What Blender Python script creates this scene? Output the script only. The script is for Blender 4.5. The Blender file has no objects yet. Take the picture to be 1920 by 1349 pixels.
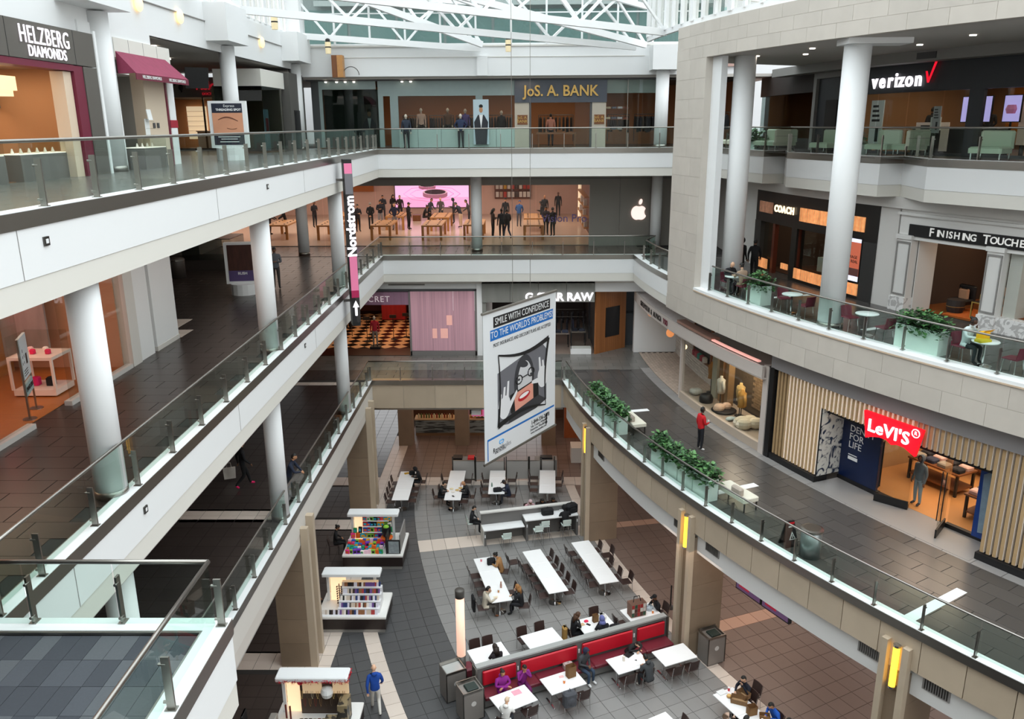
import bpy, math, random
from mathutils import Vector, Matrix
random.seed(7)
S = bpy.context.scene
COL = S.collection
# ---------------------------------------------------------------- camera
F, PITCH, YAW, ROLL = 1545.0, .2783, -.0122, -.0065
EYE = Vector((0, 0, 18.646))
_fw = Vector((math.sin(YAW)*math.cos(PITCH), math.cos(YAW)*math.cos(PITCH), -math.sin(PITCH)))
_r0 = Vector((math.cos(YAW), -math.sin(YAW), 0)); _u0 = _r0.cross(_fw)
_rt = _r0*math.cos(ROLL)+_u0*math.sin(ROLL); _up = -_r0*math.sin(ROLL)+_u0*math.cos(ROLL)
cam = bpy.data.cameras.new('camera'); cam.sensor_width = 36; cam.lens = F/1920*36; cam.clip_end = 400
co = bpy.data.objects.new('camera', cam); COL.objects.link(co)
co.matrix_world = Matrix(((_rt.x, _up.x, -_fw.x, EYE.x), (_rt.y, _up.y, -_fw.y, EYE.y), (_rt.z, _up.z, -_fw.z, EYE.z), (0, 0, 0, 1)))
S.camera = co
# ---------------------------------------------------------------- world, exposure
W = bpy.data.worlds.new('overcast_sky'); S.world = W; W.use_nodes = True
# overcast sky: brightness (1 + 2 sin h) / 3 of the zenith
_n = W.node_tree.nodes; _l = W.node_tree.links; _tc = _n.new('ShaderNodeTexCoord'); _sx = _n.new('ShaderNodeSeparateXYZ'); _mr = _n.new('ShaderNodeMapRange')
_mr.inputs['To Min'].default_value = 1.75; _mr.inputs['To Max'].default_value = 5.25; _l.new(_tc.outputs['Generated'], _sx.inputs[0]); _l.new(_sx.outputs['Z'], _mr.inputs['Value']); _l.new(_mr.outputs[0], _n['Background'].inputs[1])
W.node_tree.nodes['Background'].inputs[0].default_value = (.97, .985, 1, 1)
S.view_settings.view_transform = 'Standard'; S.view_settings.look = 'None'
S.view_settings.exposure = -0.18; S.view_settings.gamma = 1; S.view_settings.use_curve_mapping = False
S.cycles.transparent_max_bounces = 24; S.cycles.max_bounces = 8; S.cycles.diffuse_bounces = 4; S.cycles.glossy_bounces = 3
S.cycles.sample_clamp_indirect = 6; S.cycles.caustics_reflective = False; S.cycles.caustics_refractive = False
def area(name, loc, sx, sy, watts, col=(1, 1, 1), rot=(0, 0, 0)):
    l = bpy.data.lights.new(name, 'AREA'); l.shape = 'RECTANGLE'; l.size = sx; l.size_y = sy; l.energy = watts; l.color = col
    o = bpy.data.objects.new(name, l); o.location = loc; o.rotation_euler = rot; COL.objects.link(o); return o
WARM = (1, .80, .62); PEACH = (1, .72, .58)
area('ceiling_lamp', (-14, 56, 15.4), 9, 12, 620, (1, .86, .78)); area('ceiling_lamp', (-3, 56, 15.4), 11, 12, 800, (1, .86, .78))
area('ceiling_lamp', (-14.5, 17, 15.6), 4, 9, 300, (1, .70, .5)); area('ceiling_lamp', (-13.5, 23, 20.8), 3, 6, 60, WARM)
area('ceiling_lamp', (-9.4, 22, 15.95), 1.2, 24, 150, (1, .9, .82)); area('ceiling_lamp', (-12, 38, 15.9), 6, 8, 70, (1, .85, .75))
area('ceiling_lamp', (-10, 25, 10.4), 1.5, 28, 70, (1, .8, .7)); area('ceiling_lamp', (-1, 42, 10.2), 12, 2, 90, (1, .9, .85))
area('ceiling_lamp', (-11, 34, 4.5), 3, 26, 60, (1, .74, .62)); area('ceiling_lamp', (-1, 45, 4.4), 14, 5, 190, (1, .7, .52))
area('ceiling_lamp', (9.5, 31, 4.3), 5, 14, 260, (1, .74, .58), (0, 0, -.45)); area('ceiling_lamp', (14, 24, 4.3), 5, 8, 110, (1, .74, .58), (0, 0, -.5))
area('ceiling_lamp', (-8.3, 49, 9.6), 4, 6, 170, (1, .6, .35)); area('ceiling_lamp', (1, 48, 9.3), 5, 5, 40, (1, .85, .8))
area('ceiling_lamp', (-1, 49.5, 20.3), 14, 4, 150, WARM)
# ---------------------------------------------------------------- geometry helpers
def ray(px, py): return (px-960)/F*_rt-(py-674.5)/F*_up+_fw
def Zp(px, py, z): d = ray(px, py); return EYE+d*((z-EYE.z)/d.z)
def Yp(px, py, y): d = ray(px, py); return EYE+d*(y/d.y)
def Xp(px, py, x): d = ray(px, py); return EYE+d*(x/d.x)
CX, CY = 51.2, 45.8                       # centre of the curved right-hand side
def pol(r, ph, z=0): a = math.radians(ph); return Vector((CX-r*math.cos(a), CY-r*math.sin(a), z))
def phi(x, y): return math.degrees(math.atan2(CY-y, CX-x))
def lin(h):
    if isinstance(h, str):
        h = h.lstrip('#'); h = [int(h[i:i+2], 16)/255 for i in (0, 2, 4)]
        return tuple(c/12.92 if c <= .04045 else ((c+.055)/1.055)**2.4 for c in h)
    return h
_M = {}
def mat(name, col='808080', rough=.5, metal=0, noise=0, nscale=3, island=0, emit=0, brick=None, spec=.5, wave=0, bump=0, stretch=None):
    if name in _M: return _M[name]
    m = bpy.data.materials.new(name); m.use_nodes = True; nt = m.node_tree; N = nt.nodes; L = nt.links; b = N['Principled BSDF']
    c = lin(col); b.inputs['Base Color'].default_value = (*c, 1); b.inputs['Roughness'].default_value = rough
    b.inputs['Metallic'].default_value = metal; b.inputs['Specular IOR Level'].default_value = spec
    src = None
    def mixrgb(a_sock, fac_sock, colr, amt):
        x = N.new('ShaderNodeMix'); x.data_type = 'RGBA'; x.blend_type = 'MULTIPLY'
        x.inputs[0].default_value = 1
        if a_sock is None: x.inputs[6].default_value = (*c, 1)
        else: L.new(a_sock, x.inputs[6])
        r = N.new('ShaderNodeMapRange'); r.inputs['To Min'].default_value = 1-amt; r.inputs['To Max'].default_value = 1+amt*.6
        L.new(fac_sock, r.inputs['Value']); L.new(r.outputs[0], x.inputs[7]); return x.outputs[2]
    if noise or wave or bump:
        tc = N.new('ShaderNodeTexCoord'); mp = N.new('ShaderNodeMapping'); L.new(tc.outputs['Object'], mp.inputs[0])
        if stretch: mp.inputs['Scale'].default_value = stretch
        nz = N.new('ShaderNodeTexNoise'); nz.inputs['Scale'].default_value = nscale; nz.inputs['Detail'].default_value = 4
        L.new(mp.outputs[0], nz.inputs['Vector'])
        if noise: src = mixrgb(src, nz.outputs[0], None, noise)
        if bump:
            bp = N.new('ShaderNodeBump'); bp.inputs['Strength'].default_value = bump; L.new(nz.outputs[0], bp.inputs['Height']); L.new(bp.outputs[0], b.inputs['Normal'])
    if island:
        g = N.new('ShaderNodeNewGeometry'); oi = N.new('ShaderNodeObjectInfo'); ad = N.new('ShaderNodeMath'); ad.operation = 'ADD'
        fr = N.new('ShaderNodeMath'); fr.operation = 'FRACT'
        L.new(g.outputs['Random Per Island'], ad.inputs[0]); L.new(oi.outputs['Random'], ad.inputs[1]); L.new(ad.outputs[0], fr.inputs[0])
        src = mixrgb(src, fr.outputs[0], None, island)
    if src is not None: L.new(src, b.inputs['Base Color'])
    if emit:
        b.inputs['Emission Color'].default_value = (*c, 1); b.inputs['Emission Strength'].default_value = emit
        if src is not None: L.new(src, b.inputs['Emission Color'])
    _M[name] = m; return m
def mat2(name, c1, c2, scale, lo=.45, hi=.55, rough=.5, emit=0, stretch=(1, 1, 1), dist=0):   # two colours in sharp noise patches
    m = mat(name, c1, rough); nt = m.node_tree; N = nt.nodes; L = nt.links; b = N['Principled BSDF']
    if len(N) > 2: return m
    tc = N.new('ShaderNodeTexCoord'); mp = N.new('ShaderNodeMapping'); mp.inputs['Scale'].default_value = stretch; nz = N.new('ShaderNodeTexNoise'); nz.inputs['Scale'].default_value = scale; nz.inputs['Detail'].default_value = 5; nz.inputs['Distortion'].default_value = dist
    cr = N.new('ShaderNodeValToRGB'); cr.color_ramp.elements[0].position = lo; cr.color_ramp.elements[1].position = hi; cr.color_ramp.elements[0].color = (*lin(c1), 1); cr.color_ramp.elements[1].color = (*lin(c2), 1)
    L.new(tc.outputs['Object'], mp.inputs[0]); L.new(mp.outputs[0], nz.inputs['Vector']); L.new(nz.outputs[0], cr.inputs[0]); L.new(cr.outputs[0], b.inputs['Base Color'])
    if emit: L.new(cr.outputs[0], b.inputs['Emission Color']); b.inputs['Emission Strength'].default_value = emit
    return m
def glass(name, tint, rough=0.0, refl=1.0):
    if name in _M: return _M[name]
    m = bpy.data.materials.new(name); m.use_nodes = True; nt = m.node_tree; N = nt.nodes; L = nt.links; N.remove(N['Principled BSDF'])
    t = N.new('ShaderNodeBsdfTransparent'); t.inputs[0].default_value = (*lin(tint), 1)
    g = N.new('ShaderNodeBsdfGlossy'); g.inputs['Roughness'].default_value = rough
    f = N.new('ShaderNodeFresnel'); f.inputs[0].default_value = 1.45; k = N.new('ShaderNodeMath'); k.operation = 'MULTIPLY'; k.inputs[1].default_value = refl
    x = N.new('ShaderNodeMixShader'); ge = N.new('ShaderNodeNewGeometry'); bf = N.new('ShaderNodeMath'); bf.operation = 'SUBTRACT'; bf.inputs[0].default_value = 1; L.new(ge.outputs['Backfacing'], bf.inputs[1])
    k2 = N.new('ShaderNodeMath'); k2.operation = 'MULTIPLY'; L.new(f.outputs[0], k.inputs[0]); L.new(k.outputs[0], k2.inputs[0]); L.new(bf.outputs[0], k2.inputs[1]); L.new(k2.outputs[0], x.inputs[0]); L.new(t.outputs[0], x.inputs[1]); L.new(g.outputs[0], x.inputs[2])
    L.new(x.outputs[0], N['Material Output'].inputs[0]); _M[name] = m; return m
class MB:
    def __init__(s): s.v = []; s.f = []; s.mi = []
    def face(s, pts, mi=0):
        n = len(s.v); s.v += [tuple(p) for p in pts]; s.f.append(tuple(range(n, n+len(pts)))); s.mi.append(mi); return s
    def add(s, vs, fs, mi=0):
        n = len(s.v); s.v += [tuple(p) for p in vs]
        for f in fs: s.f.append(tuple(i+n for i in f)); s.mi.append(mi)
        return s
    def hexa(s, p, mi=0):   # 4 bottom (ccw) + 4 top
        return s.add(p, [(3, 2, 1, 0), (4, 5, 6, 7), (0, 1, 5, 4), (1, 2, 6, 5), (2, 3, 7, 6), (3, 0, 4, 7)], mi)
    def box(s, x0, x1, y0, y1, z0, z1, mi=0):
        return s.hexa([(x0, y0, z0), (x1, y0, z0), (x1, y1, z0), (x0, y1, z0), (x0, y0, z1), (x1, y0, z1), (x1, y1, z1), (x0, y1, z1)], mi)
    def obox(s, c, sz, rz=0, mi=0, rx=0, ry=0):
        R = Matrix.Rotation(rz, 3, 'Z') @ Matrix.Rotation(ry, 3, 'Y') @ Matrix.Rotation(rx, 3, 'X'); c = Vector(c); a, b, d = (q/2 for q in sz)
        return s.hexa([c+R@Vector(p) for p in ((-a, -b, -d), (a, -b, -d), (a, b, -d), (-a, b, -d), (-a, -b, d), (a, -b, d), (a, b, d), (-a, b, d))], mi)
    def rbox(s, c, sz, bev=.01, rz=0, mi=0, rx=0):   # box with chamfered vertical corners and top edge
        a, b, d = sz[0]/2, sz[1]/2, sz[2]; R = Matrix.Rotation(rz, 3, 'Z') @ Matrix.Rotation(rx, 3, 'X'); c = Vector(c)
        def ring(e, z): return [(-a+e+bev, -b+e, z), (a-e-bev, -b+e, z), (a-e, -b+e+bev, z), (a-e, b-e-bev, z), (a-e-bev, b-e, z), (-a+e+bev, b-e, z), (-a+e, b-e-bev, z), (-a+e, -b+e+bev, z)]
        P = [c+R@Vector(p) for p in ring(0, -d/2)+ring(0, d/2-bev)+ring(bev, d/2)]
        fs = [tuple(range(7, -1, -1)), tuple(range(16, 24))]
        for k in (0, 8): fs += [(k+i, k+(i+1) % 8, k+8+(i+1) % 8, k+8+i) for i in range(8)]
        return s.add(P, fs, mi)
    def prism(s, poly, z0, z1, mi=0, mi_top=None):
        n = len(poly); P = [(p[0], p[1], z0) for p in poly]+[(p[0], p[1], z1) for p in poly]
        s.add(P, [tuple(range(n-1, -1, -1))]+[(i, (i+1) % n, n+(i+1) % n, n+i) for i in range(n)], mi)
        return s.face(P[n:], mi if mi_top is None else mi_top)
    def arc(s, r0, r1, a0, a1, z0, z1, n=None, mi=0):  # curved bar; r0 inner side, r1 outer (atrium) side
        n = n or max(1, int(abs(a1-a0)/1.2)); q = [a0+(a1-a0)*i/n for i in range(n+1)]; P = []; fs = []
        for a in q: P += [pol(r0, a, z0), pol(r1, a, z0), pol(r1, a, z1), pol(r0, a, z1)]
        for i in range(n):
            k = 4*i
            for j in range(4): fs.append((k+j, k+(j+1) % 4, k+4+(j+1) % 4, k+4+j))
        fs += [(3, 2, 1, 0), (4*n, 4*n+1, 4*n+2, 4*n+3)]
        return s.add(P, fs, mi)
    def tube(s, pts, r, n=6, mi=0, cap=True):
        pts = [Vector(p) for p in pts]; P = []; fs = []; rr = r if isinstance(r, (list, tuple)) else [r]*len(pts)
        for i, p in enumerate(pts):
            d = (pts[min(i+1, len(pts)-1)]-pts[max(i-1, 0)]).normalized(); h = Vector((0, 0, 1)) if abs(d.z) < .9 else Vector((1, 0, 0))
            u = d.cross(h).normalized(); w = u.cross(d)
            P += [p+(u*math.cos(t)+w*math.sin(t))*rr[i] for t in (2*math.pi*(k+.5)/n for k in range(n))]
        for i in range(len(pts)-1):
            fs += [(i*n+k, i*n+(k+1) % n, (i+1)*n+(k+1) % n, (i+1)*n+k) for k in range(n)]
        if cap: fs += [tuple(range(n-1, -1, -1)), tuple(range((len(pts)-1)*n, len(pts)*n))]
        return s.add(P, fs, mi)
    def lathe(s, c, prof, n=16, mi=0):   # prof: (r, z) list bottom to top
        c = Vector(c); P = []; fs = []
        for r, z in prof: P += [c+Vector((r*math.cos(2*math.pi*k/n), r*math.sin(2*math.pi*k/n), z)) for k in range(n)]
        for i in range(len(prof)-1): fs += [(i*n+k, i*n+(k+1) % n, (i+1)*n+(k+1) % n, (i+1)*n+k) for k in range(n)]
        fs += [tuple(range(n-1, -1, -1)), tuple(range((len(prof)-1)*n, len(prof)*n))]
        return s.add(P, fs, mi)
    def ball(s, c, rx, ry=None, rz=None, n=10, m=6, mi=0, R=None):
        ry = ry or rx; rz = rz or rx; c = Vector(c); P = []; fs = []
        for i in range(1, m):
            t = math.pi*i/m
            for k in range(n):
                q = Vector((rx*math.sin(t)*math.cos(2*math.pi*k/n), ry*math.sin(t)*math.sin(2*math.pi*k/n), -rz*math.cos(t)))
                P.append(c+(R@q if R else q))
        P += [c+(R@Vector((0, 0, -rz)) if R else Vector((0, 0, -rz))), c+(R@Vector((0, 0, rz)) if R else Vector((0, 0, rz)))]; a, b = len(P)-2, len(P)-1
        for i in range(m-2): fs += [(i*n+k, i*n+(k+1) % n, (i+1)*n+(k+1) % n, (i+1)*n+k) for k in range(n)]
        fs += [(a, (k+1) % n, k) for k in range(n)]+[((m-2)*n+k, (m-2)*n+(k+1) % n, b) for k in range(n)]
        return s.add(P, fs, mi)
    def mesh(s, name, mats, smooth=False):
        me = bpy.data.meshes.new(name); me.from_pydata(s.v, [], s.f)
        for m in (mats if isinstance(mats, (list, tuple)) else [mats]): me.materials.append(m)
        if any(s.mi): me.polygons.foreach_set('material_index', s.mi)
        if smooth: me.polygons.foreach_set('use_smooth', [True]*len(s.f))
        me.update(); return me
    def build(s, name, mats, parent=None, smooth=False, **props):
        o = bpy.data.objects.new(name, s.mesh(name, mats, smooth)); COL.objects.link(o)
        if parent is not None: o.parent = parent
        for k, v in props.items(): o[k] = v
        return o
def thing(name, label, cat, loc=(0, 0, 0), rz=0, group=None):
    o = bpy.data.objects.new(name, None); COL.objects.link(o); o.location = loc; o.rotation_euler = (0, 0, rz); o.empty_display_size = .1
    o['label'] = label; o['category'] = cat
    if group: o['group'] = group
    return o
def tag(o, label, cat, group=None):
    o['label'] = label; o['category'] = cat
    if group: o['group'] = group
    return o
def inst(me, name, parent=None, loc=None, rot=None, scale=None):
    o = bpy.data.objects.new(name, me); COL.objects.link(o)
    if parent is not None: o.parent = parent
    if loc is not None: o.location = loc
    if rot is not None: o.rotation_euler = rot
    if scale is not None: o.scale = scale
    return o
KIDS = {}
def dup(root, loc, rz=0, label=None, group=None):
    kids = KIDS.get(root.name)
    if kids is None: kids = KIDS[root.name] = [(c, list(c.children)) for c in root.children]
    r = root.copy(); COL.objects.link(r); r.location = loc; r.rotation_euler = (0, 0, rz)
    if label: r['label'] = label
    if group: r['group'] = group
    for c, gs in kids:
        d = c.copy(); COL.objects.link(d); d.parent = r
        for g in gs: e = g.copy(); COL.objects.link(e); e.parent = d
    return r
def struct(mb, name, mats, parent=None, smooth=False):
    o = mb.build(name, mats, parent, smooth)
    if parent is None: o['kind'] = 'structure'
    return o
def text(body, size, m, parent, loc, rot, name='lettering', ext=.03, bold=0, align='CENTER', sx=1, shear=0, space=1):
    c = bpy.data.curves.new(name, 'FONT'); c.body = body; c.size = size; c.extrude = ext; c.offset = bold; c.align_x = align; c.align_y = 'CENTER'
    c.shear = shear; c.space_character = space; c.resolution_u = 3
    c.materials.append(m); tmp = bpy.data.objects.new('t', c); me = bpy.data.meshes.new_from_object(tmp)
    bpy.data.objects.remove(tmp); bpy.data.curves.remove(c); o = bpy.data.objects.new(name, me); COL.objects.link(o)
    o.location = loc; o.rotation_euler = rot; o.scale = (sx, 1, 1)
    if parent is not None: o.parent = parent
    return o
PI = math.pi
# ---------------------------------------------------------------- materials
white = mat('white_paint', 'e9eaea', .6); cream = mat('cream_paint', 'dedbd3', .6); offw = mat('offwhite_panel', 'd6d3cd', .5)
ceil_m = mat('ceiling_paint', 'b5b0aa', .8); grey = mat('grey_paint', '8a8784', .6); dkgrey = mat('dark_grey', '4a4a4c', .5); black = mat('black', '151416', .45)
steel = mat('brushed_steel', '9a9690', .32, 1); chrome = mat('chrome', 'c8c8c8', .12, 1); dsteel = mat('dark_steel', '5d5b58', .35, 1)
ledge = mat('sill_white', 'eef0f0', .35); g_rail = glass('rail_glass', 'f0f8f5', 0, .8); g_clear = glass('shop_glass', 'f4f5f3', 0, .9); g_roof = glass('roof_glass', 'f3f7f8', 0, .6)
g_dark = glass('tinted_glass', 'c3cbc9', 0, 1)
wood = mat('oak', 'c08a50', .45, noise=.25, nscale=6, stretch=(1, 8, 1)); wood_d = mat('brown_wood', '7a4a28', .45, noise=.3, nscale=5, stretch=(1, 1, .2))
stone = mat('limestone', 'c6beb4', .6, noise=.10, nscale=1.6, island=.05); stone_b = mat('beige_stone', 'bfae98', .5, noise=.12, nscale=1.4, island=.08)
stone_c = mat('brown_stone', '8d7a66', .45, noise=.16, nscale=2, island=.08)
f_dark = mat('dark_floor_tile', '372f2c', .28, island=.10); f_l1 = mat('slate_floor_plank', '4b4846', .27, island=.16); f_l3 = mat('grey_floor_plank', '6b6965', .25, island=.14)
f_grey = mat('grey_floor_tile', '8b8987', .42, island=.07, noise=.06, nscale=2); f_char = mat('charcoal_floor_tile', '4f4f50', .4, island=.06, noise=.08)
f_brown = mat('mauve_floor_tile', '7a685f', .35, island=.07, noise=.05); f_beige = mat('beige_floor_tile', 'd6c8bc', .4, island=.05); grout = mat('grout', '33302e', .9); grout0 = mat('grout_light', '565350', .9)
# ---------------------------------------------------------------- levels and slabs
L0, L1, L2, L3 = 0.0, 6.2, 11.9, 17.4
def arcpts(r, a0, a1, n): return [tuple(pol(r, a0+(a1-a0)*i/n)[:2]) for i in range(n+1)]
def slab(poly, z0, z1, top):
    m = MB(); m.prism(poly, z0, z1, 0, 1); return struct(m, 'floor', [ceil_m, top])
struct(MB().box(-30, 34, -8, 70, -.4, -.012), 'floor', grout)
slab([(-24, -8), (-7.6, -8), (-7.6, 39.7), (-24, 39.7)], 4.75, L1-.012, grout)
slab([(-24, 39.7), (16, 39.7), (16, 56), (-24, 56)], 4.75, L1-.012, grout)
A1 = phi(2.05, 39.7); slab(arcpts(49.2, A1, 52, 40)+arcpts(36, 52, 9.6, 30), 4.75, L1-.012, grout)
slab([(-24, 10.1), (-7.4, 10.1), (-7.4, 43.7), (-24, 43.7)], 10.5, L2-.012, grout)
slab([(-24, -8), (-4.15, -8), (-4.15, 10.1), (-24, 10.1)], 10.5, L2-.012, grout)
slab([(-24, 43.7), (16, 43.7), (16, 68), (-24, 68)], 10.5, L2-.012, grout)
slab(arcpts(45.2, 2.7, 52, 40)+arcpts(30, 52, 4.2, 30), 10.5, L2-.012, grout)
slab([(-24, -8), (-7.4, -8), (-7.4, 43.7), (-24, 43.7)], 16.03, L3-.012, grout)
slab([(-24, 43.7), (16, 43.7), (16, 62), (-24, 62)], 16.03, L3-.012, grout)
SAW = [(9.48, 43.7), (9.95, 41.43), (10.74, 37.57), (11.75, 37.75), (11.16, 35.55), (12.89, 30.5), (13.8, 30.65), (13.56, 28.3), (15.24, 25.42), (16.1, 25.6), (16.0, 23.2), (18.3, 20.2), (24, 14)]
slab(SAW+[tuple(pol(30, 52)[:2])]+arcpts(30, 48, 4.2, 24), 16.03, L3-.012, grout)
def strip(mb, pts, z0, z1, off=0, th=.06, mi=0):   # thin wall along a plan path; off>0 pushes it to the right-hand side of the path
    n = len(pts); nor = []
    for i in range(n):
        d1 = (Vector(pts[i])-Vector(pts[i-1])).normalized() if i else None; d2 = (Vector(pts[i+1])-Vector(pts[i])).normalized() if i < n-1 else None
        d1 = d1 or d2; d2 = d2 or d1; a = Vector((d1.y, -d1.x)); b = Vector((d2.y, -d2.x)); m = (a+b)
        m = a if m.length < 1e-4 else m.normalized(); nor.append(m/max(.35, m.dot(a)))
    for i in range(n-1):
        p, q = Vector(pts[i]), Vector(pts[i+1]); o0, o1 = nor[i], nor[i+1]
        a, b, c, d = p+o0*(off-th), q+o1*(off-th), q+o1*off, p+o0*off
        mb.hexa([(*a, z0), (*b, z0), (*c, z0), (*d, z0), (*a, z1), (*b, z1), (*c, z1), (*d, z1)][::1] if False else [(*d, z0), (*c, z0), (*b, z0), (*a, z0), (*d, z1), (*c, z1), (*b, z1), (*a, z1)], mi)
    return mb
def fascia(pts, z, side, up=white, low=cream, zlow=-1.37):   # side: +1 atrium is to the right of the path
    p = pts if side > 0 else pts[::-1]
    t = struct(strip(MB(), p, z-.2, z+.05, .05, .34), 'trim_1', steel); struct(strip(MB(), p, z+.05, z+.062, .045, .3), 'ledge', ledge, t)
    w = struct(strip(MB(), p, z-.95, z-.2, .03, .1), 'wall_left', up); struct(strip(MB(), p, z+zlow, z-.957, .015, .1), 'lower_fascia', low, w)
    return w
edge3 = [(-7.4, -8), (-7.4, 43.7)]; fascia(edge3, L3, 1); fascia([(-7.4, 43.7), (9.48, 43.7)], L3, 1); fascia(SAW[::-1], L3, -1)
fascia([(-4.15, -8), (-4.15, 10.1), (-7.4, 10.1), (-7.4, 43.7)], L2, 1); fascia([(-7.4, 43.7), (7.0, 43.7)]+arcpts(45.25, 2.9, 10.6, 8), L2, 1)
fascia([(-7.6, -8), (-7.6, 39.7)], L1, 1, mat('warm_white', 'd9d4cd', .6), mat('warm_white2', 'd2cbc3', .6))
# seams of the fascia boards and small square plates on them
for y in (12.0, 20.2, 28.5, 36.5):
    for z in (L3, L2): struct(MB().box(-7.369, -7.366, y-.008, y+.008, z-.95, z-.2), 'trim_2', grey)
for y, z in ((12.7, L3), (24.3, L3), (14.6, L2), (27, L2)):
    t = struct(MB().box(-7.37, -7.34, y-.07, y+.07, z-.52, z-.38), 'trim_3', dsteel); struct(MB().box(-7.345, -7.335, y-.035, y+.035, z-.485, z-.415), 'cover', white, t)
# back fascia of level one: beige stone slabs
bf = struct(MB().box(-7.6, 2.05, 39.72, 39.8, 4.72, 6.0), 'wall_back', stone_b)
struct(MB().box(-7.55, 2.1, 39.6, 39.95, 6.0, 6.26), 'trim_4', steel); struct(MB().box(-7.55, 2.1, 39.66, 39.9, 4.66, 4.74), 'trim_4', steel, None)
for i in range(6): struct(MB().box(-7.6+i*1.6+.006, -7.6+(i+1)*1.6-.006, 39.66, 39.72, 4.75, 6.0), 'stone_panel', stone_b, bf)
# curved edge of level one, stone panels, white soffit band with vents
wr = struct(MB().arc(49.3, 49.4, A1, 52, 4.95, 6.0, 50), 'wall_right', stone_b)
for i in range(34):
    a = A1+i*1.34; struct(MB().arc(49.4, 49.47, a+.012, a+1.34-.012, 5.0, 6.0, 1), 'stone_panel', stone_b, wr)
t = struct(MB().arc(49.25, 49.56, A1, 52, 6.0, 6.25, 60), 'trim_4', steel); struct(MB().arc(49.22, 49.55, A1, 52, 6.25, 6.265, 60), 'ledge', ledge, t)
struct(MB().arc(49.1, 49.3, A1, 52, 4.2, 5.0, 60), 'wall_right', mat('soffit_white', 'dcdbd9', .6))
for a in (14.5, 22.55, 24.8, 32.2, 34.4):
    v = thing('air_vent', 'grey louvred air vent %s' % {14.5: 'beside the far lit pillar', 22.55: 'beyond the middle lit pillar', 24.8: 'on the near side of the middle lit pillar', 32.2: 'beyond the nearest lit pillar', 34.4: 'on the near side of the nearest lit pillar'}[a], 'vent', pol(49.31, a, 4.62), 0)
    v.rotation_euler.z = PI/2+math.radians(a)
    MB().box(-.36, .36, -.02, .02, -.04, .36).build('vent_frame', grey, v)
    for k in range(10): MB().box(-.31+k*.065, -.28+k*.065, .0, .035, 0, .32).build('louvre', dsteel, v)
# stone wall of the right side: band at level two, pier, head band over the opening
wr = struct(MB().arc(45.05, 45.258, 10.55, 52, 10.46, 11.8, 60).arc(44.7, 45.258, 10.55, 14.3, 10.46, 22.5, 5).arc(45.0, 45.258, 14.3, 52, 21.15, 22.5, 60), 'wall_right', stone)
for row, z in enumerate((10.46, 11.13)):
    for i in range(25):
        a = 10.55+i*1.66+(row % 2)*.7; struct(MB().arc(45.2, 45.27, a+.006, min(a+1.66, 52)-.006, z+.004, z+.666, 2), 'stone_panel', stone, wr)
for row, z in enumerate((21.15, 21.6, 22.05)):
    for i in range(25):
        a = 10.55+i*1.66+(row % 2)*.8; struct(MB().arc(45.2, 45.27, a+.006, a+1.654, z+.004, z+.446, 2), 'stone_panel', stone, wr)
for i in range(12):
    z = 11.8+i*.78; z1 = min(z+.78, 21.15)
    if z1 <= z: break
    s_ = 10.55+(1.9 if i % 2 else 2.5)
    for a0, a1 in ((10.55, s_), (s_, 14.3)): struct(MB().arc(45.2, 45.27, a0+.006, a1-.006, z+.004, z1-.004, 2), 'stone_panel', stone, wr)
t = struct(MB().arc(45.2, 45.31, 14.3, 52, 11.78, 11.83, 40), 'trim_5', mat('tan_stone', 'c9b29a', .5)); struct(MB().arc(44.7, 45.3, 14.3, 52, 11.83, 11.93, 40), 'ledge', ledge, t)
struct(MB().arc(44.72, 44.98, 14.3, 15.25, 11.93, 21.15, 1), 'wall_right', white)
# ceilings: level three right, level three left recess, shop zone
struct(MB().prism(arcpts(45.05, 11, 52, 30)+arcpts(34, 52, 5, 20), 21.15, 21.3), 'ceiling', ceil_m)
for i, a in enumerate((15.5, 17, 18.5, 20, 21.5, 23, 25, 27)):
    MB().lathe(pol((43.6, 42.2, 41)[i % 3], a, 21.12), [(.1, 0), (.1, .03)], 10).build('ceiling_spot', mat('lamp_white', 'fff4e4', emit=6), None, label='round downlight in the grey ceiling above the lounge seats', category='ceiling light', group='downlights over the lounge')
struct(MB().arc(38.0, 38.2, 4, 52, 20.9, 21.15, 30).arc(38.2, 38.9, 4, 52, 20.78, 21.15, 30), 'trim_6', grey)
for a in (14.3, 20, 27): struct(MB().arc(38.9, 38.93, a, a+1.3, 20.85, 21.08, 2), 'trim_7', dkgrey)
struct(MB().box(-24, -11.9, 28.3, 48, 21.45, 21.6).box(-24, -11.9, 8, 28.3, 21.45, 21.6), 'ceiling', ceil_m)
struct(MB().box(-24, 14, 46.3, 56, 21.0, 21.15), 'ceiling', ceil_m)
# ---------------------------------------------------------------- outer walls of the atrium and an unseen front light block
struct(MB().box(-24, -23.8, -8, 68, 0, 27), 'wall_left', white); struct(MB().box(-24, 34, -8.2, -8, 0, 30), 'front_light_block', offw)  # front wall added, out of view, to stop light flooding from that end
struct(MB().box(-12.0, -11.85, 8, 28.0, 21.1, 23.1).box(-12, -11.85, 28, 48, 21.45, 23.1), 'wall_left', white)
struct(MB().box(-11.85, -11.8, 8, 48, 22.42, 22.45), 'trim_8', grey)
struct(MB().box(-12, 9.5, 46.0, 46.3, 21.12, 22.62), 'wall_back', white); struct(MB().box(-10, 6.5, 45.97, 46.0, 22.05, 22.08).box(-12, 9.5, 45.94, 46.0, 22.58, 22.66), 'trim_8', offw)
struct(MB().box(-2.3, -1.75, 45.75, 46, 21.12, 22.1), 'wall_back', white)
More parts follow.
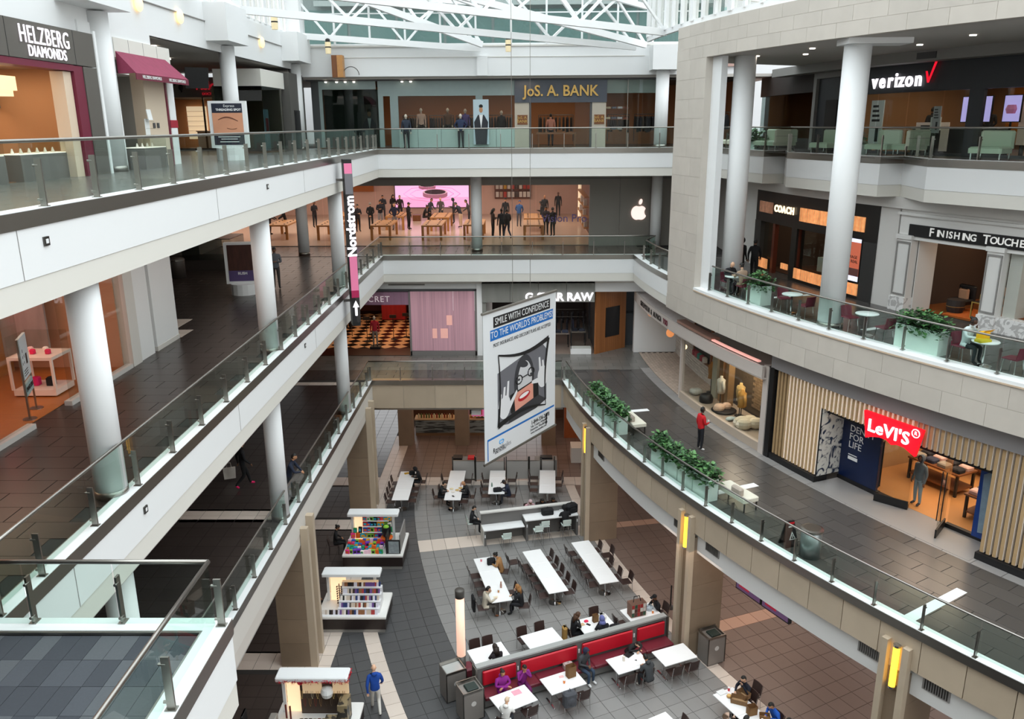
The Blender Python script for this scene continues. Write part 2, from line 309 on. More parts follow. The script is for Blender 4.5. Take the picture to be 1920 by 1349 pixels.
# columns
def column(x, y, z0, z1, r=.29):
    c = struct(MB().lathe((x, y, 0), [(r, z0), (r, z1)], 28), 'column', white, None, True); struct(MB().lathe((x, y, 0), [(r+.012, z0), (r+.012, z0+.16)], 28), 'base_ring', steel, c, True); return c
for y in (4.0, 14.3, 24.6, 34.9):
    for za, zb in ((L2, 16.03), (L1, 10.5)): column(-7.8 if za == L2 else -7.95, y, za, zb)
for x, y in ((-11.76, 44.4), (-2.45, 45.6), (7.5, 46.4)): column(x, y, L2, 16.03, .3)
column(-2.0, 46.8, L1, 10.4, .3)
for y in (14.2, 24.4, 34.9, 45.2):
    column(-11.75, y, L3, 21.7, .31); struct(MB().box(-11.86, -11.0, y-1.9, y+.55, 21.75, 23.1), 'wall_left', white); struct(MB().box(-11.87, -11.2, y-.5, y+.5, 23.1, 28), 'column', white)
column(7.4, 45.4, L3, 21.3, .34); struct(MB().box(6.75, 8.2, 44.7, 46, 21.3, 22.5), 'wall_back', white)
column(10.62, 27.75, L2, 21.15, .42); struct(MB().box(10.1, 12.1, 27.2, 28.2, 20.98, 21.15), 'ceiling', white); column(*pol(43.95, 15.2)[:2], L2, 21.15, .42)
# square stone pillars on the left of the food court, with two fins
for y in (15.0, 25.3, 37.6):
    c = struct(MB().box(-8.6, -7.62, y, y+.95, 0, 4.75), 'column', grout)
    for i in range(5):
        z = i*.96; struct(MB().box(-8.62, -7.57, y-.03, y+.97, z+.004, min(z+.956, 4.76)), 'stone_panel', stone_c, c)
    struct(MB().box(-7.57, -7.32, y-.03, y+.2, 0, 5.45), 'fin', stone_b, c); struct(MB().box(-7.57, -7.32, y+.75, y+1.0, 0, 5.55), 'fin', stone_b, c)
# lit pillars on the right, channel with a yellow lamp between two fins
lampy = mat('amber_lamp', 'ffc83c', emit=2.6)
for k, a in enumerate((12.85, 23.4, 33.2)):
    o = pol(48.84, a); c = thing('lit_pillar', ['far', 'middle', 'nearest'][k]+' beige stone pillar with a yellow strip lamp under the curved balcony', 'pillar', o, math.radians(a)+PI)
    c['kind'] = 'structure'   # local +x looks back to the atrium
    for i in range(5):
        z = i*.96; MB().box(-.75, .62, -.36, .36, z+.004, min(z+.956, 5.0)).build('stone_panel', stone_c, c)
    MB().box(.55, .62, -.2, .2, 4.2, 5.6).build('channel_back', stone_b, c)
    for s in (-1, 1): MB().box(.60, .80, s*.30-.09, s*.30+.09, 0, 5.62).build('fin', stone_b, c)
    lp = MB().lathe((.7, 0, 0), [(.085, 4.32), (.085, 4.88), (.075, 4.9), (.085, 4.92), (.085, 5.5)], 14).build('lamp_tube', lampy, c)
    MB().lathe((.7, 0, 0), [(.1, 4.26), (.1, 4.32)], 14).lathe((.7, 0, 0), [(.1, 5.5), (.1, 5.56)], 14).build('lamp_cap', chrome, lp)
for k, x in enumerate((-7.0, -3.6, 1.6)):
    c = struct(MB().box(x-.42, x+.42, 46.35, 47.2, 0, 4.75), 'column', stone_c)
# ---------------------------------------------------------------- floor tiles
def tilemesh(quads, z, top, b=.006, h=.012):
    m = MB()
    for q in quads:
        n = len(q); c = sum((Vector(p) for p in q), Vector((0, 0)))/n; A = [Vector(p)+(c-Vector(p)).normalized()*b*1.4 for p in q]; B = [p+(c-p).normalized()*.004 for p in A]
        m.add([(*p, z-h) for p in A]+[(*p, z) for p in B], [tuple(range(n, 2*n))]+[(i, (i+1) % n, n+(i+1) % n, n+i) for i in range(n)])
    return m
def clip(quads, f):   # keep the part of every tile where f(x, y) > 0, f linear along each edge
    out = []
    for q in quads:
        p = []; n = len(q); d = [f(*a) for a in q]
        for i in range(n):
            a, b, da, db = q[i], q[(i+1) % n], d[i], d[(i+1) % n]
            if da > 0: p.append(a)
            if da*db < 0: t = da/(da-db); p.append((a[0]+(b[0]-a[0])*t, a[1]+(b[1]-a[1])*t))
        if len(p) > 2: out.append(p)
    return out
def poltiles(r0, r1, a0, a1, dr, ds, keep=None, brick=False):
    out = []; nr = max(1, round((r1-r0)/dr)); dr = (r1-r0)/nr
    na = max(1, round(math.radians(a1-a0)*(r0+r1)/2/ds)); da = (a1-a0)/na
    for i in range(nr):
        for j in range(na):
            s = a0+(j+(.5 if brick and i % 2 else 0))*da; ra, rb = r0+i*dr, r0+(i+1)*dr
            q = [tuple(pol(r, a)[:2]) for r, a in ((rb, s), (rb, s+da), (ra, s+da), (ra, s))]
            cx = sum(p[0] for p in q)/4; cy = sum(p[1] for p in q)/4
            if keep is None or keep(cx, cy): out.append(q)
    return out
def rectiles(x0, x1, y0, y1, dx, dy, keep=None, brick=False):
    out = []; nx = max(1, round((x1-x0)/dx)); ny = max(1, round((y1-y0)/dy)); dx = (x1-x0)/nx; dy = (y1-y0)/ny
    for i in range(nx):
        for j in range(ny):
            o = dx/2 if brick and j % 2 else 0
            xa, xb = max(x0, x0+i*dx-o), x0+(i+1)*dx-o; q = [(xa, y0+j*dy), (xb, y0+j*dy), (xb, y0+(j+1)*dy), (xa, y0+(j+1)*dy)]
            if keep is None or keep((xa+xb)/2, y0+(j+.5)*dy): out.append(q)
    return out
FL = struct(MB().box(-30, 34, -8, 70, -.03, -.013), 'floor', grout0)
def field(quads, z, m, parent=None, name='tile_field', single=0):
    parent = parent or FL
    if single:
        quads = sorted(quads, key=lambda q: (q[0][0]-EYE.x)**2+(q[0][1]-EYE.y)**2)
        for q in quads[:single]: tilemesh([q], z, m).build('tile', m, parent)
        quads = quads[single:]
    if quads: o = tilemesh(quads, z, m).build(name, m, parent); o['kind'] = 'stuff'
inband = lambda x, y: -7.8 < x < -6.87
cross = lambda y: 40.7 < y < 41.75 or 35.55 < y < 36.7 or 25.1 < y < 26.15
def gphi(x, y): return 11.35 < phi(x, y) < 12.45
R_ = lambda x, y: math.hypot(CX-x, CY-y)
yb = lambda x, y: 40.7-y
xb = lambda x, y: x+6.87
field(clip(poltiles(49.15, 57.2, 4.5, 11.35, .6, .6)+poltiles(49.15, 57.2, 12.45, 30.5, .6, .6), yb), 0, f_grey, single=300)
field(clip(clip(poltiles(57.2, 59.65, 4, 30, .6, .6)+poltiles(60.2, 63, 14, 30, .6, .6)+poltiles(59.65, 60.2, 4, 17.5, .55, .6), xb), yb), 0, f_char)
field(poltiles(48.65, 49.15, 5.9, 50, .5, .6)+poltiles(59.65, 60.2, 17.5, 30, .55, .6)+poltiles(49.15, 57.2, 11.35, 12.45, .6, 1.0), 0, f_beige)
field(rectiles(-7.8, -6.87, 14, 48, .47, .6)+rectiles(-20, -7.8, 40.7, 41.75, .6, .5)+rectiles(-20, -7.8, 35.55, 36.7, .6, .57)+rectiles(-20, -7.8, 25.1, 26.15, .6, .52)+rectiles(-6.87, 12, 40.7, 41.75, .6, .5), 0, f_beige)
field(rectiles(-20, -7.8, 14, 40.5, .6, .6, lambda x, y: not cross(y))+rectiles(-20, -7.8, 41.75, 56, .6, .6), 0, f_dark)
field(rectiles(-6.87, 14, 41.75, 56, .6, .6), 0, f_brown)
field(clip(poltiles(34, 48.65, 5, 11.4, .6, .6)+poltiles(34, 48.65, 12.05, 22.08, .6, .6)+poltiles(34, 48.65, 22.88, 50, .6, .6), yb), 0, f_brown)
field(poltiles(34, 48.65, 11.4, 12.05, .6, .6)+poltiles(34, 48.65, 22.08, 22.88, .6, .6), 0, mat('pink_beige_tile', 'c39f8b', .4, island=.05))
field(rectiles(-24, -7.6, 4, 39.6, .6, .6, lambda x, y: not (24.3 < y < 25.25 or 38.9 < y < 39.5)), L1, f_dark)
field(rectiles(-24, -7.6, 24.3, 25.25, .6, .5)+rectiles(-24, -7.6, 38.9, 39.5, .6, .6), L1, f_beige)
field(rectiles(-24, 1.9, 39.85, 41.6, .9, .45, brick=True), L1, f_l1); field(rectiles(-24, 8, 41.6, 47.6, .9, .6, brick=True), L1, f_l3)
q1 = clip(poltiles(45.1, 49.2, 5, 46, .6, 1.1, None, True), lambda x, y: 41.6-y)
field(q1, L1, f_l1, single=120, name='plank_field'); field(poltiles(44.5, 45.1, 5, 46, .6, .9), L1+.001, mat('threshold_tile', '8d8a88', .4, island=.05))
for k, a in enumerate((13.1, 23.5, 33.2)):
    struct(MB().arc(46.7, 49.25, a-.18, a+.18, L1, L1+.006, 1), 'trim_9', white)
field(rectiles(-24, -7.45, 10.2, 43.6, 1.2, .6, brick=True), L2, f_dark); field(rectiles(-24, 7.2, 43.8, 47.4, 1.2, .6, brick=True), L2, mat('brown_floor_plank', '5a4a44', .22, island=.16))
field(rectiles(-12.6, -11.3, 26.4, 29.1, .6, .6, lambda x, y: (x+12.6)/1.3*2.7 < 29.2-y+.4), L2+.004, f_beige)
q2 = poltiles(40, 44.9, 3, 46, .6, 1.1, None, True); field(q2, L2, f_l1, name='plank_field')
field(rectiles(-24, -7.45, 6, 43.6, 1.2, .3, brick=True), L3, f_l3); field(rectiles(-24, 9, 43.8, 48, 1.2, .6, brick=True), L3, f_l3)
field(poltiles(38, 41.3, 3, 40, .6, 1.1, None, True), L3, f_dark)
# carpet tiles on the near balcony
cp = struct(MB().box(-7.4, -4.4, 3, 9.9, L2-.02, L2-.004), 'floor', grout); cm = [mat('carpet_slate', '3d4046', .95, noise=.15, nscale=40), mat('carpet_grey', '54575b', .95, noise=.15, nscale=40), mat('carpet_mid', '484b51', .95, noise=.15, nscale=40)]
rc = random.Random(5)
for q in rectiles(-7.4, -4.45, 5.0, 9.8, .27, .55): MB().prism([(p[0]+(.003 if i in (0, 3) else -.003), p[1]+(.003 if i < 2 else -.003)) for i, p in enumerate(q)], L2-.004, L2+.006+rc.random()*.003).build('carpet_tile', rc.choice(cm), cp)
# ---------------------------------------------------------------- glass railings
post_me = MB().box(-.016, .016, -.05, .05, 0, .72).tube([(0, 0, .62), (0, .085, .62)], .022, 8).tube([(0, 0, .1), (0, .085, .1)], .022, 8).box(-.05, .05, -.07, .07, 0, .012).mesh('post', steel)
def railing(label, pts, z, side=1, posts=None):
    """side +1: the void lies to the right of the path"""
    t = thing('glass_railing', label, 'railing', (0, 0, 0)); n = len(pts); V = [Vector(p) for p in pts]
    hr = MB(); hr.tube([(*p, z+1.05) for p in V], .032, 8); hr.build('handrail', steel, t, True)
    for i in range(n-1):
        d = (V[i+1]-V[i]).normalized(); nr = Vector((d.y, -d.x))*side; a = V[i]+d*.012; b = V[i+1]-d*.012
        w = nr*.006
        MB().hexa([(*(a-w), z+.09), (*(b-w), z+.09), (*(b+w), z+.09), (*(a+w), z+.09), (*(a-w), z+1.03), (*(b-w), z+1.03), (*(b+w), z+1.03), (*(a+w), z+1.03)] if side < 0 else [(*(a+w), z+.09), (*(b+w), z+.09), (*(b-w), z+.09), (*(a-w), z+.09), (*(a+w), z+1.03), (*(b+w), z+1.03), (*(b-w), z+1.03), (*(a-w), z+1.03)]).build('glass_pane', g_rail, t)
    for i in range(n):
        if posts is not None and i not in posts: continue
        d = (V[min(i+1, n-1)]-V[max(i-1, 0)]).normalized(); nr = Vector((d.y, -d.x))*side; p = V[i]+nr*.085
        inst(post_me, 'post', t, (*p, z+.062), (0, 0, math.atan2(nr.y, nr.x)+PI/2))
    return t
ys = [2.98+1.66*i for i in range(25)]
railing('long glass railing along the top left gallery', [(-7.52, y) for y in ys]+[(-7.52, 43.58)], L3)
railing('glass railing across the far end of the top floor', [(-7.52+i*1.62, 43.58) for i in range(11)], L3, 1, range(1, 11))
railing('long glass railing along the middle left gallery', [(-7.52, 10.2)]+[(-7.52, y) for y in ys if y > 10.4]+[(-7.52, 43.58)], L2)
railing('glass railing across the middle floor in front of the phone store', [(-7.52+i*1.62, 43.58) for i in range(10)], L2, 1, range(1, 10))
railing('short glass railing curving from the phone store to the stone pier', [(7.06, 43.58)]+[tuple(pol(45.05, a)[:2]) for a in (5, 6.8, 8.6, 10.4)], L2, 1)
railing('long glass railing along the lower left gallery', [(-7.72, 2.98+1.62*i) for i in range(23)]+[(-7.72, 39.58)], L1)
railing('glass railing at the far end of the lower floor, behind the hanging banner', [(-7.72+i*1.62, 39.6) for i in range(6)]+[(2.0, 39.6)], L1, 1)
railing('long curved glass railing of the lower right balcony', [tuple(pol(49.38, A1+.2+i*1.56)[:2]) for i in range(29)], L1, 1)
railing('curved glass railing of the cafe terrace on the right', [tuple(pol(44.92, 15.4+i*1.86)[:2]) for i in range(18)], L2, 1)
so = []
for i in range(len(SAW)-1):
    a, b = Vector(SAW[i]), Vector(SAW[i+1]); d = (b-a).normalized(); nr = Vector((-d.y, d.x))*.12; so.append((a+nr, b+nr))
def isect(p, q):
    (a, b), (c, d) = p, q; r = b-a; s = d-c; k = r.x*s.y-r.y*s.x
    return b if abs(k) < 1e-6 else a+r*(((c-a).x*s.y-(c-a).y*s.x)/k)
cor = [so[0][0]]+[isect(so[i], so[i+1]) for i in range(len(so)-1)]+[so[-1][1]]; saw_in = []
for i in range(len(cor)-1):
    n = max(1, round((cor[i+1]-cor[i]).length/1.6)); saw_in += [tuple(cor[i].lerp(cor[i+1], k/n)) for k in range(n)]
railing('zigzag glass railing of the top floor lounge on the right', saw_in, L3, 1)
railing('glass railing on the far edge of the near balcony corner', [(-7.3, 9.97), (-6.85, 9.97), (-5.6, 9.97), (-4.27, 9.97)], L2, -1, [1, 2])
railing('glass railing on the inner side of the near balcony', [(-4.27, 9.97), (-4.27, 8.26), (-4.27, 6.6), (-4.27, 4.9), (-4.27, 3)], L2, -1)
# ---------------------------------------------------------------- people
# joints of every pose, metres, facing +y, for a 1.75 m adult; l/r pairs as (left, right)
V3 = Vector
def pose(base='stand', lean=0, head=0, twist=0, arms=None, legs=None):
    sit = base == 'sit'; ph = .52 if sit else .95
    J = {'pelvis': V3((0, 0, ph)), 'waist': V3((0, .0, ph+.16)), 'chest': V3((0, .01, ph+.38)), 'neck': V3((0, 0, ph+.535)), 'head': V3((0, .025, ph+.68))}
    for s, n in ((-1, 'l'), (1, 'r')):
        J['sh'+n] = V3((s*.185, 0, ph+.47)); J['hip'+n] = V3((s*.095, 0, ph-.03))
        if sit: J['kn'+n] = V3((s*.12, .43, .50)); J['an'+n] = V3((s*.12, .40, .085)); J['to'+n] = V3((s*.14, .56, .035))
        else: J['kn'+n] = V3((s*.10, .015, .50)); J['an'+n] = V3((s*.105, -.02, .085)); J['to'+n] = V3((s*.125, .14, .035))
        J['el'+n] = V3((s*.235, -.03, ph+.19)); J['wr'+n] = V3((s*.25, .05, ph-.05))
    R = Matrix.Rotation(-lean, 3, 'X'); o = V3((0, 0, ph))
    for k in ('waist', 'chest', 'neck', 'head', 'shl', 'shr', 'ell', 'elr', 'wrl', 'wrr'): J[k] = o+R@(J[k]-o)
    for k, v in (arms or {}).items(): J[k] = V3(v)
    for k, v in (legs or {}).items(): J[k] = V3(v)
    J['_head'] = lean*.6+head; return J
def mir(d): return {k[:-1]+('r' if k[-1] == 'l' else 'l'): (-v[0], v[1], v[2]) for k, v in d.items()}
A_phone = {'ell': (-.24, .02, 1.14), 'wrl': (-.09, .24, 1.20), 'elr': (.24, .02, 1.14), 'wrr': (.09, .24, 1.19)}
A_cup = {'elr': (.25, .02, 1.13), 'wrr': (.12, .24, 1.14)}
A_reach = {'ell': (-.25, .16, 1.16), 'wrl': (-.17, .40, 1.0), 'elr': (.25, .16, 1.16), 'wrr': (.17, .40, 1.0)}
A_tab = {'ell': (-.27, .17, .80), 'wrl': (-.10, .38, .79), 'elr': (.27, .17, .80), 'wrr': (.10, .38, .79)}
A_eat = {'ell': (-.26, .20, .80), 'wrl': (-.08, .25, 1.02), 'elr': (.27, .19, .80), 'wrr': (.10, .40, .79)}
A_fold = {'ell': (-.26, .12, .80), 'wrl': (.06, .27, .81), 'elr': (.26, .12, .80), 'wrr': (-.06, .30, .83)}
A_face = {'ell': (-.22, .24, .80), 'wrl': (-.06, .22, 1.03), 'elr': (.22, .24, .80), 'wrr': (.07, .22, 1.02)}
A_lap = {'ell': (-.24, .08, .76), 'wrl': (-.07, .27, .70), 'elr': (.24, .08, .76), 'wrr': (.07, .27, .70)}
A_down = {'ell': (-.30, .36, .80), 'wrl': (-.02, .52, .79), 'elr': (.30, .36, .80), 'wrr': (.02, .50, .80)}
STEP = {'knl': (-.10, .17, .52), 'anl': (-.10, .26, .095), 'tol': (-.11, .42, .06), 'knr': (.10, .03, .50), 'anr': (.10, -.30, .15), 'tor': (.11, -.18, .04)}
SWING = {'ell': (-.26, -.12, 1.16), 'wrl': (-.25, -.10, .92), 'elr': (.26, .05, 1.15), 'wrr': (.24, .22, .97)}
POSES = {
 'stand': pose(), 'phone': pose(head=.45, arms=A_phone), 'cup': pose(arms=A_cup), 'reach': pose(lean=.25, head=.3, arms=A_reach), 'bend': pose(lean=.5, head=.3, arms={'ell': (-.24, .36, 1.10), 'wrl': (-.15, .52, .98), 'elr': (.24, .36, 1.10), 'wrr': (.15, .52, .98)}),
 'walk': pose(lean=.04, arms=SWING, legs=STEP), 'back': pose(arms={'ell': (-.24, -.08, 1.15), 'wrl': (-.05, -.14, .98), 'elr': (.24, -.08, 1.15), 'wrr': (.05, -.14, .97)}), 'hips': pose(arms={'ell': (-.34, -.04, 1.18), 'wrl': (-.20, .06, 1.03), 'elr': (.34, -.04, 1.18), 'wrr': (.20, .06, 1.03)}),
 'sit': pose('sit', .12, .1, arms=A_tab), 'sit_lean': pose('sit', .35, .35, arms=A_tab), 'sit_eat': pose('sit', .2, .15, arms=A_eat), 'sit_fold': pose('sit', .08, .05, arms=A_fold), 'sit_face': pose('sit', .22, .25, arms=A_face),
 'sit_lap': pose('sit', .15, .5, arms=A_lap), 'sit_down': pose('sit', .7, .45, arms=A_down), 'rail': pose(lean=.3, head=.1, arms={'ell': (-.24, .28, 1.16), 'wrl': (-.12, .42, 1.09), 'elr': (.24, .28, 1.16), 'wrr': (.12, .42, 1.12)}),
}
BONES = [('pelvis', 'waist'), ('waist', 'chest'), ('chest', 'neck'), ('neck', 'head')]+[b for n in 'lr' for b in (('chest', 'sh'+n), ('sh'+n, 'el'+n), ('el'+n, 'wr'+n), ('pelvis', 'hip'+n), ('hip'+n, 'kn'+n), ('kn'+n, 'an'+n), ('an'+n, 'to'+n))]
RAD = {'pelvis': (.15, .115), 'waist': (.145, .105), 'chest': (.16, .115), 'neck': (.058, .058), 'head': (.06, .06), 'sh': (.075, .075), 'el': (.052, .052), 'wr': (.034, .034), 'hip': (.095, .095), 'kn': (.068, .068), 'an': (.046, .046), 'to': (.045, .038)}
def skeleton(J):
    V = []; Eg = []; R = []; T = []; ix = {}
    for k, p in J.items():
        if k[0] == '_': continue
        ix[k] = len(V); V.append(p); R.append(RAD.get(k) or RAD[k[:-1]])
    Eg = [(ix[a], ix[b]) for a, b in BONES]; segs = []
    for a, b in BONES:
        m = 3 if b[:2] == 'to' else 5 if b[:2] == 'hi' or a == 'pelvis' else 2 if b[:2] in ('kn', 'an') else 0 if (a, b) == ('neck', 'head') else 1
        segs.append((J[a], J[b], m))
    for n, s in (('l', -1), ('r', 1)):   # hands: palm, four fingers of different length, thumb leaving the side of the palm
        w = J['wr'+n]; d = (w-J['el'+n]).normalized(); side = V3((-s, 0, 0)); side = (side-d*side.dot(d)).normalized(); nrm = d.cross(side)*(1 if s < 0 else -1)
        if nrm.z > 0: nrm = -nrm
        palm = w+d*.055; ix['p'] = len(V); V.append(palm); R.append((.036, .02)); Eg.append((ix['wr'+n], ix['p'])); segs.append((w+d*.01, w+d*.17, 0))
        for k, (off, ln) in enumerate(((.030, .066), (.010, .076), (-.011, .070), (-.030, .054))):
            a = palm+d*.038+side*off; b = a+d*ln*.55+nrm*.012; c = b+d*ln*.35+nrm*.028
            i = len(V); V.extend([a, b, c]); R.extend([(.010, .010), (.009, .009), (.007, .007)]); Eg += [(ix['p'], i), (i, i+1), (i+1, i+2)]
        a = palm-d*.02+side*.036; b = a+d*.03+side*.022+nrm*.01; c = b+d*.028+side*.004+nrm*.012
        i = len(V); V.extend([a, b, c]); R.extend([(.012, .012), (.010, .010), (.008, .008)]); Eg += [(ix['p'], i), (i, i+1), (i+1, i+2)]
    return V, Eg, R, segs
def headmesh(mb, c, tilt):
    R = Matrix.Rotation(-tilt, 3, 'X'); n, m = 14, 10; P = []; fs = []
    for i in range(1, m):
        t = math.pi*i/m
        for k in range(n):
            a = 2*math.pi*k/n; x, y, z = math.sin(t)*math.cos(a), math.sin(t)*math.sin(a), -math.cos(t)
            w = 1-.22*max(0, -z) if z < 0 else 1; q = V3((x*.077*w, y*.095*(1-.1*max(0, -z)), z*.118))
            if y > .75 and -.35 < z < .05: q.y += .012
            if y > .9 and z < -.6: q.y += .01
            P.append(c+R@q)
    P += [c+R@V3((0, .01, -.118)), c+R@V3((0, 0, .118))]; a, b = len(P)-2, len(P)-1
    for i in range(m-2): fs += [(i*n+k, i*n+(k+1) % n, (i+1)*n+(k+1) % n, (i+1)*n+k) for k in range(n)]
    fs += [(a, (k+1) % n, k) for k in range(n)]+[((m-2)*n+k, (m-2)*n+(k+1) % n, b) for k in range(n)]
    mb.add(P, fs, 0)
    mb.add([c+R@V3(p) for p in ((-.013, .088, -.02), (.013, .088, -.02), (0, .118, -.018), (0, .09, .03))], [(0, 1, 2), (1, 3, 2), (3, 0, 2)], 0)   # nose
    for s in (-1, 1):
        mb.ball(c+R@V3((s*.077, -.005, -.005)), .012, .022, .032, 6, 4, 0, R)      # ears
        mb.ball(c+R@V3((s*.031, .084, .022)), .012, .008, .007, 6, 4, 4, R)         # eyes
    mb.obox(c+R@V3((0, .094, -.052)), (.045, .008, .010), 0, 5, -tilt)              # mouth
    return R
SKIN = [mat('skin_'+n, h, .55) for n, h in (('a', 'e0b394'), ('b', 'b98560'), ('c', '7b5138'), ('d', '4d3325'))]
hair_k = mat('hair_black', '17130f', .6); hair_b = mat('hair_brown', '4a2f1c', .6); hair_g = mat('hair_grey', '8c8680', .6); hair_l = mat('hair_fair', '9a6c3c', .6)
eye_m = mat('eye_dark', '16110f', .3); lip_m = mat('lip', '9a5048', .5)
BODY = {}; HEADR = {}
def make_bodies():
    tmp = []
    for name, J in POSES.items():
        V, Eg, R, segs = skeleton(J); me = bpy.data.meshes.new('b'); me.from_pydata([tuple(v) for v in V], Eg, []); o = bpy.data.objects.new('b', me); COL.objects.link(o)
        o.modifiers.new('s', 'SKIN').use_smooth_shade = True; sd = o.modifiers.new('u', 'SUBSURF'); sd.levels = 1
        sv = me.skin_vertices[0].data
        for i, r in enumerate(R): sv[i].radius = r; sv[i].use_root = i == 0
        tmp.append((name, o, J, segs))
    dg = bpy.context.evaluated_depsgraph_get()
    for name, o, J, segs in tmp:
        e = o.evaluated_get(dg); m = e.to_mesh(); mb = MB(); mb.v = [tuple(v.co) for v in m.vertices]
        for p in m.polygons:
            mb.f.append(tuple(p.vertices)); c = p.center; best = 9; k = 1
            for a, b, q in segs:
                ab = b-a; t = max(0, min(1, (c-a).dot(ab)/ab.length_squared)); d = (c-a-ab*t).length-(.03 if q == 1 else 0)
                if q == 0 and c.z < J['neck'].z and (b-a).length < .17 and d > .05: d = 9
                if d < best: best = d; k = q
            if k == 5 or (k == 2 and c.z > J['pelvis'].z-.04 and c.y < .12): k = 1 if c.z > J['pelvis'].z-.045 else 2
            mb.mi.append(k)
        e.to_mesh_clear(); hc = J['head']+Matrix.Rotation(-J['_head'], 3, 'X')@V3((0, .01, .05)); HEADR[name] = (hc, headmesh(mb, hc, J['_head']), J['_head'])
        BODY[name] = mb.mesh('person_'+name, [SKIN[0], white, white, black, eye_m, lip_m], True)
    for name, o, J, segs in tmp:
        me = o.data; bpy.data.objects.remove(o); bpy.data.meshes.remove(me)
make_bodies()
def hairmesh(kind):
    m = MB(); n, k = 14, 9; P = []; fs = []
    def shell(rx, ry, rz, keep, oz=0, oy=0):
        P = []; F_ = []
        for i in range(k+1):
            t = math.pi*i/k
            for j in range(n): a = 2*math.pi*j/n; P.append(V3((rx*math.sin(t)*math.cos(a), ry*math.sin(t)*math.sin(a)+oy, -rz*math.cos(t)+oz)))
        for i in range(k):
            for j in range(n):
                q = (i*n+j, i*n+(j+1) % n, (i+1)*n+(j+1) % n, (i+1)*n+j); c = sum((P[x] for x in q), V3())/4
                if keep(c): F_.append(q)
        m.add(P, F_)
    if kind == 'short': shell(.085, .103, .126, lambda c: c.z > .045 or (c.y < .01 and c.z > -.05), .002, -.004)
    elif kind == 'long': shell(.092, .108, .13, lambda c: c.z > .05 or (c.y < .03 and c.z > -.1), .002, -.006); m.obox((0, -.085, -.16), (.17, .05, .3), 0, 0, .12); m.obox((-.075, -.03, -.12), (.03, .1, .2)); m.obox((.075, -.03, -.12), (.03, .1, .2))
    elif kind == 'bun': shell(.086, .104, .127, lambda c: c.z > .05 or (c.y < .02 and c.z > -.07), .002, -.004); m.ball((0, -.11, .06), .045)
    elif kind == 'beanie': shell(.092, .108, .135, lambda c: c.z > .02, .004, -.002); m.tube([V3((.09*math.cos(t), .106*math.sin(t), .03)) for t in (2*PI*i/14 for i in range(15))], .014, 6)
    elif kind == 'hood': shell(.105, .12, .14, lambda c: c.y < .06 or c.z > .1, 0, -.012); m.tube([V3((.1*math.cos(t), .05, .12*math.sin(t))) for t in (2*PI*i/14 for i in range(15))], .014, 6)
    elif kind == 'scarf': shell(.1, .115, .135, lambda c: c.y < .05 or c.z > .075, 0, -.01); m.lathe((0, -.01, -.2), [(.13, 0), (.12, .06), (.09, .13)], 12)
    elif kind == 'cap': shell(.09, .106, .13, lambda c: c.z > .04, .004, -.002); m.obox((0, .13, .045), (.13, .1, .012), 0, 0, -.15)
    elif kind == 'hooddown': m.ball((0, -.10, -.17), .10, .07, .07, 10, 6)
    return m.mesh('hair_'+kind, hair_k, True)
HAIR = {k: hairmesh(k) for k in ('short', 'long', 'bun', 'beanie', 'hood', 'scarf', 'cap', 'hooddown')}
_C = {}
def cloth(h):
    if h not in _C: _C[h] = mat('cloth_'+h, h, .85, noise=.12, nscale=18)
    return _C[h]
def person(p, loc, face, label, top='1c1c20', leg='1e1f24', shoe='1a1a1a', skin=0, hair='short', hc=None, sc=1, extra=None, group=None, cat='person', name='person'):
    """face: direction the person looks in, degrees from +x, counter-clockwise"""
    o = bpy.data.objects.new(name, BODY[p]); COL.objects.link(o); o.location = loc; o.rotation_euler = (0, 0, math.radians(face-90)); o.scale = (sc,)*3
    for i, m in enumerate((SKIN[skin], cloth(top), cloth(leg), cloth(shoe))): o.material_slots[i].link = 'OBJECT'; o.material_slots[i].material = m
    tag(o, label, cat, group); c, R, t = HEADR[p]
    def kid(kind, m, nm):
        k = inst(HAIR[kind], nm, o, c, (-t, 0, 0)); k.material_slots[0].link = 'OBJECT'; k.material_slots[0].material = m
    if hair in ('beanie', 'hood', 'scarf', 'cap'): kid(hair, hc or cloth(top), {'beanie': 'knit_hat', 'hood': 'hood', 'scarf': 'head_scarf', 'cap': 'cap'}[hair])
    elif hair: kid(hair, hc or hair_k, 'hair')
    if extra == 'hood': kid('hooddown', cloth(top), 'hood')
    return o
# ---------------------------------------------------------------- roof, clerestory windows, trusses
w = struct(MB().box(-12.0, -11.9, 8, 46, 23.1, 23.25).box(-12.0, -11.9, 8, 46, 25.0, 25.12).box(-12, -11.9, 8, 46, 27.6, 28), 'window_1', white)
for i in range(45):
    y = 8+i*.85; struct(MB().box(-12.02, -11.86, y-.09 if i % 3 else y-.2, y+.09 if i % 3 else y+.2, 23.2, 28), 'mullion', white, w)
    struct(MB().box(-11.96, -11.945, y+.09, y+.76, 23.25, 27.6), 'pane', g_clear, w)
w = struct(MB().box(-12, 9.5, 46.05, 46.15, 22.6, 22.75).box(-12, 9.5, 46.05, 46.15, 27.6, 28).box(-12, 9.5, 46.06, 46.12, 24.2, 24.26), 'window_2', white)
for i in range(12):
    x = -11.6+i*1.85; struct(MB().box(x-.05, x+.05, 46.0, 46.16, 22.7, 28), 'mullion', white, w); struct(MB().box(x+.05, x+1.8, 46.09, 46.1, 22.75, 27.6), 'pane', g_dark, w)
w = struct(MB().arc(44.9, 45.05, 3, 52, 22.5, 22.75, 40).arc(44.9, 45.05, 3, 52, 27.6, 28, 40).arc(44.9, 45.0, 3, 52, 24.6, 24.7, 40), 'window_3', white)
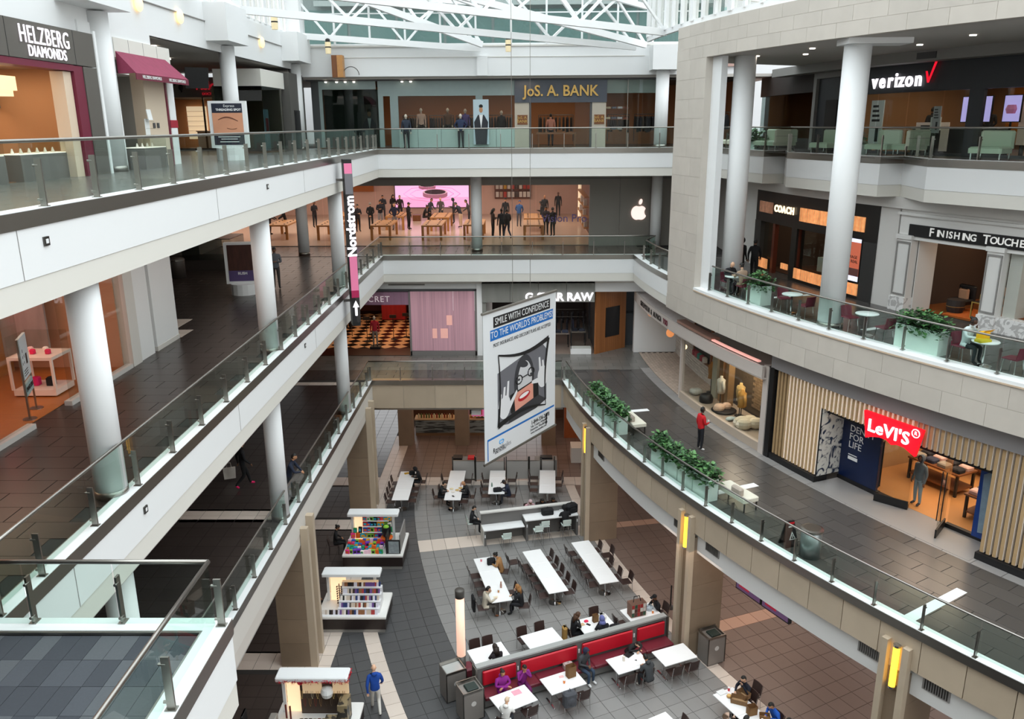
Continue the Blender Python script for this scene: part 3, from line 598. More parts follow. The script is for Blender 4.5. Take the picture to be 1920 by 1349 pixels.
for i in range(34):
    a = 3.2+i*1.4; struct(MB().arc(44.85, 45.1, a-.1, a+.1 if i % 3 else a+.3, 22.7, 28, 1), 'mullion', white, w); struct(MB().arc(44.96, 44.97, a+.1, a+1.3, 22.75, 27.6, 1), 'pane', g_clear, w)
rf = struct(MB().box(-12.2, -11.8, -8, 46.3, 28, 28.4).box(-12.2, 16, 45.9, 46.3, 28, 28.4), 'roof', white)
for i in range(8): struct(MB().box(-12+i*3.5-.06, -12+i*3.5+.06, -8, 46.2, 28.0, 28.3), 'rafter', white, rf)
for j in range(7):
    struct(MB().box(-12, 16, -8+j*9-.06, -8+j*9+.06, 28.05, 28.3), 'purlin', white, rf)
    if j < 6:
        for i in range(8): struct(MB().box(-12+i*3.5+.06, -12+i*3.5+3.44, -8+j*9+.06, -8+j*9+8.94, 28.28, 28.3), 'pane', g_roof, rf)
tw = mat('truss_white', 'f1f2f2', .5)
def truss(label, a, b, n, h0=2.2, h1=2.2, flip=0):
    a, b = V3(a), V3(b); t = thing('roof_truss', label, 'truss'); t['kind'] = 'structure'; d = b-a
    def beam(p, q, wd, ht, name):
        dd = (q-p); s_ = dd.cross(V3((0, 0, 1))).normalized()*wd/2; u = s_.cross(dd).normalized()*ht/2
        MB().hexa([p-s_-u, p+s_-u, q+s_-u, q-s_-u, p-s_+u, p+s_+u, q+s_+u, q-s_+u]).build(name, tw, t)
    ta, tb = a+V3((0, 0, h0)), b+V3((0, 0, h1)); beam(a, b, .2, .3, 'bottom_chord'); beam(ta, tb, .2, .24, 'top_chord')
    for i in range(n+1):
        p = a+d*i/n; q = ta+(tb-ta)*i/n; beam(p, q, .12, .12, 'post')
        if i < n:
            p2 = a+d*(i+1)/n; q2 = ta+(tb-ta)*(i+1)/n
            if (i+flip) % 2: beam(p, q2, .11, .11, 'diagonal')
            else: beam(q, p2, .11, .11, 'diagonal')
    return t
truss('white roof truss running from the left wall to the stone pier', (-11.8, 30.8, 23.55), (6.6, 40.2, 22.62), 9)
truss('white roof truss meeting the right end of the rear wall', (-11.8, 35.9, 23.22), (5.9, 45.3, 22.42), 8, flip=1)
truss('white roof truss along the left half of the rear window', (-11.8, 45.3, 23.12), (-2.1, 45.6, 22.42), 5)
truss('nearest white roof truss high above the atrium', (-11.8, 24.5, 24.2), (9.5, 35.5, 23.4), 10)
truss('white cross truss sloping back from the near left', (-9.5, 40, 24.9), (-2.0, 45.2, 22.6), 5, 1.6, 1.8)
truss('white cross truss sloping down to the stone pier', (-5.2, 38, 24.6), (6.4, 45.0, 22.5), 7, 1.6, 1.8)
for i, (px, py, Y) in enumerate(((513, 22, 40), (614, 72, 45.2), (953, 68, 45.2))):
    p = Yp(px, py, Y); o = thing('hanging_lantern', 'small cream lantern hanging from the truss %s' % ('end above the left wall', 'corner above the dark and wooden box', 'middle above the suit shop sign')[i], 'lantern', p)
    MB().lathe((0, 0, 0), [(.05, 0), (.12, -.05), (.12, -.18)], 10).build('cap', black, o); MB().lathe((0, 0, 0), [(.14, -.75), (.15, -.5), (.15, -.18)], 12).lathe((0, 0, 0), [(.152, -.46), (.152, -.4)], 12, 1).build('shade', [mat('lantern_cream', 'e8d6ae', .5, emit=.25), black], o)
for i, y in enumerate((27.3, 30.5, 36.7, 39.9, 46.3)):
    if y < 46: p = (-11.8, y, 22.3)
    else: p = (-11.8, 45.6, 22.28)
    o = thing('wall_sconce', '%s warm disc lamp on the white upper left wall' % ('nearest', 'second', 'third', 'fourth', 'farthest')[i], 'lamp', p); MB().ball((.04, 0, 0), .09, .24, .24, 14, 8).build('diffuser', mat('sconce_glow', 'ffdc9e', emit=1.6), o, True); MB().lathe((0, 0, 0), [(.1, -.02), (.1, .02)], 10).build('wall_plate', steel, o)
p = Yp(634, 125, 45.4); b = MB().box(-.28, .28, -.25, .25, -.55, .55).build('crate', wood_d); b.location = p; tag(b, 'dark and wooden upright box on the ledge above the suit shop', 'box'); MB().box(.0, .285, -.26, -.25, -.54, .54).box(.28, .29, -.25, .25, -.54, .54).build('front_panel', wood, b)
hoop = MB().tube([Yp(655, 143, 45.4)+V3((.42*math.cos(t)+.1, 0, .42*math.sin(t)+.05)) for t in (PI*i/14 for i in range(15))], .02, 6).build('wire_hoop', dsteel); tag(hoop, 'thin bent hoop beside the wooden box above the suit shop', 'hoop')
# building seen through the rear window
bo = thing('office_building', 'pale office building with white louvres and green glass seen through the rear window', 'building', (0, 60, 0))
MB().box(-22, 20, .6, 6, 15, 40).build('wall', mat('facade_grey', 'c4c8ca', .7), bo); teal = mat('teal_glass', '8fb0ae', .15, spec=.8)
for k in range(9): MB().box(-15+k*3.3, -15+k*3.3+3.1, .5, .6, 23.4, 26.2).build('window_pane', teal, bo)
for k in range(9): MB().box(-14, 13, .0, .35, 26.4+k*.62, 26.75+k*.62).build('louvre', mat('louvre_white', 'e6eaec', .6), bo)
MB().box(-16, 15, .4, .6, 22.4, 23.35).build('brick_base', mat('brick_red', '9a8078', .8), bo)
# ---------------------------------------------------------------- shop building blocks
dark_int = mat('dark_interior', '2a2320', .7); warm_wall = mat('warm_wall', 'c98f66', .7); ceiling_dk = mat('shop_ceiling', '55504b', .8); peach = mat('peach_wall', 'ecccbe', .6)
def room(p0, p1, h, wall, floor, ceil, skip=None):
    (x0, y0, z), (x1, y1) = p0, p1; s = struct(MB().box(x0, x1, y0, y1, z, z+.012), 'floor', floor); struct(MB().box(x0, x1, y0, y1, z+h, z+h+.05), 'ceiling', ceil)
    m = MB(); t = .08
    for k, q in (('-x', (x0-t, x0, y0, y1)), ('+x', (x1, x1+t, y0, y1)), ('-y', (x0, x1, y0-t, y0)), ('+y', (x0, x1, y1, y1+t))):
        if k not in (skip or ''): m.box(*q, z, z+h)
    struct(m, 'wall_back', wall); return s
def proom(r0, r1, a0, a1, z, h, wall, floor, ceil):
    struct(MB().arc(r0, r1, a0, a1, z, z+.012), 'floor', floor); struct(MB().arc(r0, r1, a0, a1, z+h, z+h+.05), 'ceiling', ceil)
    struct(MB().arc(r0-.1, r0, a0, a1, z, z+h).arc(r0, r1, a0-.1, a0, z, z+h, 1).arc(r0, r1, a1, a1+.1, z, z+h, 1), 'wall_back', wall)
gm = MB()   # a garment on a hanger: flat, with shoulders and sleeves, hanging along local x
for s in (-1, 1): gm.hexa([(s*.02, -.05, -.8), (s*.24, -.06, -.8), (s*.24, .06, -.8), (s*.02, .05, -.8), (s*.02, -.04, 0), (s*.21, -.05, -.07), (s*.21, .05, -.07), (s*.02, .04, 0)] if s > 0 else [(-.24, -.06, -.8), (-.02, -.05, -.8), (-.02, .05, -.8), (-.24, .06, -.8), (-.21, -.05, -.07), (-.02, -.04, 0), (-.02, .04, 0), (-.21, .05, -.07)])
gm.box(-.02, .02, -.05, .05, -.8, 0)
for s in (-1, 1): gm.tube([(s*.2, 0, -.09), (s*.27, 0, -.35), (s*.27, 0, -.62)], .05, 6)
gm.tube([(-.2, 0, -.06), (0, 0, .05), (.2, 0, -.06)], .008, 4).tube([(0, 0, .05), (0, 0, .12)], .006, 4)
garment_me = {}
def rack(p, q, n, zt, cols, label, glabel, group, r=random.Random(3)):
    """a rail from p to q (plan points) with n garments"""
    p, q = V3((p[0], p[1], 0)), V3((q[0], q[1], 0)); t = thing('clothes_rail', label, 'clothes rail', (0, 0, 0)); MB().tube([(p.x, p.y, zt), (q.x, q.y, zt)], .02, 6).build('rail', dsteel, t)
    for e in (p, q): MB().tube([(e.x, e.y, zt), (e.x, e.y, zt-1.5)], .02, 6).build('upright', dsteel, t)
    d = (q-p); az = math.atan2(d.y, d.x)+PI/2
    for i in range(n):
        c = r.choice(cols)
        if c not in garment_me: garment_me[c] = gm.mesh('garment', cloth(c))
        o = inst(garment_me[c], 'garment', None, p+d*((i+.5)/n)+V3((0, 0, zt-.12)), (0, 0, az+r.uniform(-.15, .15)), (1, 1, r.uniform(.8, 1.15))); tag(o, glabel, 'garment', group)
def poster(name, label, cat, mb_fn, loc, rz):
    t = thing(name, label, cat, loc, rz); mb_fn(t); return t
SUIT = ['1d1f26', '2a2c33', '24211f', '3a3430', '15161a', '4a4038']
# ---------------------------------------------------------------- jeweller, top left
sf = thing('storefront', 'jeweller shopfront with grey fascia and maroon frame at the top left', 'storefront', (-11.4, 0, L3)); tau = mat('taupe_panel', '5a554f', .5); maroon = mat('maroon', '6e1a34', .45)
MB().box(-.5, 0, 14, 23.35, 2.78, 3.62).build('fascia_panel', tau, sf); MB().box(-.5, .0, 22.62, 23.35, 0, 2.76).build('side_panel', tau, sf); MB().box(-.45, -.02, 22.15, 22.6, 0, 2.76).build('frame', maroon, sf); MB().box(-.45, -.02, 14, 22.15, 2.62, 2.77).build('frame', maroon, sf)
MB().box(-.44, -.1, 21.75, 22.13, 0, 2.6).build('reveal', mat('cream_reveal', 'd9c3ac', .6), sf); MB().box(-.02, .03, 23.33, 23.45, 0, 3.7).build('edge_trim', white, sf)
for y in (19.4, 22.3): MB().box(.0, .004, y-.008, y+.008, 2.78, 3.62).build('panel_joint', black, sf)
lit = mat('sign_white', 'fffaff', emit=1.5); sgl = mat('sign_soft', 'f6f0f8', emit=.75); pol_ = (PI/2, 0, PI/2)
text('HELZBERG', .56, sgl, sf, (.03, 20.95, 3.30), pol_, ext=.012, bold=0, sx=.74, space=1.14); text('DIAMONDS', .36, sgl, sf, (.03, 20.98, 2.95), pol_, ext=.012, bold=0, sx=.82, space=1.12)
room((-19, 14, L3), (-11.9, 23.3), 2.75, mat('peach_shop', 'd9a77c', .7), mat('shop_wood_floor', '8a6446', .4), mat('shop_ceiling_w', 'c7b49c', .8), '+x')
area('shop_lamp', (-14, 19.5, L3+2.7), 4, 6, 190, (1, .72, .48), (0, 0, 0))
shade = mat('lampshade', 'f3dfb6', .8, emit=.9)
for i, (x, y) in enumerate(((-12.6, 19.0), (-12.9, 21.0))):
    o = thing('pendant_lamp', ('left', 'right')[i]+' stepped cream pendant shade in the jeweller window', 'lamp', (x, y, L3+2.55)); MB().box(-.3, .3, -.55, .55, -.42, -.08).box(-.25, .25, -.45, .45, -.56, -.42).build('shade', shade, o); MB().tube([(0, 0, 0), (0, 0, .2)], .02, 5).build('rod', steel, o)
o = MB().box(-14.2, -14.1, 18.6, 23.2, L3+1.75, L3+2.3).build('wall_panel', mat('blue_panel', '3f86ad', .5)); tag(o, 'blue wall band inside the jeweller behind the lampshades', 'panel')
o = thing('sale_banner', 'red SALE banner hanging at the back of the jeweller', 'banner', (-14.6, 20.9, L3+1.5)); MB().box(-.02, .02, -.5, .5, -.35, .25).build('cloth', mat('banner_cream', 'dfd2bf', .7), o); text('SALE', .32, mat('sign_red', 'c01622', .5), o, (.03, 0, -.05), pol_, ext=.005, bold=.01)
o = thing('price_poster', 'red price poster standing inside the left of the jeweller window', 'poster', (-11.95, 18.4, L3+.95)); MB().box(-.02, .02, -.3, .3, -.1, .95).build('card', mat('poster_red', 'a81c28', .5), o); text('50', .26, lit, o, (.03, 0, .65), pol_, ext=.004); text('50', .26, lit, o, (.03, 0, .2), pol_, ext=.004)
def showcase(loc, ln, label):
    o = thing('display_case', label, 'display case', loc); MB().box(-.35, .3, -ln/2, ln/2, .0, .62).build('plinth', mat('case_grey', '6b6763', .5), o); MB().box(-.33, .28, -ln/2, ln/2, .62, .64).build('tray', mat('tray_white', 'fff6ea', .5, emit=.8), o)
    MB().box(-.35, .3, -ln/2, ln/2, .95, .98).build('glass_top', g_clear, o); MB().box(.29, .3, -ln/2, ln/2, .64, .95).build('glass_front', g_clear, o)
    for k in range(int(ln/.35)): MB().lathe((0, -ln/2+.2+k*.35, .64), [(.05, 0), (.03, .06), (.015, .12)], 8).build('jewel_stand', mat('velvet_white', 'efe4da', .8), o)
showcase((-12.0, 20.9, L3), 2.4, 'long lit jewellery case in the right of the jeweller front'); showcase((-12.0, 18.3, L3), 1.6, 'short lit jewellery case at the left of the jeweller front')
o = thing('brochure_stand', 'small white brochure stand on the jeweller counter', 'stand', (-12.0, 18.9, L3+.98)); MB().obox((0, 0, .15), (.02, .26, .3), 0, 0, 0, -.3).build('card', white, o); MB().box(-.08, .08, -.12, .12, 0, .02).build('base', white, o)
o = thing('counter_chair', 'dark padded chair behind the jeweller counter', 'chair', (-13.2, 20.6, L3)); MB().rbox((0, 0, .5), (.5, .5, .1), .03).build('seat', black, o); MB().rbox((-.22, 0, .85), (.1, .5, .55), .03).build('backrest', black, o); MB().lathe((0, 0, 0), [(.28, 0), (.28, .03), (.03, .05), (.03, .45)], 12).build('pedestal', dsteel, o)
# second front of the jeweller with an awning
sf = thing('storefront', 'cream side shopfront with maroon scalloped awning next to the jeweller', 'storefront', (-11.8, 0, L3)); MB().box(-.4, 0, 25.35, 29.3, 3.2, 3.75).build('upper_panel', cream, sf)
for y in (26.3, 27.3, 28.3): MB().box(0, .004, y-.008, y+.008, 3.2, 3.75).build('panel_joint', grey, sf)
MB().box(-.4, .02, 28.75, 29.25, 0, 3.2).build('pier', white, sf); MB().box(-.41, .03, 28.7, 29.3, 1.2, 1.45).build('red_band', mat('band_red', 'a01830', .5), sf); MB().box(-.4, 0, 27.0, 28.74, 0, 2.9).build('side_wall', mat('cream_wall', 'd5c3ad', .6), sf); MB().box(.0, .03, 28.55, 28.66, 0, 2.9).build('frame', maroon, sf)
aw = thing('awning', 'maroon patterned awning with small white lettering on its valance', 'awning', (-11.8, 27.15, L3+2.75)); awm = mat('awning_cloth', '8c3350', .8, noise=.25, nscale=5)
MB().add([(0, -1.75, .62), (0, 1.75, .62), (.62, 1.95, .0), (.62, -1.95, .0)], [(0, 1, 2, 3)]).add([(0, -1.75, .6), (0, 1.75, .6), (.6, 1.95, -.02), (.6, -1.95, -.02)], [(3, 2, 1, 0)]).add([(0, -1.75, .62), (.62, -1.95, 0), (0, -1.75, 0)], [(0, 1, 2)]).add([(0, 1.75, .62), (0, 1.75, 0), (.62, 1.95, 0)], [(0, 1, 2)]).build('canopy', awm, aw); MB().box(.60, .63, -1.95, 1.95, -.18, 0).build('valance', maroon, aw)
text('HELZBERG DIAMONDS', .13, white, aw, (.64, -.9, -.09), pol_, ext=.004); text('HELZBERG DIAMONDS', .13, white, aw, (.64, 1.0, -.09), pol_, ext=.004)
room((-15, 25.3, L3), (-12.2, 27.0), 2.75, mat('grey_int', '8f8a83', .7), mat('shop_wood_floor', '8a6446', .4), ceil_m, '+x'); showcase((-11.6, 26.2, L3), 1.6, 'lit jewellery case under the maroon awning')
o = thing('notice_stand', 'clear tiered stand with a white notice on the counter under the awning', 'stand', (-11.55, 26.6, L3+.98)); MB().obox((0, 0, .62), (.02, .3, .32), 0, 0, 0, -.15).build('notice', white, o); MB().box(-.1, .1, -.16, .16, 0, .02).box(-.08, .08, -.16, .16, .2, .22).box(-.06, .06, -.16, .16, .4, .42).build('tier', g_clear, o); MB().box(-.11, -.1, -.16, .16, 0, .5).build('back_plate', white, o)
for y in (27.35, 27.65): tag(MB().box(-11.8, -11.77, y, y+.14, L3+1.2, L3+1.36).build('wall_switch', dkgrey), 'small dark switch plate on the cream wall under the awning, %s one' % ('left' if y < 27.5 else 'right'), 'switch')
struct(MB().box(-12.1, -11.8, 23.4, 25.3, L3, L3+4), 'wall_left', white)
# optician across the recess
sf = thing('storefront', 'optician shopfront with grey sign and eye emblem in the left recess', 'storefront', (0, 45.2, L3)); MB().box(-21, -14, -.1, .3, 2.7, 3.7).build('fascia_panel', mat('grey_sign', '8e8a86', .5), sf); red = mat('sign_red2', 'b8202c', .4, emit=.6)
MB().box(-21, -14, -.02, .0, .1, 2.7).build('glass_pane', g_clear, sf); MB().box(-21, -14, -.05, .05, 0, .12).build('sill', dkgrey, sf)
for x in (-19.2, -16.7): MB().box(x-.04, x+.04, -.05, .03, .1, 2.7).build('mullion', mat('bronze', '6a5f50', .4, .5), sf)
text('Visionworks', .62, red, sf, (-15.55, -.13, 3.28), (PI/2, 0, 0), ext=.03, bold=.012); text('DOCTORS OF OPTOMETRY', .17, red, sf, (-15.6, -.13, 2.87), (PI/2, 0, 0), ext=.02)
e = MB(); e.tube([(-17.75+.34*math.cos(t), -.14, 3.28+.15*math.sin(t)) for t in (PI*i/10 for i in range(11))], .035, 6).tube([(-17.75+.34*math.cos(t), -.14, 3.32+.22*math.sin(t)) for t in (PI*(.1+.8*i/10) for i in range(11))], .03, 6).ball((-17.75, -.12, 3.2), .13, .03, .15, 12, 8).tube([(-17.75, -.14, 3.1), (-17.72, -.14, 2.95)], .04, 6); e.build('eye_emblem', black, sf)
room((-21, 45.4, L3), (-13.9, 52), 2.8, mat('optic_wall', 'c79a72', .7), mat('shop_wood_floor', '8a6446', .4), ceiling_dk, '-y'); area('shop_lamp', (-17.5, 48, L3+2.75), 5, 4, 110, (1, .78, .58))
for k in range(4):
    o = thing('eyewear_wall', '%s lit eyewear shelf at the back of the optician' % ('leftmost', 'second', 'third', 'rightmost')[k], 'shelf', (-19.6+k*1.5, 51.6, L3+.5)); MB().box(-.6, .6, .2, .25, 0, 1.9).build('back_panel', mat('lit_cream', 'ffe7c4', emit=.7), o)
    for j in range(6): MB().box(-.58, .58, 0, .2, .2+j*.28, .22+j*.28).build('shelf_board', white, o)
o = thing('reception_counter', 'white reception counter inside the optician', 'counter', (-16.8, 47.4, L3)); MB().box(-1.1, 1.1, -.3, .3, 0, .95).build('body', white, o); MB().box(-1.15, 1.15, -.35, .35, .95, 1.0).build('top', offw, o)
person('sit', (-17.1, 48.1, L3+.1), -90, 'clerk in dark clothes behind the optician counter, left one', '20222c', group=None); person('sit', (-16.2, 48.2, L3+.1), -80, 'clerk in dark clothes behind the optician counter, right one', '1a1a22', hair='long')
# glass shop on the corner and grey wall
sf = thing('storefront', 'glass corner shopfront with pale header beside the optician', 'storefront', (-11.8, 0, L3)); MB().box(-2.2, -.02, 39.4, 43.2, 3.0, 3.75).build('fascia_panel', cream, sf); MB().box(-.05, -.035, 39.5, 42.4, .1, 3.0).build('glass_pane', g_dark, sf); MB().box(-2.2, -.04, 39.4, 39.415, .1, 3.0).build('glass_pane', g_dark, sf); MB().box(-.06, .0, 42.4, 42.6, 0, 3.0).build('frame', steel, sf)
o = thing('lit_poster', 'narrow blue poster leaning inside the glass corner shop', 'poster', (-12.2, 41.0, L3+.1)); MB().box(-.03, .03, -.3, .3, 0, 1.9).build('card', mat('poster_blue', '9cc4d6', .5), o); MB().box(.03, .035, -.2, .2, .9, 1.5).build('print', mat('poster_red', 'a81c28', .5), o)
room((-14.2, 39.8, L3), (-12.1, 43.2), 3, mat('olive_int', '6d6350', .7), mat('shop_wood_floor', '8a6446', .4), ceiling_dk, '+x-y')
struct(MB().box(-13.9, -11.6, 43.3, 46.2, L3, L3+3.8), 'wall_left', mat('charcoal_wall', '5b5955', .6)); tag(MB().box(-11.6, -11.57, 43.9, 45.4, L3+.1, L3+2.0).build('dark_panel', black), 'dark flat panel on the grey wall beside the white column', 'panel')
# advert light box on the top floor
def lightbox(loc, rz, label, art):
    o = thing('advert_light_box', label, 'advertising stand', loc, rz); MB().box(-.68, .68, -.16, .16, .45, 2.15).build('case', white, o); MB().lathe((0, 0, 0), [(.55, 0), (.55, .45)], 16).build('base', white, o); art(o); return o
def art1(o):
    MB().box(-.55, .55, -.172, -.162, .56, 2.06).build('poster', mat('navy_print', '1d2335', .4), o); MB().box(-.55, .55, -.178, -.172, .95, 1.72).build('photo_print', mat('skin_print', 'd99a78', .5, noise=.2, nscale=2), o)
    MB().tube([(-.35+i*.09, -.18, 1.47+.1*math.sin(i*.45)) for i in range(9)], [.012+.012*math.sin(PI*i/8) for i in range(9)], 5).tube([(-.05+i*.06, -.18, 1.17-.04*math.sin(i*.5)) for i in range(7)], .01, 5).build('brow_print', mat('brow', '6a3a28', .6), o)
    text('Express', .13, white, o, (.08, -.176, 1.97), (PI/2, 0, 0), ext=.002); text('THREADING SPOT', .11, white, o, (.05, -.176, 1.83), (PI/2, 0, 0), ext=.002, bold=.004); text('Full service brow bar', .07, white, o, (0, -.176, .85), (PI/2, 0, 0), ext=.002) if False else MB().box(-.4, .4, -.177, -.172, .84, .87).box(-.3, .3, -.177, -.172, .76, .79).box(-.35, .35, -.177, -.172, .66, .69).build('small_print', white, o)
lightbox((-11.0, 32.2, L3), .12, 'white light box with a brow advert photo beside the column', art1)
tag(MB().obox((-12.9, 34.5, L3+3.1), (.9, .06, .8), .6, 0, .25).build('ceiling_screen', black), 'black screen hanging from the recess ceiling by the column', 'screen')
for x, y in ((-13.2, 31.4), (-15, 37)): tag(MB().lathe((x, y, L3+3.98), [(.14, 0), (.12, .07)], 12).build('ceiling_spot', mat('lamp_white', 'fff4e4', emit=6)), 'round lamp in the ceiling of the left recess, %s one' % ('nearer' if y < 33 else 'farther'), 'ceiling light')
# ---------------------------------------------------------------- suit shop at the far end of the top floor
JY = 46.8
def jx(px): return Yp(px, 200, JY).x
def jz(py, px=950): return Yp(px, py, JY).z
sf = thing('storefront', 'suit shop front with dark header, grey-green glass and blue-grey sign', 'storefront', (0, JY, 0)); gg = mat('greygreen_panel', '8b9a98', .35, noise=.08); jnavy = mat('slate_sign', '474c56', .45); gold = mat('gold_letter', 'c9a45e', .35, .6)
def jp(name, m, x0, x1, y0, y1, d0=-.08, d1=.05, par=None): return MB().box(jx(x0), jx(x1), d0, d1, min(jz(y0), jz(y1)), max(jz(y0), jz(y1))).build(name, m, par or sf)
jp('header', dkgrey, 578, 1232, 150.5, 143, -.25, .1); jp('dark_pier', mat('dark_pier', '3f4042', .5), 586, 600, 275, 150); jp('glass_panel', gg, 600, 706, 166, 150.5); jp('glass_panel', gg, 600, 606, 275, 166); jp('pier', gg, 710, 719, 275, 150.5); jp('pier', gg, 732, 747, 275, 150.5); jp('glass_panel', gg, 747, 965, 179, 150.5); jp('pier', gg, 892, 905, 240, 179); jp('low_wall', mat('palegreen_panel', 'aebfba', .4), 747, 965, 276, 239.5); jp('header', gg, 719, 732, 179, 150.5)
for x in (782, 826, 860, 930): jp('panel_joint', dkgrey, x, x+.6, 276, 240, -.085, -.08)
for a, b in ((747, 892), (905, 965)): jp('window_pane', g_clear, a, b, 239.5, 179, -.01, .0)
jp('stone_pier', mat('pale_stone', 'b4ab9c', .5), 965, 992, 277, 192, -.15); jp('stone_pier', mat('pale_stone', 'b4ab9c', .5), 1110, 1136, 277, 192, -.15); jp('sign_board', jnavy, 965, 1137, 193, 146.5, -.2)
text('JoS. A. BANK', .78, gold, sf, (jx(1051), -.25, jz(172)), (PI/2, 0, 0), ext=.04, bold=.012, sx=.92)
for x0 in (970, 1114):
    q = jp('plaque', wood_d, x0, x0+19, 234, 216, -.18, -.14); text('JoS. A.', .2, gold, sf, (jx(x0+9.5), -.19, jz(221)), (PI/2, 0, 0), ext=.008); text('BANK', .22, gold, sf, (jx(x0+9.5), -.19, jz(228)), (PI/2, 0, 0), ext=.008)
jp('window_pane', g_clear, 1137, 1198, 277, 150, -.01, 0); jp('window_pane', g_clear, 1204, 1232, 277, 150, -.01, 0); jp('mullion', steel, 1176, 1177, 277, 150, -.03, .03); jp('upper_panel', gg, 1138, 1232, 176, 150.5, .05, .1); jp('door_jamb', dkgrey, 992, 996, 277, 193, -.1, .1); jp('door_jamb', dkgrey, 1106, 1110, 277, 193, -.1, .1); jp('glass_door', g_clear, 1078, 1106, 277, 193, -.0, .02); jp('glass_pane', g_dark, 606, 706, 275, 166, -.01, 0)
o = thing('window_display', 'dark green landscape panel with a man in a suit in the left suit shop window', 'display', (0, JY+.35, 0)); jp('panel', mat('green_print', '3a4038', .5, noise=.6, nscale=.6), 606, 708, 275, 166, 0, .05, o)
def standee(px, py0, py1, back, label, dy):
    t = thing('poster', label, 'poster', (jx(px), JY+dy, L3+.2)); h = (py1-py0)/1545*47; MB().box(-.42, .42, -.02, .02, 0, h).build('card', back, t)
    m = MB(); m.add([(-.3, -.03, 0), (.3, -.03, 0), (.38, -.03, h*.5), (.16, -.03, h*.66), (-.16, -.03, h*.66), (-.38, -.03, h*.5)], [(0, 1, 2, 3, 4, 5)], 0).add([(-.1, -.034, h*.66), (0, -.034, h*.35), (.1, -.034, h*.66)], [(0, 1, 2)], 1).ball((0, -.03, h*.77), .1, .015, .15, 10, 6, 2).ball((0, -.028, h*.85), .11, .014, .1, 10, 6, 3); m.build('suit_print', [mat('suit_print', '22242c', .6), white, SKIN[1], hair_k], t)
standee(690, 204, 274, mat('poster_dark', '57524a', .6), 'poster of a bearded man in an open-collar suit in the left suit window', .25); standee(902, 197, 274, mat('poster_pale', 'b9cbd4', .6), 'pale poster of a man in a dark suit between the suit shop windows', -.2)
room((-11, JY+.15, L3), (12, 53.5), 3.5, mat('jos_wall', 'b0764c', .7), mat('jos_floor', '5a4636', .5), ceiling_dk, '-y')
jl = mat('lamp_white', 'fff4e4', emit=6)
for i in range(4):
    for j in range(5): MB().box(-7+i*2.9+j*.12, -6.2+i*2.9+j*.12, 48+j*.9, 48.12+j*.9, L3+3.44, L3+3.48).build('strip_lamp', jl, None, label='short white strip lamp in the suit shop ceiling', category='ceiling light', group='strip lamps of the suit shop')
for i, px in enumerate((616, 636, 652, 668, 757, 773)): tag(MB().lathe((jx(px), JY-.3, jz(151.5)), [(.05, -.06), (.07, 0)], 8).build('spot_lamp', jl), 'tiny white spotlight under the suit shop header, %s from the left' % ('first', 'second', 'third', 'fourth', 'fifth', 'sixth')[i], 'spotlight')
MQ = mat('mannequin_pale', 'cfc4b4', .5)
def mannequin(px, Y, z, label, top, leg, p='stand', face=-90, head=True, x=None):
    o = person(p, (jx(px)*(Y/JY) if x is None else x, Y, z), face, label, top, leg, cat='mannequin', name='mannequin', hair=None); o.material_slots[0].material = MQ; o.material_slots[4].link = 'OBJECT'; o.material_slots[4].material = MQ; o.material_slots[5].link = 'OBJECT'; o.material_slots[5].material = MQ
    return o
mannequin(760, 46.45, L3+.012, 'mannequin in a blue-grey suit standing at the left of the suit window', '2e3644', '23242a'); mannequin(863, 46.45, L3+.012, 'mannequin in a blue coat standing before the suit shop window', '27324e', '1b1c22', 'hips'); mannequin(789, 48.2, L3+.35, 'mannequin in a pale pink shirt inside the suit shop', 'cfae9e', '2a2622'); mannequin(839, 48.4, L3+.35, 'mannequin in a brown jacket inside the suit shop', '6b4c38', '2a2622'); mannequin(872, 48.2, L3+.3, 'mannequin in a violet shirt inside the suit shop', '5a4a8a', '1d1d22'); mannequin(940, 48.6, L3+.2, 'mannequin in a black dinner jacket near the suit shop sign', '141418', '17171a')
person('stand', (jx(1035), 48.6, L3+.012), 90, 'person in a pink shirt seen from behind in the suit shop doorway', 'c58a78', '2a2a30')
for i, (a, b, y) in enumerate(((755, 800, 49.2), (805, 850, 49.2), (855, 890, 49.2), (908, 960, 49.4), (1010, 1075, 50.5), (1140, 1180, 49.2), (1190, 1230, 49))):
    f = y/JY; rack((jx(a)*f, y), (jx(b)*f, y), 9, L3+1.75, SUIT, 'clothes rail of dark jackets, %s' % ('at the left end of the suit window', 'in the middle of the suit window', 'behind the mannequin in the blue coat', 'left of the suit shop sign', 'behind the suit shop doorway', 'left in the right suit window', 'beside the round column')[i], 'dark jacket hanging on a rail in the suit shop', 'jackets in the suit shop')
rack((9.0, 48.2), (11.2, 46.2), 8, L3+1.8, SUIT, 'clothes rail at the right end of the suit shop behind the pier', 'dark jacket hanging on a rail in the suit shop', 'jackets in the suit shop')
tab = thing('display_table', 'dark display table just inside the suit shop doorway', 'table', (jx(1045), 47.6, L3)); MB().box(-1.1, 1.1, -.35, .35, .7, .8).build('table_top', wood_d, tab)
for x in (-1, 1):
    for y in (-.28, .28): MB().box(x-.04, x+.04, y-.04, y+.04, 0, .7).build('leg', wood_d, tab)
area('shop_lamp', (jx(985), 46.1, 20.9), 1, .3, 6, WARM)
for i in range(3):
    o = thing('shirt_shelf', '%s wooden shirt shelf in the right suit shop window' % ('lowest', 'middle', 'top')[i], 'shelf', (jx(1160), 47.6, L3+.9+i*.55)); MB().box(-.7, .7, -.2, .2, 0, .04).build('shelf_board', wood_d, o)
    for k in range(4): tag(MB().rbox((jx(1160)-.5+k*.33, 47.6, L3+.99+i*.55), (.26, .34, .1), .02).build('folded_shirt', cloth(('d8c8a8', '6a7080', 'c8c8cc', '8a5040')[k])), 'folded shirt on the shelf in the right suit shop window', 'shirt', 'folded shirts in the suit shop')
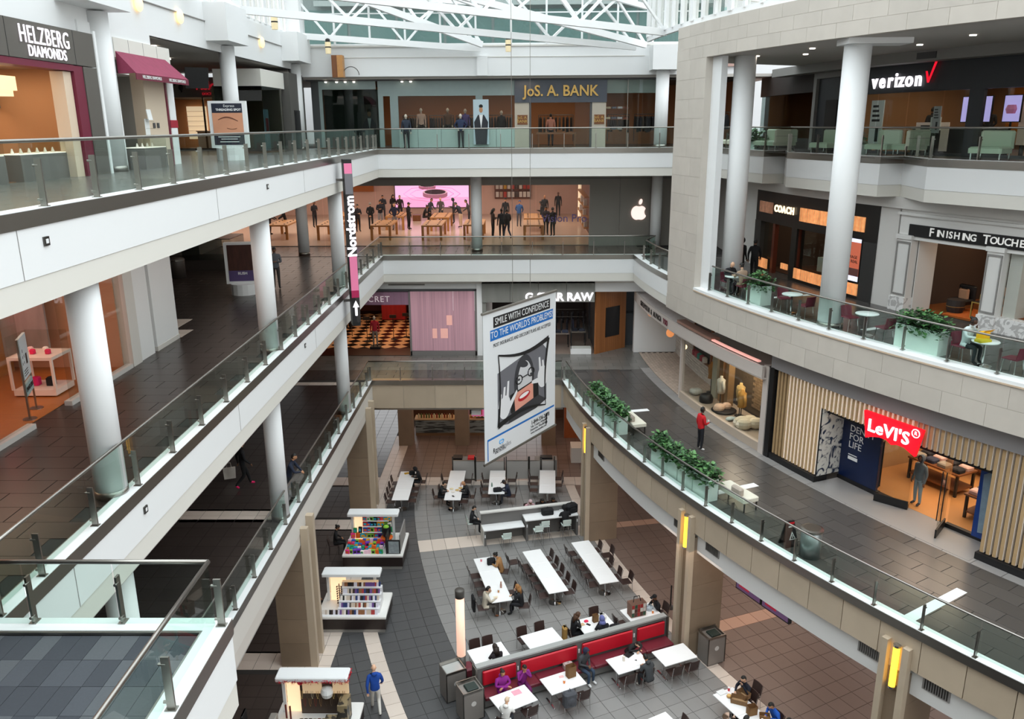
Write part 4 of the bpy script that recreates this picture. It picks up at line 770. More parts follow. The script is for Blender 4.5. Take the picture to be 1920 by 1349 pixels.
# ---------------------------------------------------------------- phone store, middle floor
AY = 47.4; sf = thing('storefront', 'wide phone store front with grey lintel and glowing fruit emblem', 'storefront', (0, AY, L2)); agrey = mat('store_grey', '8c8780', .5)
MB().box(-17.5, 3.87, 0, .3, 3.44, 4.1).build('lintel', agrey, sf)
for i in range(5): MB().box(3.87+i*1.72+.006, 3.87+(i+1)*1.72-.006, 0, .3, 0, 4.1).build('wall_panel', agrey, sf)
MB().box(-17.5, 9.05, -.01, .0, 3.78, 3.8).build('joint_line', dkgrey, sf)
for i in range(7): MB().box(-17.4+i*3.04+.01, -17.4+(i+1)*3.04-.01, .1, .115, 0, 3.44).build('glass_pane', g_clear, sf)
ap = MB(); lp = []   # fruit emblem: round body with a bite on the right, a leaf above
for i in range(40):
    t = 2*PI*i/40; x, y = .46*math.sin(t), .42*math.cos(t); x *= 1+.05*math.cos(2*t); y += -.07*math.exp(-(x/.12)**2) if y > 0 else .05*math.exp(-(x/.12)**2)
    dx, dy = x-.56, y-.05; d = math.hypot(dx, dy)
    if d < .26: x, y = .56+dx/d*.26, .05+dy/d*.26
    lp.append((x, y))
n = len(lp); ap.add([(x, 0, y) for x, y in lp]+[(x, -.05, y) for x, y in lp]+[(0, -.05, 0)], [(i, (i+1) % n, n+(i+1) % n, n+i) for i in range(n)]+[(n+i, n+(i+1) % n, 2*n) for i in range(n)])
lf = [(.02+.15*math.sin(t)*.55+(.12*(1-math.cos(t))/2), .47+.3*(1-math.cos(t))/2-.05*math.sin(t)) for t in (2*PI*i/14 for i in range(14))]; ap.add([(x, -.05, y) for x, y in lf]+[(x, 0, y) for x, y in lf], [tuple(range(13, -1, -1))]+[(i, (i+1) % 14, 14+(i+1) % 14, 14+i) for i in range(14)])
o = ap.build('fruit_emblem', mat('emblem_white', 'ffe9e0', emit=1.1), sf); o.location = (6.68, -.03, 1.86)
room((-20, AY+.35, L2), (4.3, 65), 3.7, peach, mat('store_floor', 'd8c0ac', .22), mat('store_ceiling', 'd9c9be', .7), '-y')
sc = thing('video_wall', 'huge pink and lilac video wall showing two dark round discs', 'screen', (-6.9, 64.8, L2)); MB().box(-2.9, 2.9, -.05, .1, .55, 4.0).build('bezel', black, sc); MB().box(-2.85, 2.85, -.06, -.05, .58, 3.97).build('screen', mat('screen_pink', 'f2c4f2', .3, emit=1.15), sc)
MB().box(-2.85, 2.85, -.065, -.06, .58, 1.35).build('screen_image', mat('screen_rose', 'efaede', .3, emit=1.1), sc)
def disc(x, z, r, h, nm):
    MB().tube([(x, -.09, z), (x, -.07, z)], r, 28).build('screen_image', mat('disc_rim', 'd8a0b8', .3, emit=.8), sc).scale = (1, 1, 1)
for x, z, a, b in ((.25, 1.75, .95, .22), (-.35, 2.25, .65, .13)):
    m = MB(); E1 = [(x+a*math.cos(t), -.085, z+b*math.sin(t)) for t in (2*PI*i/28 for i in range(28))]; m.face([(p[0], p[1], p[2]-.3*a) for p in E1][::-1], 0); m.add([(x-a, -.086, z), (x+a, -.086, z), (x+a, -.086, z-.3*a), (x-a, -.086, z-.3*a)], [(0, 3, 2, 1)], 0).face([(p[0], -.088, p[2]) for p in E1][::-1], 1).face([(x+(p[0]-x)*.86, -.09, z+(p[2]-z)*.86) for p in E1][::-1], 2)
    m.build('screen_image', [mat('disc_side', 'b07088', .3, emit=.8), mat('disc_rim', 'e8c0d0', .3, emit=.9), mat('disc_top', '4a3a42', .4, emit=.5)], sc)
m = MB()
for k in range(2): m.tube([(.0+(2.2-k*.5)*math.cos(t), -.075, 1.6+(.6-k*.2)*math.sin(t)) for t in (2*PI*i/8 for i in range(9))], .02, 4)
m.build('screen_image', mat('screen_line', 'e07aa8', .3, emit=.9), sc)
tt = thing('oak_table', 'x', 'table', (0, 0, L2)); MB().rbox((0, 0, .875), (1.25, 3.0, .09), .01).build('table_top', wood, tt)
for x in (-.55, .55):
    for y in (-1.4, 1.4): MB().box(x-.07, x+.07, y-.07, y+.07, 0, .83).build('leg', wood, tt)
ph = MB().rbox((0, 0, .94), (.09, .17, .012), .002).box(-.03, .03, .01, .06, .92, .95).mesh('phone', black); first = True
TABS = [(-8.5, 51.4, 'oak table with phones at the left of the video wall side of the store'), (-5.4, 51.3, 'oak table with a centre gap straight below the video wall'), (-5.35, 55.8, 'oak table behind the one below the video wall'), (-8.4, 56.5, 'oak table behind the left one, with a man in navy at it'), (.75, 51.2, 'front oak table in the right part of the phone store'), (.8, 55, 'rear oak table in the right part of the phone store'), (-2.9, 51.6, 'oak table half hidden by the white column'), (-14.9, 51.9, 'leftmost oak table seen between the gallery columns'), (-11.8, 51.6, 'oak table with upright phones seen beside the blade sign'), (-12, 57, 'rear oak table at the left of the phone store')]
for x, y, lab in TABS:
    if first: tt.location = (x, y, L2); tt['label'] = lab; first = False; tt['group'] = 'oak display tables'
    else: dup(tt, (x, y, L2), 0, lab)
    for k in range(8): tag(inst(ph, 'phone', None, (x+(-.35 if k % 2 else .35), y-1.1+(k//2)*.7, L2), (0, 0, .3)), 'black phone on display on an oak store table', 'phone', 'phones on the oak tables')
sh = thing('wall_shelf', 'dark red wall shelf with boxed accessories at the back of the phone store', 'shelf', (-.65, 64.6, L2)); MB().box(-1.4, 1.4, .1, .35, 1.2, 3.6).build('back_panel', mat('shelf_brown', '7a4a3a', .6), sh)
for j in range(4): MB().box(-1.4, 1.4, -.15, .1, 1.3+j*.62, 1.34+j*.62).build('shelf_board', mat('shelf_brown', '7a4a3a', .6), sh)
rb = random.Random(8)
for j in range(4):
    for k in range(9):
        c = rb.choice(['f0ebe6', 'e8e4e0', 'c8b0a0', 'c8483a', 'd8a838', '5a4a44', 'f0ebe6']); tag(MB().box(-1.95+k*.3, -1.72+k*.3, 64.46, 64.62, L2+1.345+j*.62, L2+1.345+j*.62+.4).build('accessory_box', cloth(c)), 'small accessory box on the rear wall shelf of the phone store', 'box', 'accessory boxes')
o = thing('niche_wall', 'wooden niche wall with lit shelves along the right side of the phone store', 'shelf', (4.1, 54, L2)); MB().box(0, .15, -4, 5, .3, 3.3).build('back_panel', wood_d, o); MB().box(-.12, .0, 3.2, 4.6, .5, 3.2).build('lit_panel', mat('lit_cream', 'ffe7c4', emit=.7), o)
for j in range(4): MB().box(-.3, .0, -3.6, 3, .6+j*.62, .65+j*.62).build('shelf_board', wood, o)
for i, (y, z) in enumerate(((51, .66), (52, 1.28), (53, .66), (54.2, 1.9), (55, 1.28), (51.6, 1.9))): tag(MB().box(3.85, 4.05, y-.15, y+.15, L2+z, L2+z+.35).build('accessory_box', cloth('e8e4e0')), 'white box on the wooden niche wall of the phone store', 'box', 'boxes on the niche wall')
vt = text('Vision Pro', .62, mat('violet_letter', '6a5a98', .4), None, (2.45, AY+.06, L2+1.55), (PI/2, 0, 0), 'window_lettering', ext=.004); tag(vt, 'violet lettering on the phone store window at the right', 'lettering')
for i, (x, z) in enumerate(((-12.1, 3.0),)): tag(MB().tube([(x, 60.2, L2+z), (x, 60.1, L2+z)], .42, 20).build('wall_disc', mat('blue_disc', '4a58e0', .3, emit=.9)), 'round blue glowing disc beside the vertical blade sign', 'sign')
o = MB().box(-13.6, -11.4, 64.7, 64.8, L2+1.8, L2+3.9).build('wall_panel', mat('orange_wood', 'b56a28', .5)); tag(o, 'orange wooden wall panel at the back left of the phone store', 'panel')
for k in range(3):
    s_ = thing('bench_cube', ['left', 'middle', 'right'][k]+' brown wooden cube seat under the video wall', 'stool', (-7.6+k*1.0, 60.5+k*.6, L2)); MB().rbox((0, 0, .22), (.55, .55, .44), .02).build('body', wood_d, s_)
AP = [(-10.7, 54.3, 'phone', -60, 'woman in a dark jacket beside the vertical blade sign in the phone store', '23232c', '1c1c22', 'bun', 0), (-11.2, 54.9, 'stand', -40, 'person in black behind the woman beside the blade sign', '17171c', '1a1a20', 'short', 1), (-10.05, 55.4, 'back', 90, 'grey-haired man in black seen from behind at the left oak table', '141419', '1d1d22', 'short', 0), (-9.7, 57.2, 'phone', -80, 'man in a dark shirt with grey trousers left of the oak table', '1b1d2a', '8a8a8e', 'short', 1), (-10.2, 61.5, 'phone', -90, 'man at the rear left of the phone store by the tan counter', '20242e', '23242a', 'short', 1), (-9.5, 61.8, 'phone', -60, 'long-haired woman beside the man at the rear left of the store', '1d1a20', '23242a', 'long', 0), (-8.9, 61.2, 'cup', -90, 'older man in a dark cardigan left of the video wall', '2a2224', '1c1c22', 'short', 0), (-8.4, 55.05, 'hips', -90, 'man in a navy shirt and white face mask leaning on the oak table', '1a2440', '7a7a80', 'short', 0), (-7.5, 55.3, 'cup', -20, 'person in long black coat walking right of the man in navy', '15151a', '17171c', 'cap', 1), (-6.9, 58.6, 'sit_lean', 0, 'person crouched on a cube seat below the video wall', '1c1a1e', '2c2420', 'bun', 1), (-6.5, 58.9, 'reach', -30, 'person in grey bending over the table below the video wall', '3c3e46', '2a2a30', 'short', 1), (-5.75, 59.6, 'reach', -90, 'bald man in a grey jacket in front of the discs on the video wall', '5a504c', '38383e', None, 0), (-4.75, 58.6, 'phone', 180, 'hooded person in dark grey at the right of the table below the screen', '3a3a40', '2a2a30', 'hood', 1), (-4.1, 56.3, 'bend', 150, 'man in a dark jacket and cream trousers right of the video wall', '2a2e3a', 'd6bfa6', 'short', 0), (-3.6, 57.6, 'reach', 180, 'person in grey behind the man in cream trousers', '4a484c', '2a2a30', 'short', 1), (-16.1, 52.9, 'reach', 0, 'person in black at the leftmost oak table', '1a1a20', '26262c', 'short', 1), (-15.2, 53.4, 'reach', 200, 'second person in black beside the leftmost oak table', '17171c', '1d1d24', 'long', 1), (-14.15, 56.8, 'phone', -40, 'man in dark clothes standing between the two gallery columns', '1e1f26', '20222a', 'short', 2), (-1.75, 51.1, 'phone', 20, 'woman in a brown coat just right of the white column', '3c2a28', '1b1b20', 'long', 1), (-1.2, 50.8, 'stand', 100, 'person in navy seen from behind right of the white column', '171a26', '1a1c26', 'short', 2), (-.85, 50.6, 'walk', 120, 'person in dark jeans striding right of the white column', '191a20', '27304a', 'short', 1), (-1.1, 58.2, 'stand', 100, 'tall person in black in front of the accessory shelf', '18181e', '1a1a20', 'cap', 1), (-.15, 56.5, 'reach', 80, 'store worker in a blue shirt seen from behind', '2e5a94', '54565e', 'beanie', 1), (1.7, 60.5, 'stand', -90, 'bald man in black at the back right of the phone store', '202226', '202226', None, 1), (2.8, 63.3, 'stand', -90, 'man in black standing by the rear wall at the far right', '212427', '1f2226', None, 2), (1.35, 55.6, 'phone', 180, 'woman in black behind the couple at the right table', '1a1518', '1a1a1e', 'long', 1), (1.55, 52.2, 'phone', -90, 'person in a dark patterned jacket at the right front table', '2c2026', '2a2c30', 'short', 1), (1.95, 51.4, 'stand', 120, 'woman in dark green trousers next to the right front table', '1c181a', '2a302e', 'bun', 2)]
for x, y, p, fc, lab, tp, lg, hr, sk in AP: person(p, (x, y, L2+.012), fc, lab, tp, lg, hair=hr, skin=sk, hc=hair_g if 'grey-haired' in lab or 'older' in lab else None)
# ---------------------------------------------------------------- vertical blade sign on the left gallery edge
bs = thing('blade_sign', 'tall black vertical sign with white letters and pink fields on the left gallery', 'sign', (-6.95, 33.6, 10.6), .35); MB().box(-.16, .16, -.28, .28, 0, 6.75).build('case', black, bs)
MB().box(.0, .165, -.29, -.28, .15, 6.6).build('face', mat('sign_dark', '34302f', .4), bs); pk = mat('pink_field', 'e07aa0', .5, emit=.25)
for f, z0, z1 in ((pk, 1.5, 2.9), (mat('magenta_field', 'b81e58', .5), 1.2, 1.5), (pk, 6.2, 6.6), (mat('grey_field', '77757a', .5), 5.4, 6.2)): MB().box(-.15, .155, -.30, -.29, z0, z1).build('colour_field', f, bs)
text('Nordstrom', .50, lit, bs, (.0, -.31, 4.12), (PI/2, -PI/2, 0), ext=.02, bold=.015, sx=1.05)
ar = MB().tube([(0, -.31, .45), (0, -.31, .95)], .05, 6).add([(-.13, -.31, .8), (.13, -.31, .8), (0, -.31, 1.08)], [(0, 1, 2)]); ar.build('arrow', lit, bs); MB().box(-.2, .2, -.05, .05, 3, 3.1).box(-.5, -.1, -.03, .03, 5.9, 6).box(-.5, -.1, -.03, .03, 1, 1.1).build('bracket', dsteel, bs)
# ---------------------------------------------------------------- lower floor, far end: pink boutique and denim shop
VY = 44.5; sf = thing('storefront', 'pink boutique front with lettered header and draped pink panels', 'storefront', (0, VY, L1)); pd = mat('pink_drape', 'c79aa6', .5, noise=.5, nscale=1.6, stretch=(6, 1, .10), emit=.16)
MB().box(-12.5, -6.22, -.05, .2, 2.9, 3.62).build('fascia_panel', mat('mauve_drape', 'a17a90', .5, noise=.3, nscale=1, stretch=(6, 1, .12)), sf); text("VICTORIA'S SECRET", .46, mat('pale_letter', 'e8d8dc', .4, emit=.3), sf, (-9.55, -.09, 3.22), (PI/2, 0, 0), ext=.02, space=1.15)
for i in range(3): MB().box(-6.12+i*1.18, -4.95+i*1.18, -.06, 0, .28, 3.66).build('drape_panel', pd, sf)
for x0, x1, z0, z1 in ((-6.22, -6.12, 0, 3.72), (-2.58, -2.46, 0, 3.72), (-12.5, -2.46, 3.66, 3.78), (-6.2, -2.5, 0, .26)): MB().box(x0, x1, -.1, .1, z0, z1).build('frame', dkgrey if z1 > 1 and x1-x0 > 1 else mat('grey_frame', '7a7674', .5), sf)
for x, z, w_, h in ((-4.95, 1.0, .25, .55), (-4.5, 1.0, .4, .55), (-4.15, 1.75, .3, .55)): MB().box(x, x+w_, -.07, -.06, z, z+h).build('lit_frame', mat('pink_glow', 'eab0a4', .4, emit=.35), sf)
MB().box(-2.46, -2.17, -.12, .2, 0, 4.2).build('white_pilaster', white, sf); MB().box(-12.5, -2.17, .0, .2, 3.78, 4.3).build('upper_band', white, sf); MB().box(-7.3, -5.3, -.02, 0, 3.98, 4.12).build('vent_slot', grey, sf)
room((-12.5, VY+.25, L1), (-6.2, 56), 3.6, mat('boutique_wall', '5a2a20', .6), dark_int, ceiling_dk, '-y'); ck = struct(MB().box(-12.5, -6.2, VY+.2, 55.9, L1+.013, L1+.02), 'floor', mat('mosaic_black', '1a1412', .25)); mz = mat('mosaic_cream', 'e8b888', .3)
for i in range(8):
    for j in range(11):
        x, y = -12.1+i*.84, 46.3+j*.84
        if x < -6.5: MB().prism([(x-.42, y), (x, y-.42), (x+.42, y), (x, y+.42)], L1+.02, L1+.026).build('tile', mz, ck)
struct(MB().box(-12.5, -6.2, VY-.1, 45.9, L1+.012, L1+.03), 'floor', mat('dark_wood_floor', '3a1c14', .3))
mannequin(0, 46.0, L1+.14, 'mannequin in a red camisole standing in the pink boutique doorway', 'b82430', '8a7a6e', 'stand', x=-8.45)
MB_ = MB().box(-8.75, -8.15, 45.75, 46.25, L1+.03, L1+.14).build('plinth', black); tag(MB_, 'low black plinth under the mannequin in the pink boutique', 'plinth')
for i, x in enumerate((-9.2, -7.7, -7.0)):
    o = thing('accessory_stand', 'thin black stand on the checkered boutique floor, %s' % ('left of the mannequin', 'right of the mannequin', 'by the pink panels')[i], 'stand', (x, 47.5+i*.5, L1+.03)); MB().tube([(0, 0, 0), (0, 0, 1.3)], .02, 6).build('pole', black, o); MB().lathe((0, 0, 0), [(.18, 0), (.18, .03)], 10).build('base', black, o); MB().box(-.2, .2, -.02, .02, 1.3, 1.5).build('holder', dark_int, o)
rack((-12, 48), (-10.3, 48.5), 9, L1+1.6, ['14110f', '1c1512', '241a16'], 'rail of dark garments at the left inside the pink boutique', 'dark garment on the rail in the pink boutique', 'garments in the boutique')
tag(MB().box(-9.2, -7.6, 52.9, 53.3, L1+.1, L1+3).build('curtain', mat('red_curtain', 'a01c20', .7, noise=.4, nscale=2, stretch=(4, 1, .2))), 'red curtain behind the mannequin in the pink boutique', 'curtain'); tag(MB().box(-7.3, -6.3, 55.2, 55.6, L1+1, L1+2.6).build('wall_panel', mat('amber_panel', 'd88a3c', .5, emit=.4)), 'amber lit panel at the back right of the pink boutique', 'panel')
sf = thing('storefront', 'denim shop front with grey weathered panels and white square lettering', 'storefront', (0, VY, L1)); gp = mat('weathered_grey', '83847f', .6, noise=.22, nscale=1.2, stretch=(3, 1, .4))
for i in range(4): MB().box(-2.17+i*1.545+.008, -2.17+(i+1)*1.545-.008, -.2, .1, 3.05, 4.62).build('fascia_panel', gp, sf)
MB().box(-2.17, -1.95, -.1, .1, 0, 3.05).build('jamb', gp, sf); text('G-STAR RAW', .62, lit, sf, (2.05, -.25, 3.33), (PI/2, 0, 0), ext=.03, bold=.018, sx=1.0)
room((-2.17, VY+.15, L1), (4.1, 53), 3.2, mat('gstar_wall', '4a4440', .7), mat('gstar_floor', '8a7a70', .4), ceiling_dk, '-y')
for x0, x1 in ((.6, 1.5), (1.9, 3.6)): pass
o = thing('glass_case', 'glass display case with white plinth in the denim shop window', 'display case', (3.3, 44.9, L1)); MB().box(-.55, .6, -.3, .3, 0, .32).build('plinth', white, o); MB().box(-.55, .6, -.3, -.285, .32, 1.6).build('glass_pane', g_clear, o); MB().box(-.56, -.52, -.32, -.28, .32, 2.4).build('post', black, o)
for i, (a, b, y) in enumerate((((1.2), 3.8, 47), (1.4, 3.9, 49), (-1.8, .4, 47))): rack((a, y), (b, y), 8, L1+1.6, ['1a1d26', '23283a', '2b2b2e', '3a4258', '161618'], 'rail of dark denim, %s' % ('front right in the denim shop', 'rear right in the denim shop', 'left in the denim shop behind the banner')[i], 'dark denim garment on a rail in the denim shop', 'denim garments')
for i in range(3):
    o = thing('display_table', 'table of folded denim in the denim shop, %s' % ('nearest the hanging banner', 'middle one', 'nearest the glass case')[i], 'table', (1.3+i*1.0, 46+i*.4, L1)); MB().box(-.45, .45, -.35, .35, .78, .83).build('table_top', mat('grey_wood', '8a8078', .6), o)
    for x in (-.4, .4):
        for y in (-.3, .3): MB().box(x-.025, x+.025, y-.025, y+.025, 0, .78).build('leg', black, o)
    for k in range(2): tag(MB().rbox((1.1+i*1.0+k*.42, 46+i*.4, L1+.89), (.34, .4, .12), .03).build('folded_jeans', cloth(('1f2433', '3a4258')[k])), 'stack of folded jeans on a table in the denim shop', 'jeans', 'folded jeans')
wd = thing('wooden_door', 'tall slatted wooden door leaf with black panel, standing open beside the denim shop', 'door', (4.1, 44.62, L1), math.atan2(1.5, 1.85)); 
for i in range(15): MB().box(i*.158, i*.158+.152, -.04, .06, 0, 3.62).build('slat', mat('cedar', 'a4683a', .5, noise=.2, nscale=3, stretch=(4, 4, .3), island=.1), wd)
MB().box(.75, 1.85, -.06, -.04, .85, 2.55).build('black_panel', black, wd)
struct(MB().box(5.9, 6.6, 46.6, 47.2, L1, L1+1.9), 'wall_back', mat('slate_wall', '43464a', .6)); struct(MB().box(4.0, 9, 48.0, 48.2, L1, L1+4.2), 'wall_back', mat('slate_wall', '43464a', .6)); struct(MB().box(4.02, 6.9, 44.4, 44.6, L1+3.6, L1+4.2), 'wall_back', white); struct(MB().box(6.65, 6.95, 45.6, 46.2, L1, L1+3.6), 'wall_back', mat('pale_trim', 'b9b6b0', .6))
struct(MB().box(-12.5, 7.2, 44.3, 44.5, 10.3, 10.52), 'wall_back', offw)
# ---------------------------------------------------------------- left middle floor: jewellery and gift shop with glass front
sf = thing('storefront', 'frameless glass shopfront with pink displays and orange floor on the middle left floor', 'storefront', (-11.4, 0, L2)); sill = mat('sill_grey', 'c9c6c2', .4)
for i in range(4): MB().box(-.012, 0, 12.2+i*1.45, 13.6+i*1.45, .12, 4.1).build('glass_pane', g_clear, sf)
MB().box(-.012, 0, 19.6, 21.4, .12, 4.1).build('glass_pane', g_clear, sf); MB().box(-.012, 0, 21.42, 22.9, .12, 4.1).build('glass_pane', g_clear, sf); MB().box(-.1, .1, 12, 17.9, 0, .12).build('sill', sill, sf); MB().box(-.1, .1, 19.5, 22.9, 0, .12).build('sill', sill, sf)
room((-19, 12, L2), (-11.6, 22.9), 4.1, mat('gift_wall', 'd8a080', .7), mat('gift_floor', 'b06a34', .35, noise=.2, nscale=2, stretch=(.5, 5, 1)), ceil_m, '+x')
ws = thing('wall_unit', 'oak wall unit with glowing pink display boxes in the left gift shop', 'shelf', (-14.6, 19.2, L2)); MB().box(-.3, 0, -3.2, 3.4, 0, 4.0).build('carcass', mat('oak_red', 'b8793f', .5, noise=.2, nscale=4), ws); pink = mat('hot_pink', 'f0306e', .5, emit=.9); rosy = mat('rose_light', 'f6b0a4', .5, emit=.8)
for y0, y1, z0, z1, m in ((-2.9, -1.5, 1.55, 2.05, pink), (-1.2, .3, 1.55, 2.05, pink), (.5, 2.9, 1.55, 2.05, pink), (1.9, 2.9, 2.4, 3.0, rosy), (1.9, 2.9, 3.2, 3.8, pink), (-1.2, 1.6, 2.4, 3.8, mat('poster_brown', '5a3428', .5, noise=.3, nscale=1.5)), (-2.9, -1.5, 2.4, 3.8, rosy)):
    f = MB(); f.box(0, .06, y0-.08, y1+.08, z0-.08, z0).box(0, .06, y0-.08, y1+.08, z1, z1+.08).box(0, .06, y0-.08, y0, z0, z1).box(0, .06, y1, y1+.08, z0, z1); q = f.build('niche_frame', wood, ws); MB().box(0, .01, y0, y1, z0, z1).build('niche_back', m, q)
for i, y in enumerate((1.0, 1.5, 2.0)): tag(MB().lathe((-14.53, 19.2+y, L2+1.56), [(.06, 0), (.05, .1), (.09, .3)], 10).build('bust_stand', mat('rose_white', 'fbd9cc', .6, emit=.3)), 'pale necklace bust in the glowing pink niche', 'stand', 'necklace busts')
o = thing('wall_poster', 'tall grey fashion poster panel in the gift shop beside the white column', 'poster', (-13.9, 22.3, L2+.3)); MB().box(-1.4, .6, -.03, .05, .2, 3.8).build('card', mat('grey_print', 'a59a98', .6, noise=.5, nscale=1.6, stretch=(2, 2, .5)), o)
def podium(x, y, label, sz=(1.1, .9)):
    o = thing('display_podium', label, 'display table', (x, y, L2)); a, b = sz; MB().box(-a/2, a/2, -b/2, b/2, .05, .2).build('base', mat('rose_white2', 'f1dcd2', .5), o); MB().box(-a/2-.03, a/2+.03, -b/2-.03, b/2+.03, 1.0, 1.08).build('table_top', mat('rose_white2', 'f1dcd2', .5), o)
    for s in (-1, 1):
        for t in (-1, 1): MB().box(s*a/2-.03, s*a/2+.03, t*b/2-.03, t*b/2+.03, .2, 1.0).build('leg', mat('rose_white2', 'f1dcd2', .5), o)
    MB().box(-a/2, a/2, b/2-.02, b/2, 1.08, 1.6).box(-a/2, -a/2+.015, -b/2, b/2, 1.08, 1.6).build('glass_box', g_clear, o)
    for k in range(4): tag(MB().rbox((x-.3+.2*k, y+(-.1 if k % 2 else .15), L2+1.15), (.12, .12, .12), .02).build('gift_box', cloth(('f2c8c8', 'e0265a', 'f6ece4', 'd6305a')[k])), 'small pink or white gift box on the podium', 'box', 'gift boxes on the podiums')
    for k in range(2): tag(MB().rbox((x-.2+.4*k, y, L2+.32), (.2, .2, .22), .03).build('gift_bag', cloth(('d6206a', '1c1c20')[k])), 'pink or black gift bag on the low shelf of a podium', 'bag', 'gift bags under the podiums')
podium(-12.6, 20.6, 'white display podium with pink gifts behind the near white column'); podium(-12.1, 16.2, 'white display podium at the lower left corner of the gift shop', (.9, 1.6))
o = thing('sign_stand', 'steel poster stand on thin legs just inside the gift shop door', 'sign', (-11.95, 18.9, L2+.012), .35); MB().box(-.03, .03, -.4, .4, .95, 1.95).build('poster', mat('poster_ice', 'c8d8de', .4), o); MB().box(-.03, .03, -.4, .4, .55, .85).build('placard', mat('placard_teal', '8fb0b4', .4), o)
for s in (-1, 1): MB().box(-.02, .02, s*.42-.02, s*.42+.02, 0, 1.95).build('leg', steel, o); MB().lathe((0, s*.42, 0), [(.16, 0), (.16, .015)], 10).build('foot', steel, o)
m = MB(); m.box(.031, .034, .05, .2, 1.25, 1.5)
for k in range(5): m.box(.031, .034, -.3+k*.05, -.27+k*.05, 1.3+(k % 3)*.14, 1.36+(k % 3)*.15)
for k in range(3): m.box(.031, .034, -.3, .1, 1.02+k*.06, 1.04+k*.06)
m.build('print', dark_int, o); text('PANDORA', .15, dark_int, o, (.035, 0, .7), pol_, ext=.003, bold=.004)
o = thing('cash_desk', 'pale cash desk at the left edge of the gift shop', 'counter', (-13.6, 16.6, L2)); MB().rbox((0, 0, .5), (1.2, 1.6, 1.0), .03).build('body', offw, o); MB().box(-.65, .65, -.85, .85, 1.0, 1.06).build('top', white, o)
st = struct(MB().box(-11.95, -11.3, 22.95, 23.5, L2, 16), 'wall_left', offw); struct(MB().box(-12.2, -11.35, 23.5, 24.5, L2, 16.0), 'wall_left', white); struct(MB().box(-12.9, -11.35, 24.7, 26.35, L2, 16.0), 'wall_left', white); struct(MB().box(-12.92, -11.33, 24.68, 26.37, L2, L2+.14), 'baseboard_left', offw); struct(MB().box(-20, -12.9, 25.9, 26.3, L2, 16.0), 'wall_left', offw)
struct(MB().box(-20, -17.5, 44.5, 48, L2, 16.0), 'wall_left', agrey)
for i, (x, y) in enumerate(((-7.55, 20.4), (-7.55, 24.6), (-7.55, 28.8), (-7.55, 33), (-7.55, 37.5), (-7.55, 41.8))): tag(MB().lathe((x-.15, y, 15.98), [(.1, 0), (.1, .05)], 12).build('ceiling_spot', mat('lamp_white', 'fff4e4', emit=6)), 'round downlight at the edge of the upper left slab, %s from the near end' % ('first', 'second', 'third', 'fourth', 'fifth', 'sixth')[i], 'ceiling light')
def art2(o): MB().box(-.55, .55, -.172, -.162, .56, 2.06).build('poster', mat('auburn_print', '4a2a22', .4, noise=.8, nscale=2.5, stretch=(3, 1, .7)), o); MB().box(-.55, .55, -.178, -.172, .56, 1.0).build('violet_print', mat('violet_print', '5a4a78', .4), o); text('SUCK A', .16, white, o, (0, -.18, .92), (PI/2, 0, 0), ext=.002) if False else text('RUSH', .15, white, o, (0, -.18, .88), (PI/2, 0, 0), ext=.002, bold=.004)
lightbox((-11.55, 33.8, L2), .15, 'white light box with auburn and violet poster on the middle left floor', art2)
o = thing('litter_bin', 'dark cylindrical bin in the corridor of the middle left floor', 'bin', (-15.9, 37.6, L2)); MB().lathe((0, 0, 0), [(.36, 0), (.36, .85), (.33, .9)], 20).build('body', mat('bin_grey', '55504c', .4), o, True); MB().lathe((0, 0, 0), [(.37, .8), (.37, .86)], 20).lathe((0, 0, .9), [(.25, 0), (.2, .03)], 16, 0).build('rim', steel, o)
o = thing('glass_showcase', 'dark glass showcase counter in the corridor of the middle left floor', 'display case', (-15.2, 40.5, L2)); MB().box(-1.2, 1.2, -1, 1, 0, .5).build('plinth', mat('case_dark', '3f3a36', .5), o); MB().box(-1.2, 1.2, -1.0, -.985, .5, 1.5).box(1.185, 1.2, -1, 1, .5, 1.5).build('glass', g_dark, o); MB().box(-1.2, 1.2, -1, 1, 1.5, 1.54).build('top', steel, o)
# ---------------------------------------------------------------- right shops: tools for the curved row
def fr(r, a, z): return pol(r, a, z), math.radians(a)-PI/2
def cthing(name, label, cat, r, a, z): p, rz = fr(r, a, z); return thing(name, label, cat, p, rz)
def dloc(par, o):   # build in world, keep under a parent that has its own frame
    o.parent = par; o.matrix_parent_inverse = (Matrix.Translation(par.location) @ Matrix.Rotation(par.rotation_euler.z, 4, 'Z')).inverted(); return o
# jeans store with slatted front
JR = 44.6; sf = thing('storefront', 'jeans store with vertical timber slats and a red wing-shaped sign', 'storefront', (0, 0, 0)); slm = mat('slat_oak', 'b99a72', .5, noise=.12, nscale=5, island=.08); slw = mat('slat_lit_edge', 'f6e6d4', .5, emit=.38)
MB().arc(44.25, 44.35, 20.9, 38, 8.8, 9.8, 20).arc(44.2, 44.3, 32.2, 38, 6.2, 9.8, 8).arc(44.1, 44.3, 21.05, 24.3, 6.2, 9.8, 4).build('backing', black, sf); MB().arc(44.1, 44.72, 21.05, 24.35, 6.2, 6.42, 5).arc(44.1, 44.72, 32.2, 38, 6.2, 6.42, 8).build('plinth', black, sf); MB().arc(44.3, 44.75, 20.9, 38, 9.78, 10.4, 20).build('soffit', mat('soffit_grey', '8f8b8c', .6), sf); MB().arc(44.2, 44.75, 20.75, 21.15, 6.2, 9.8, 1).build('jamb', black, sf)
a = 21.25; k = 0
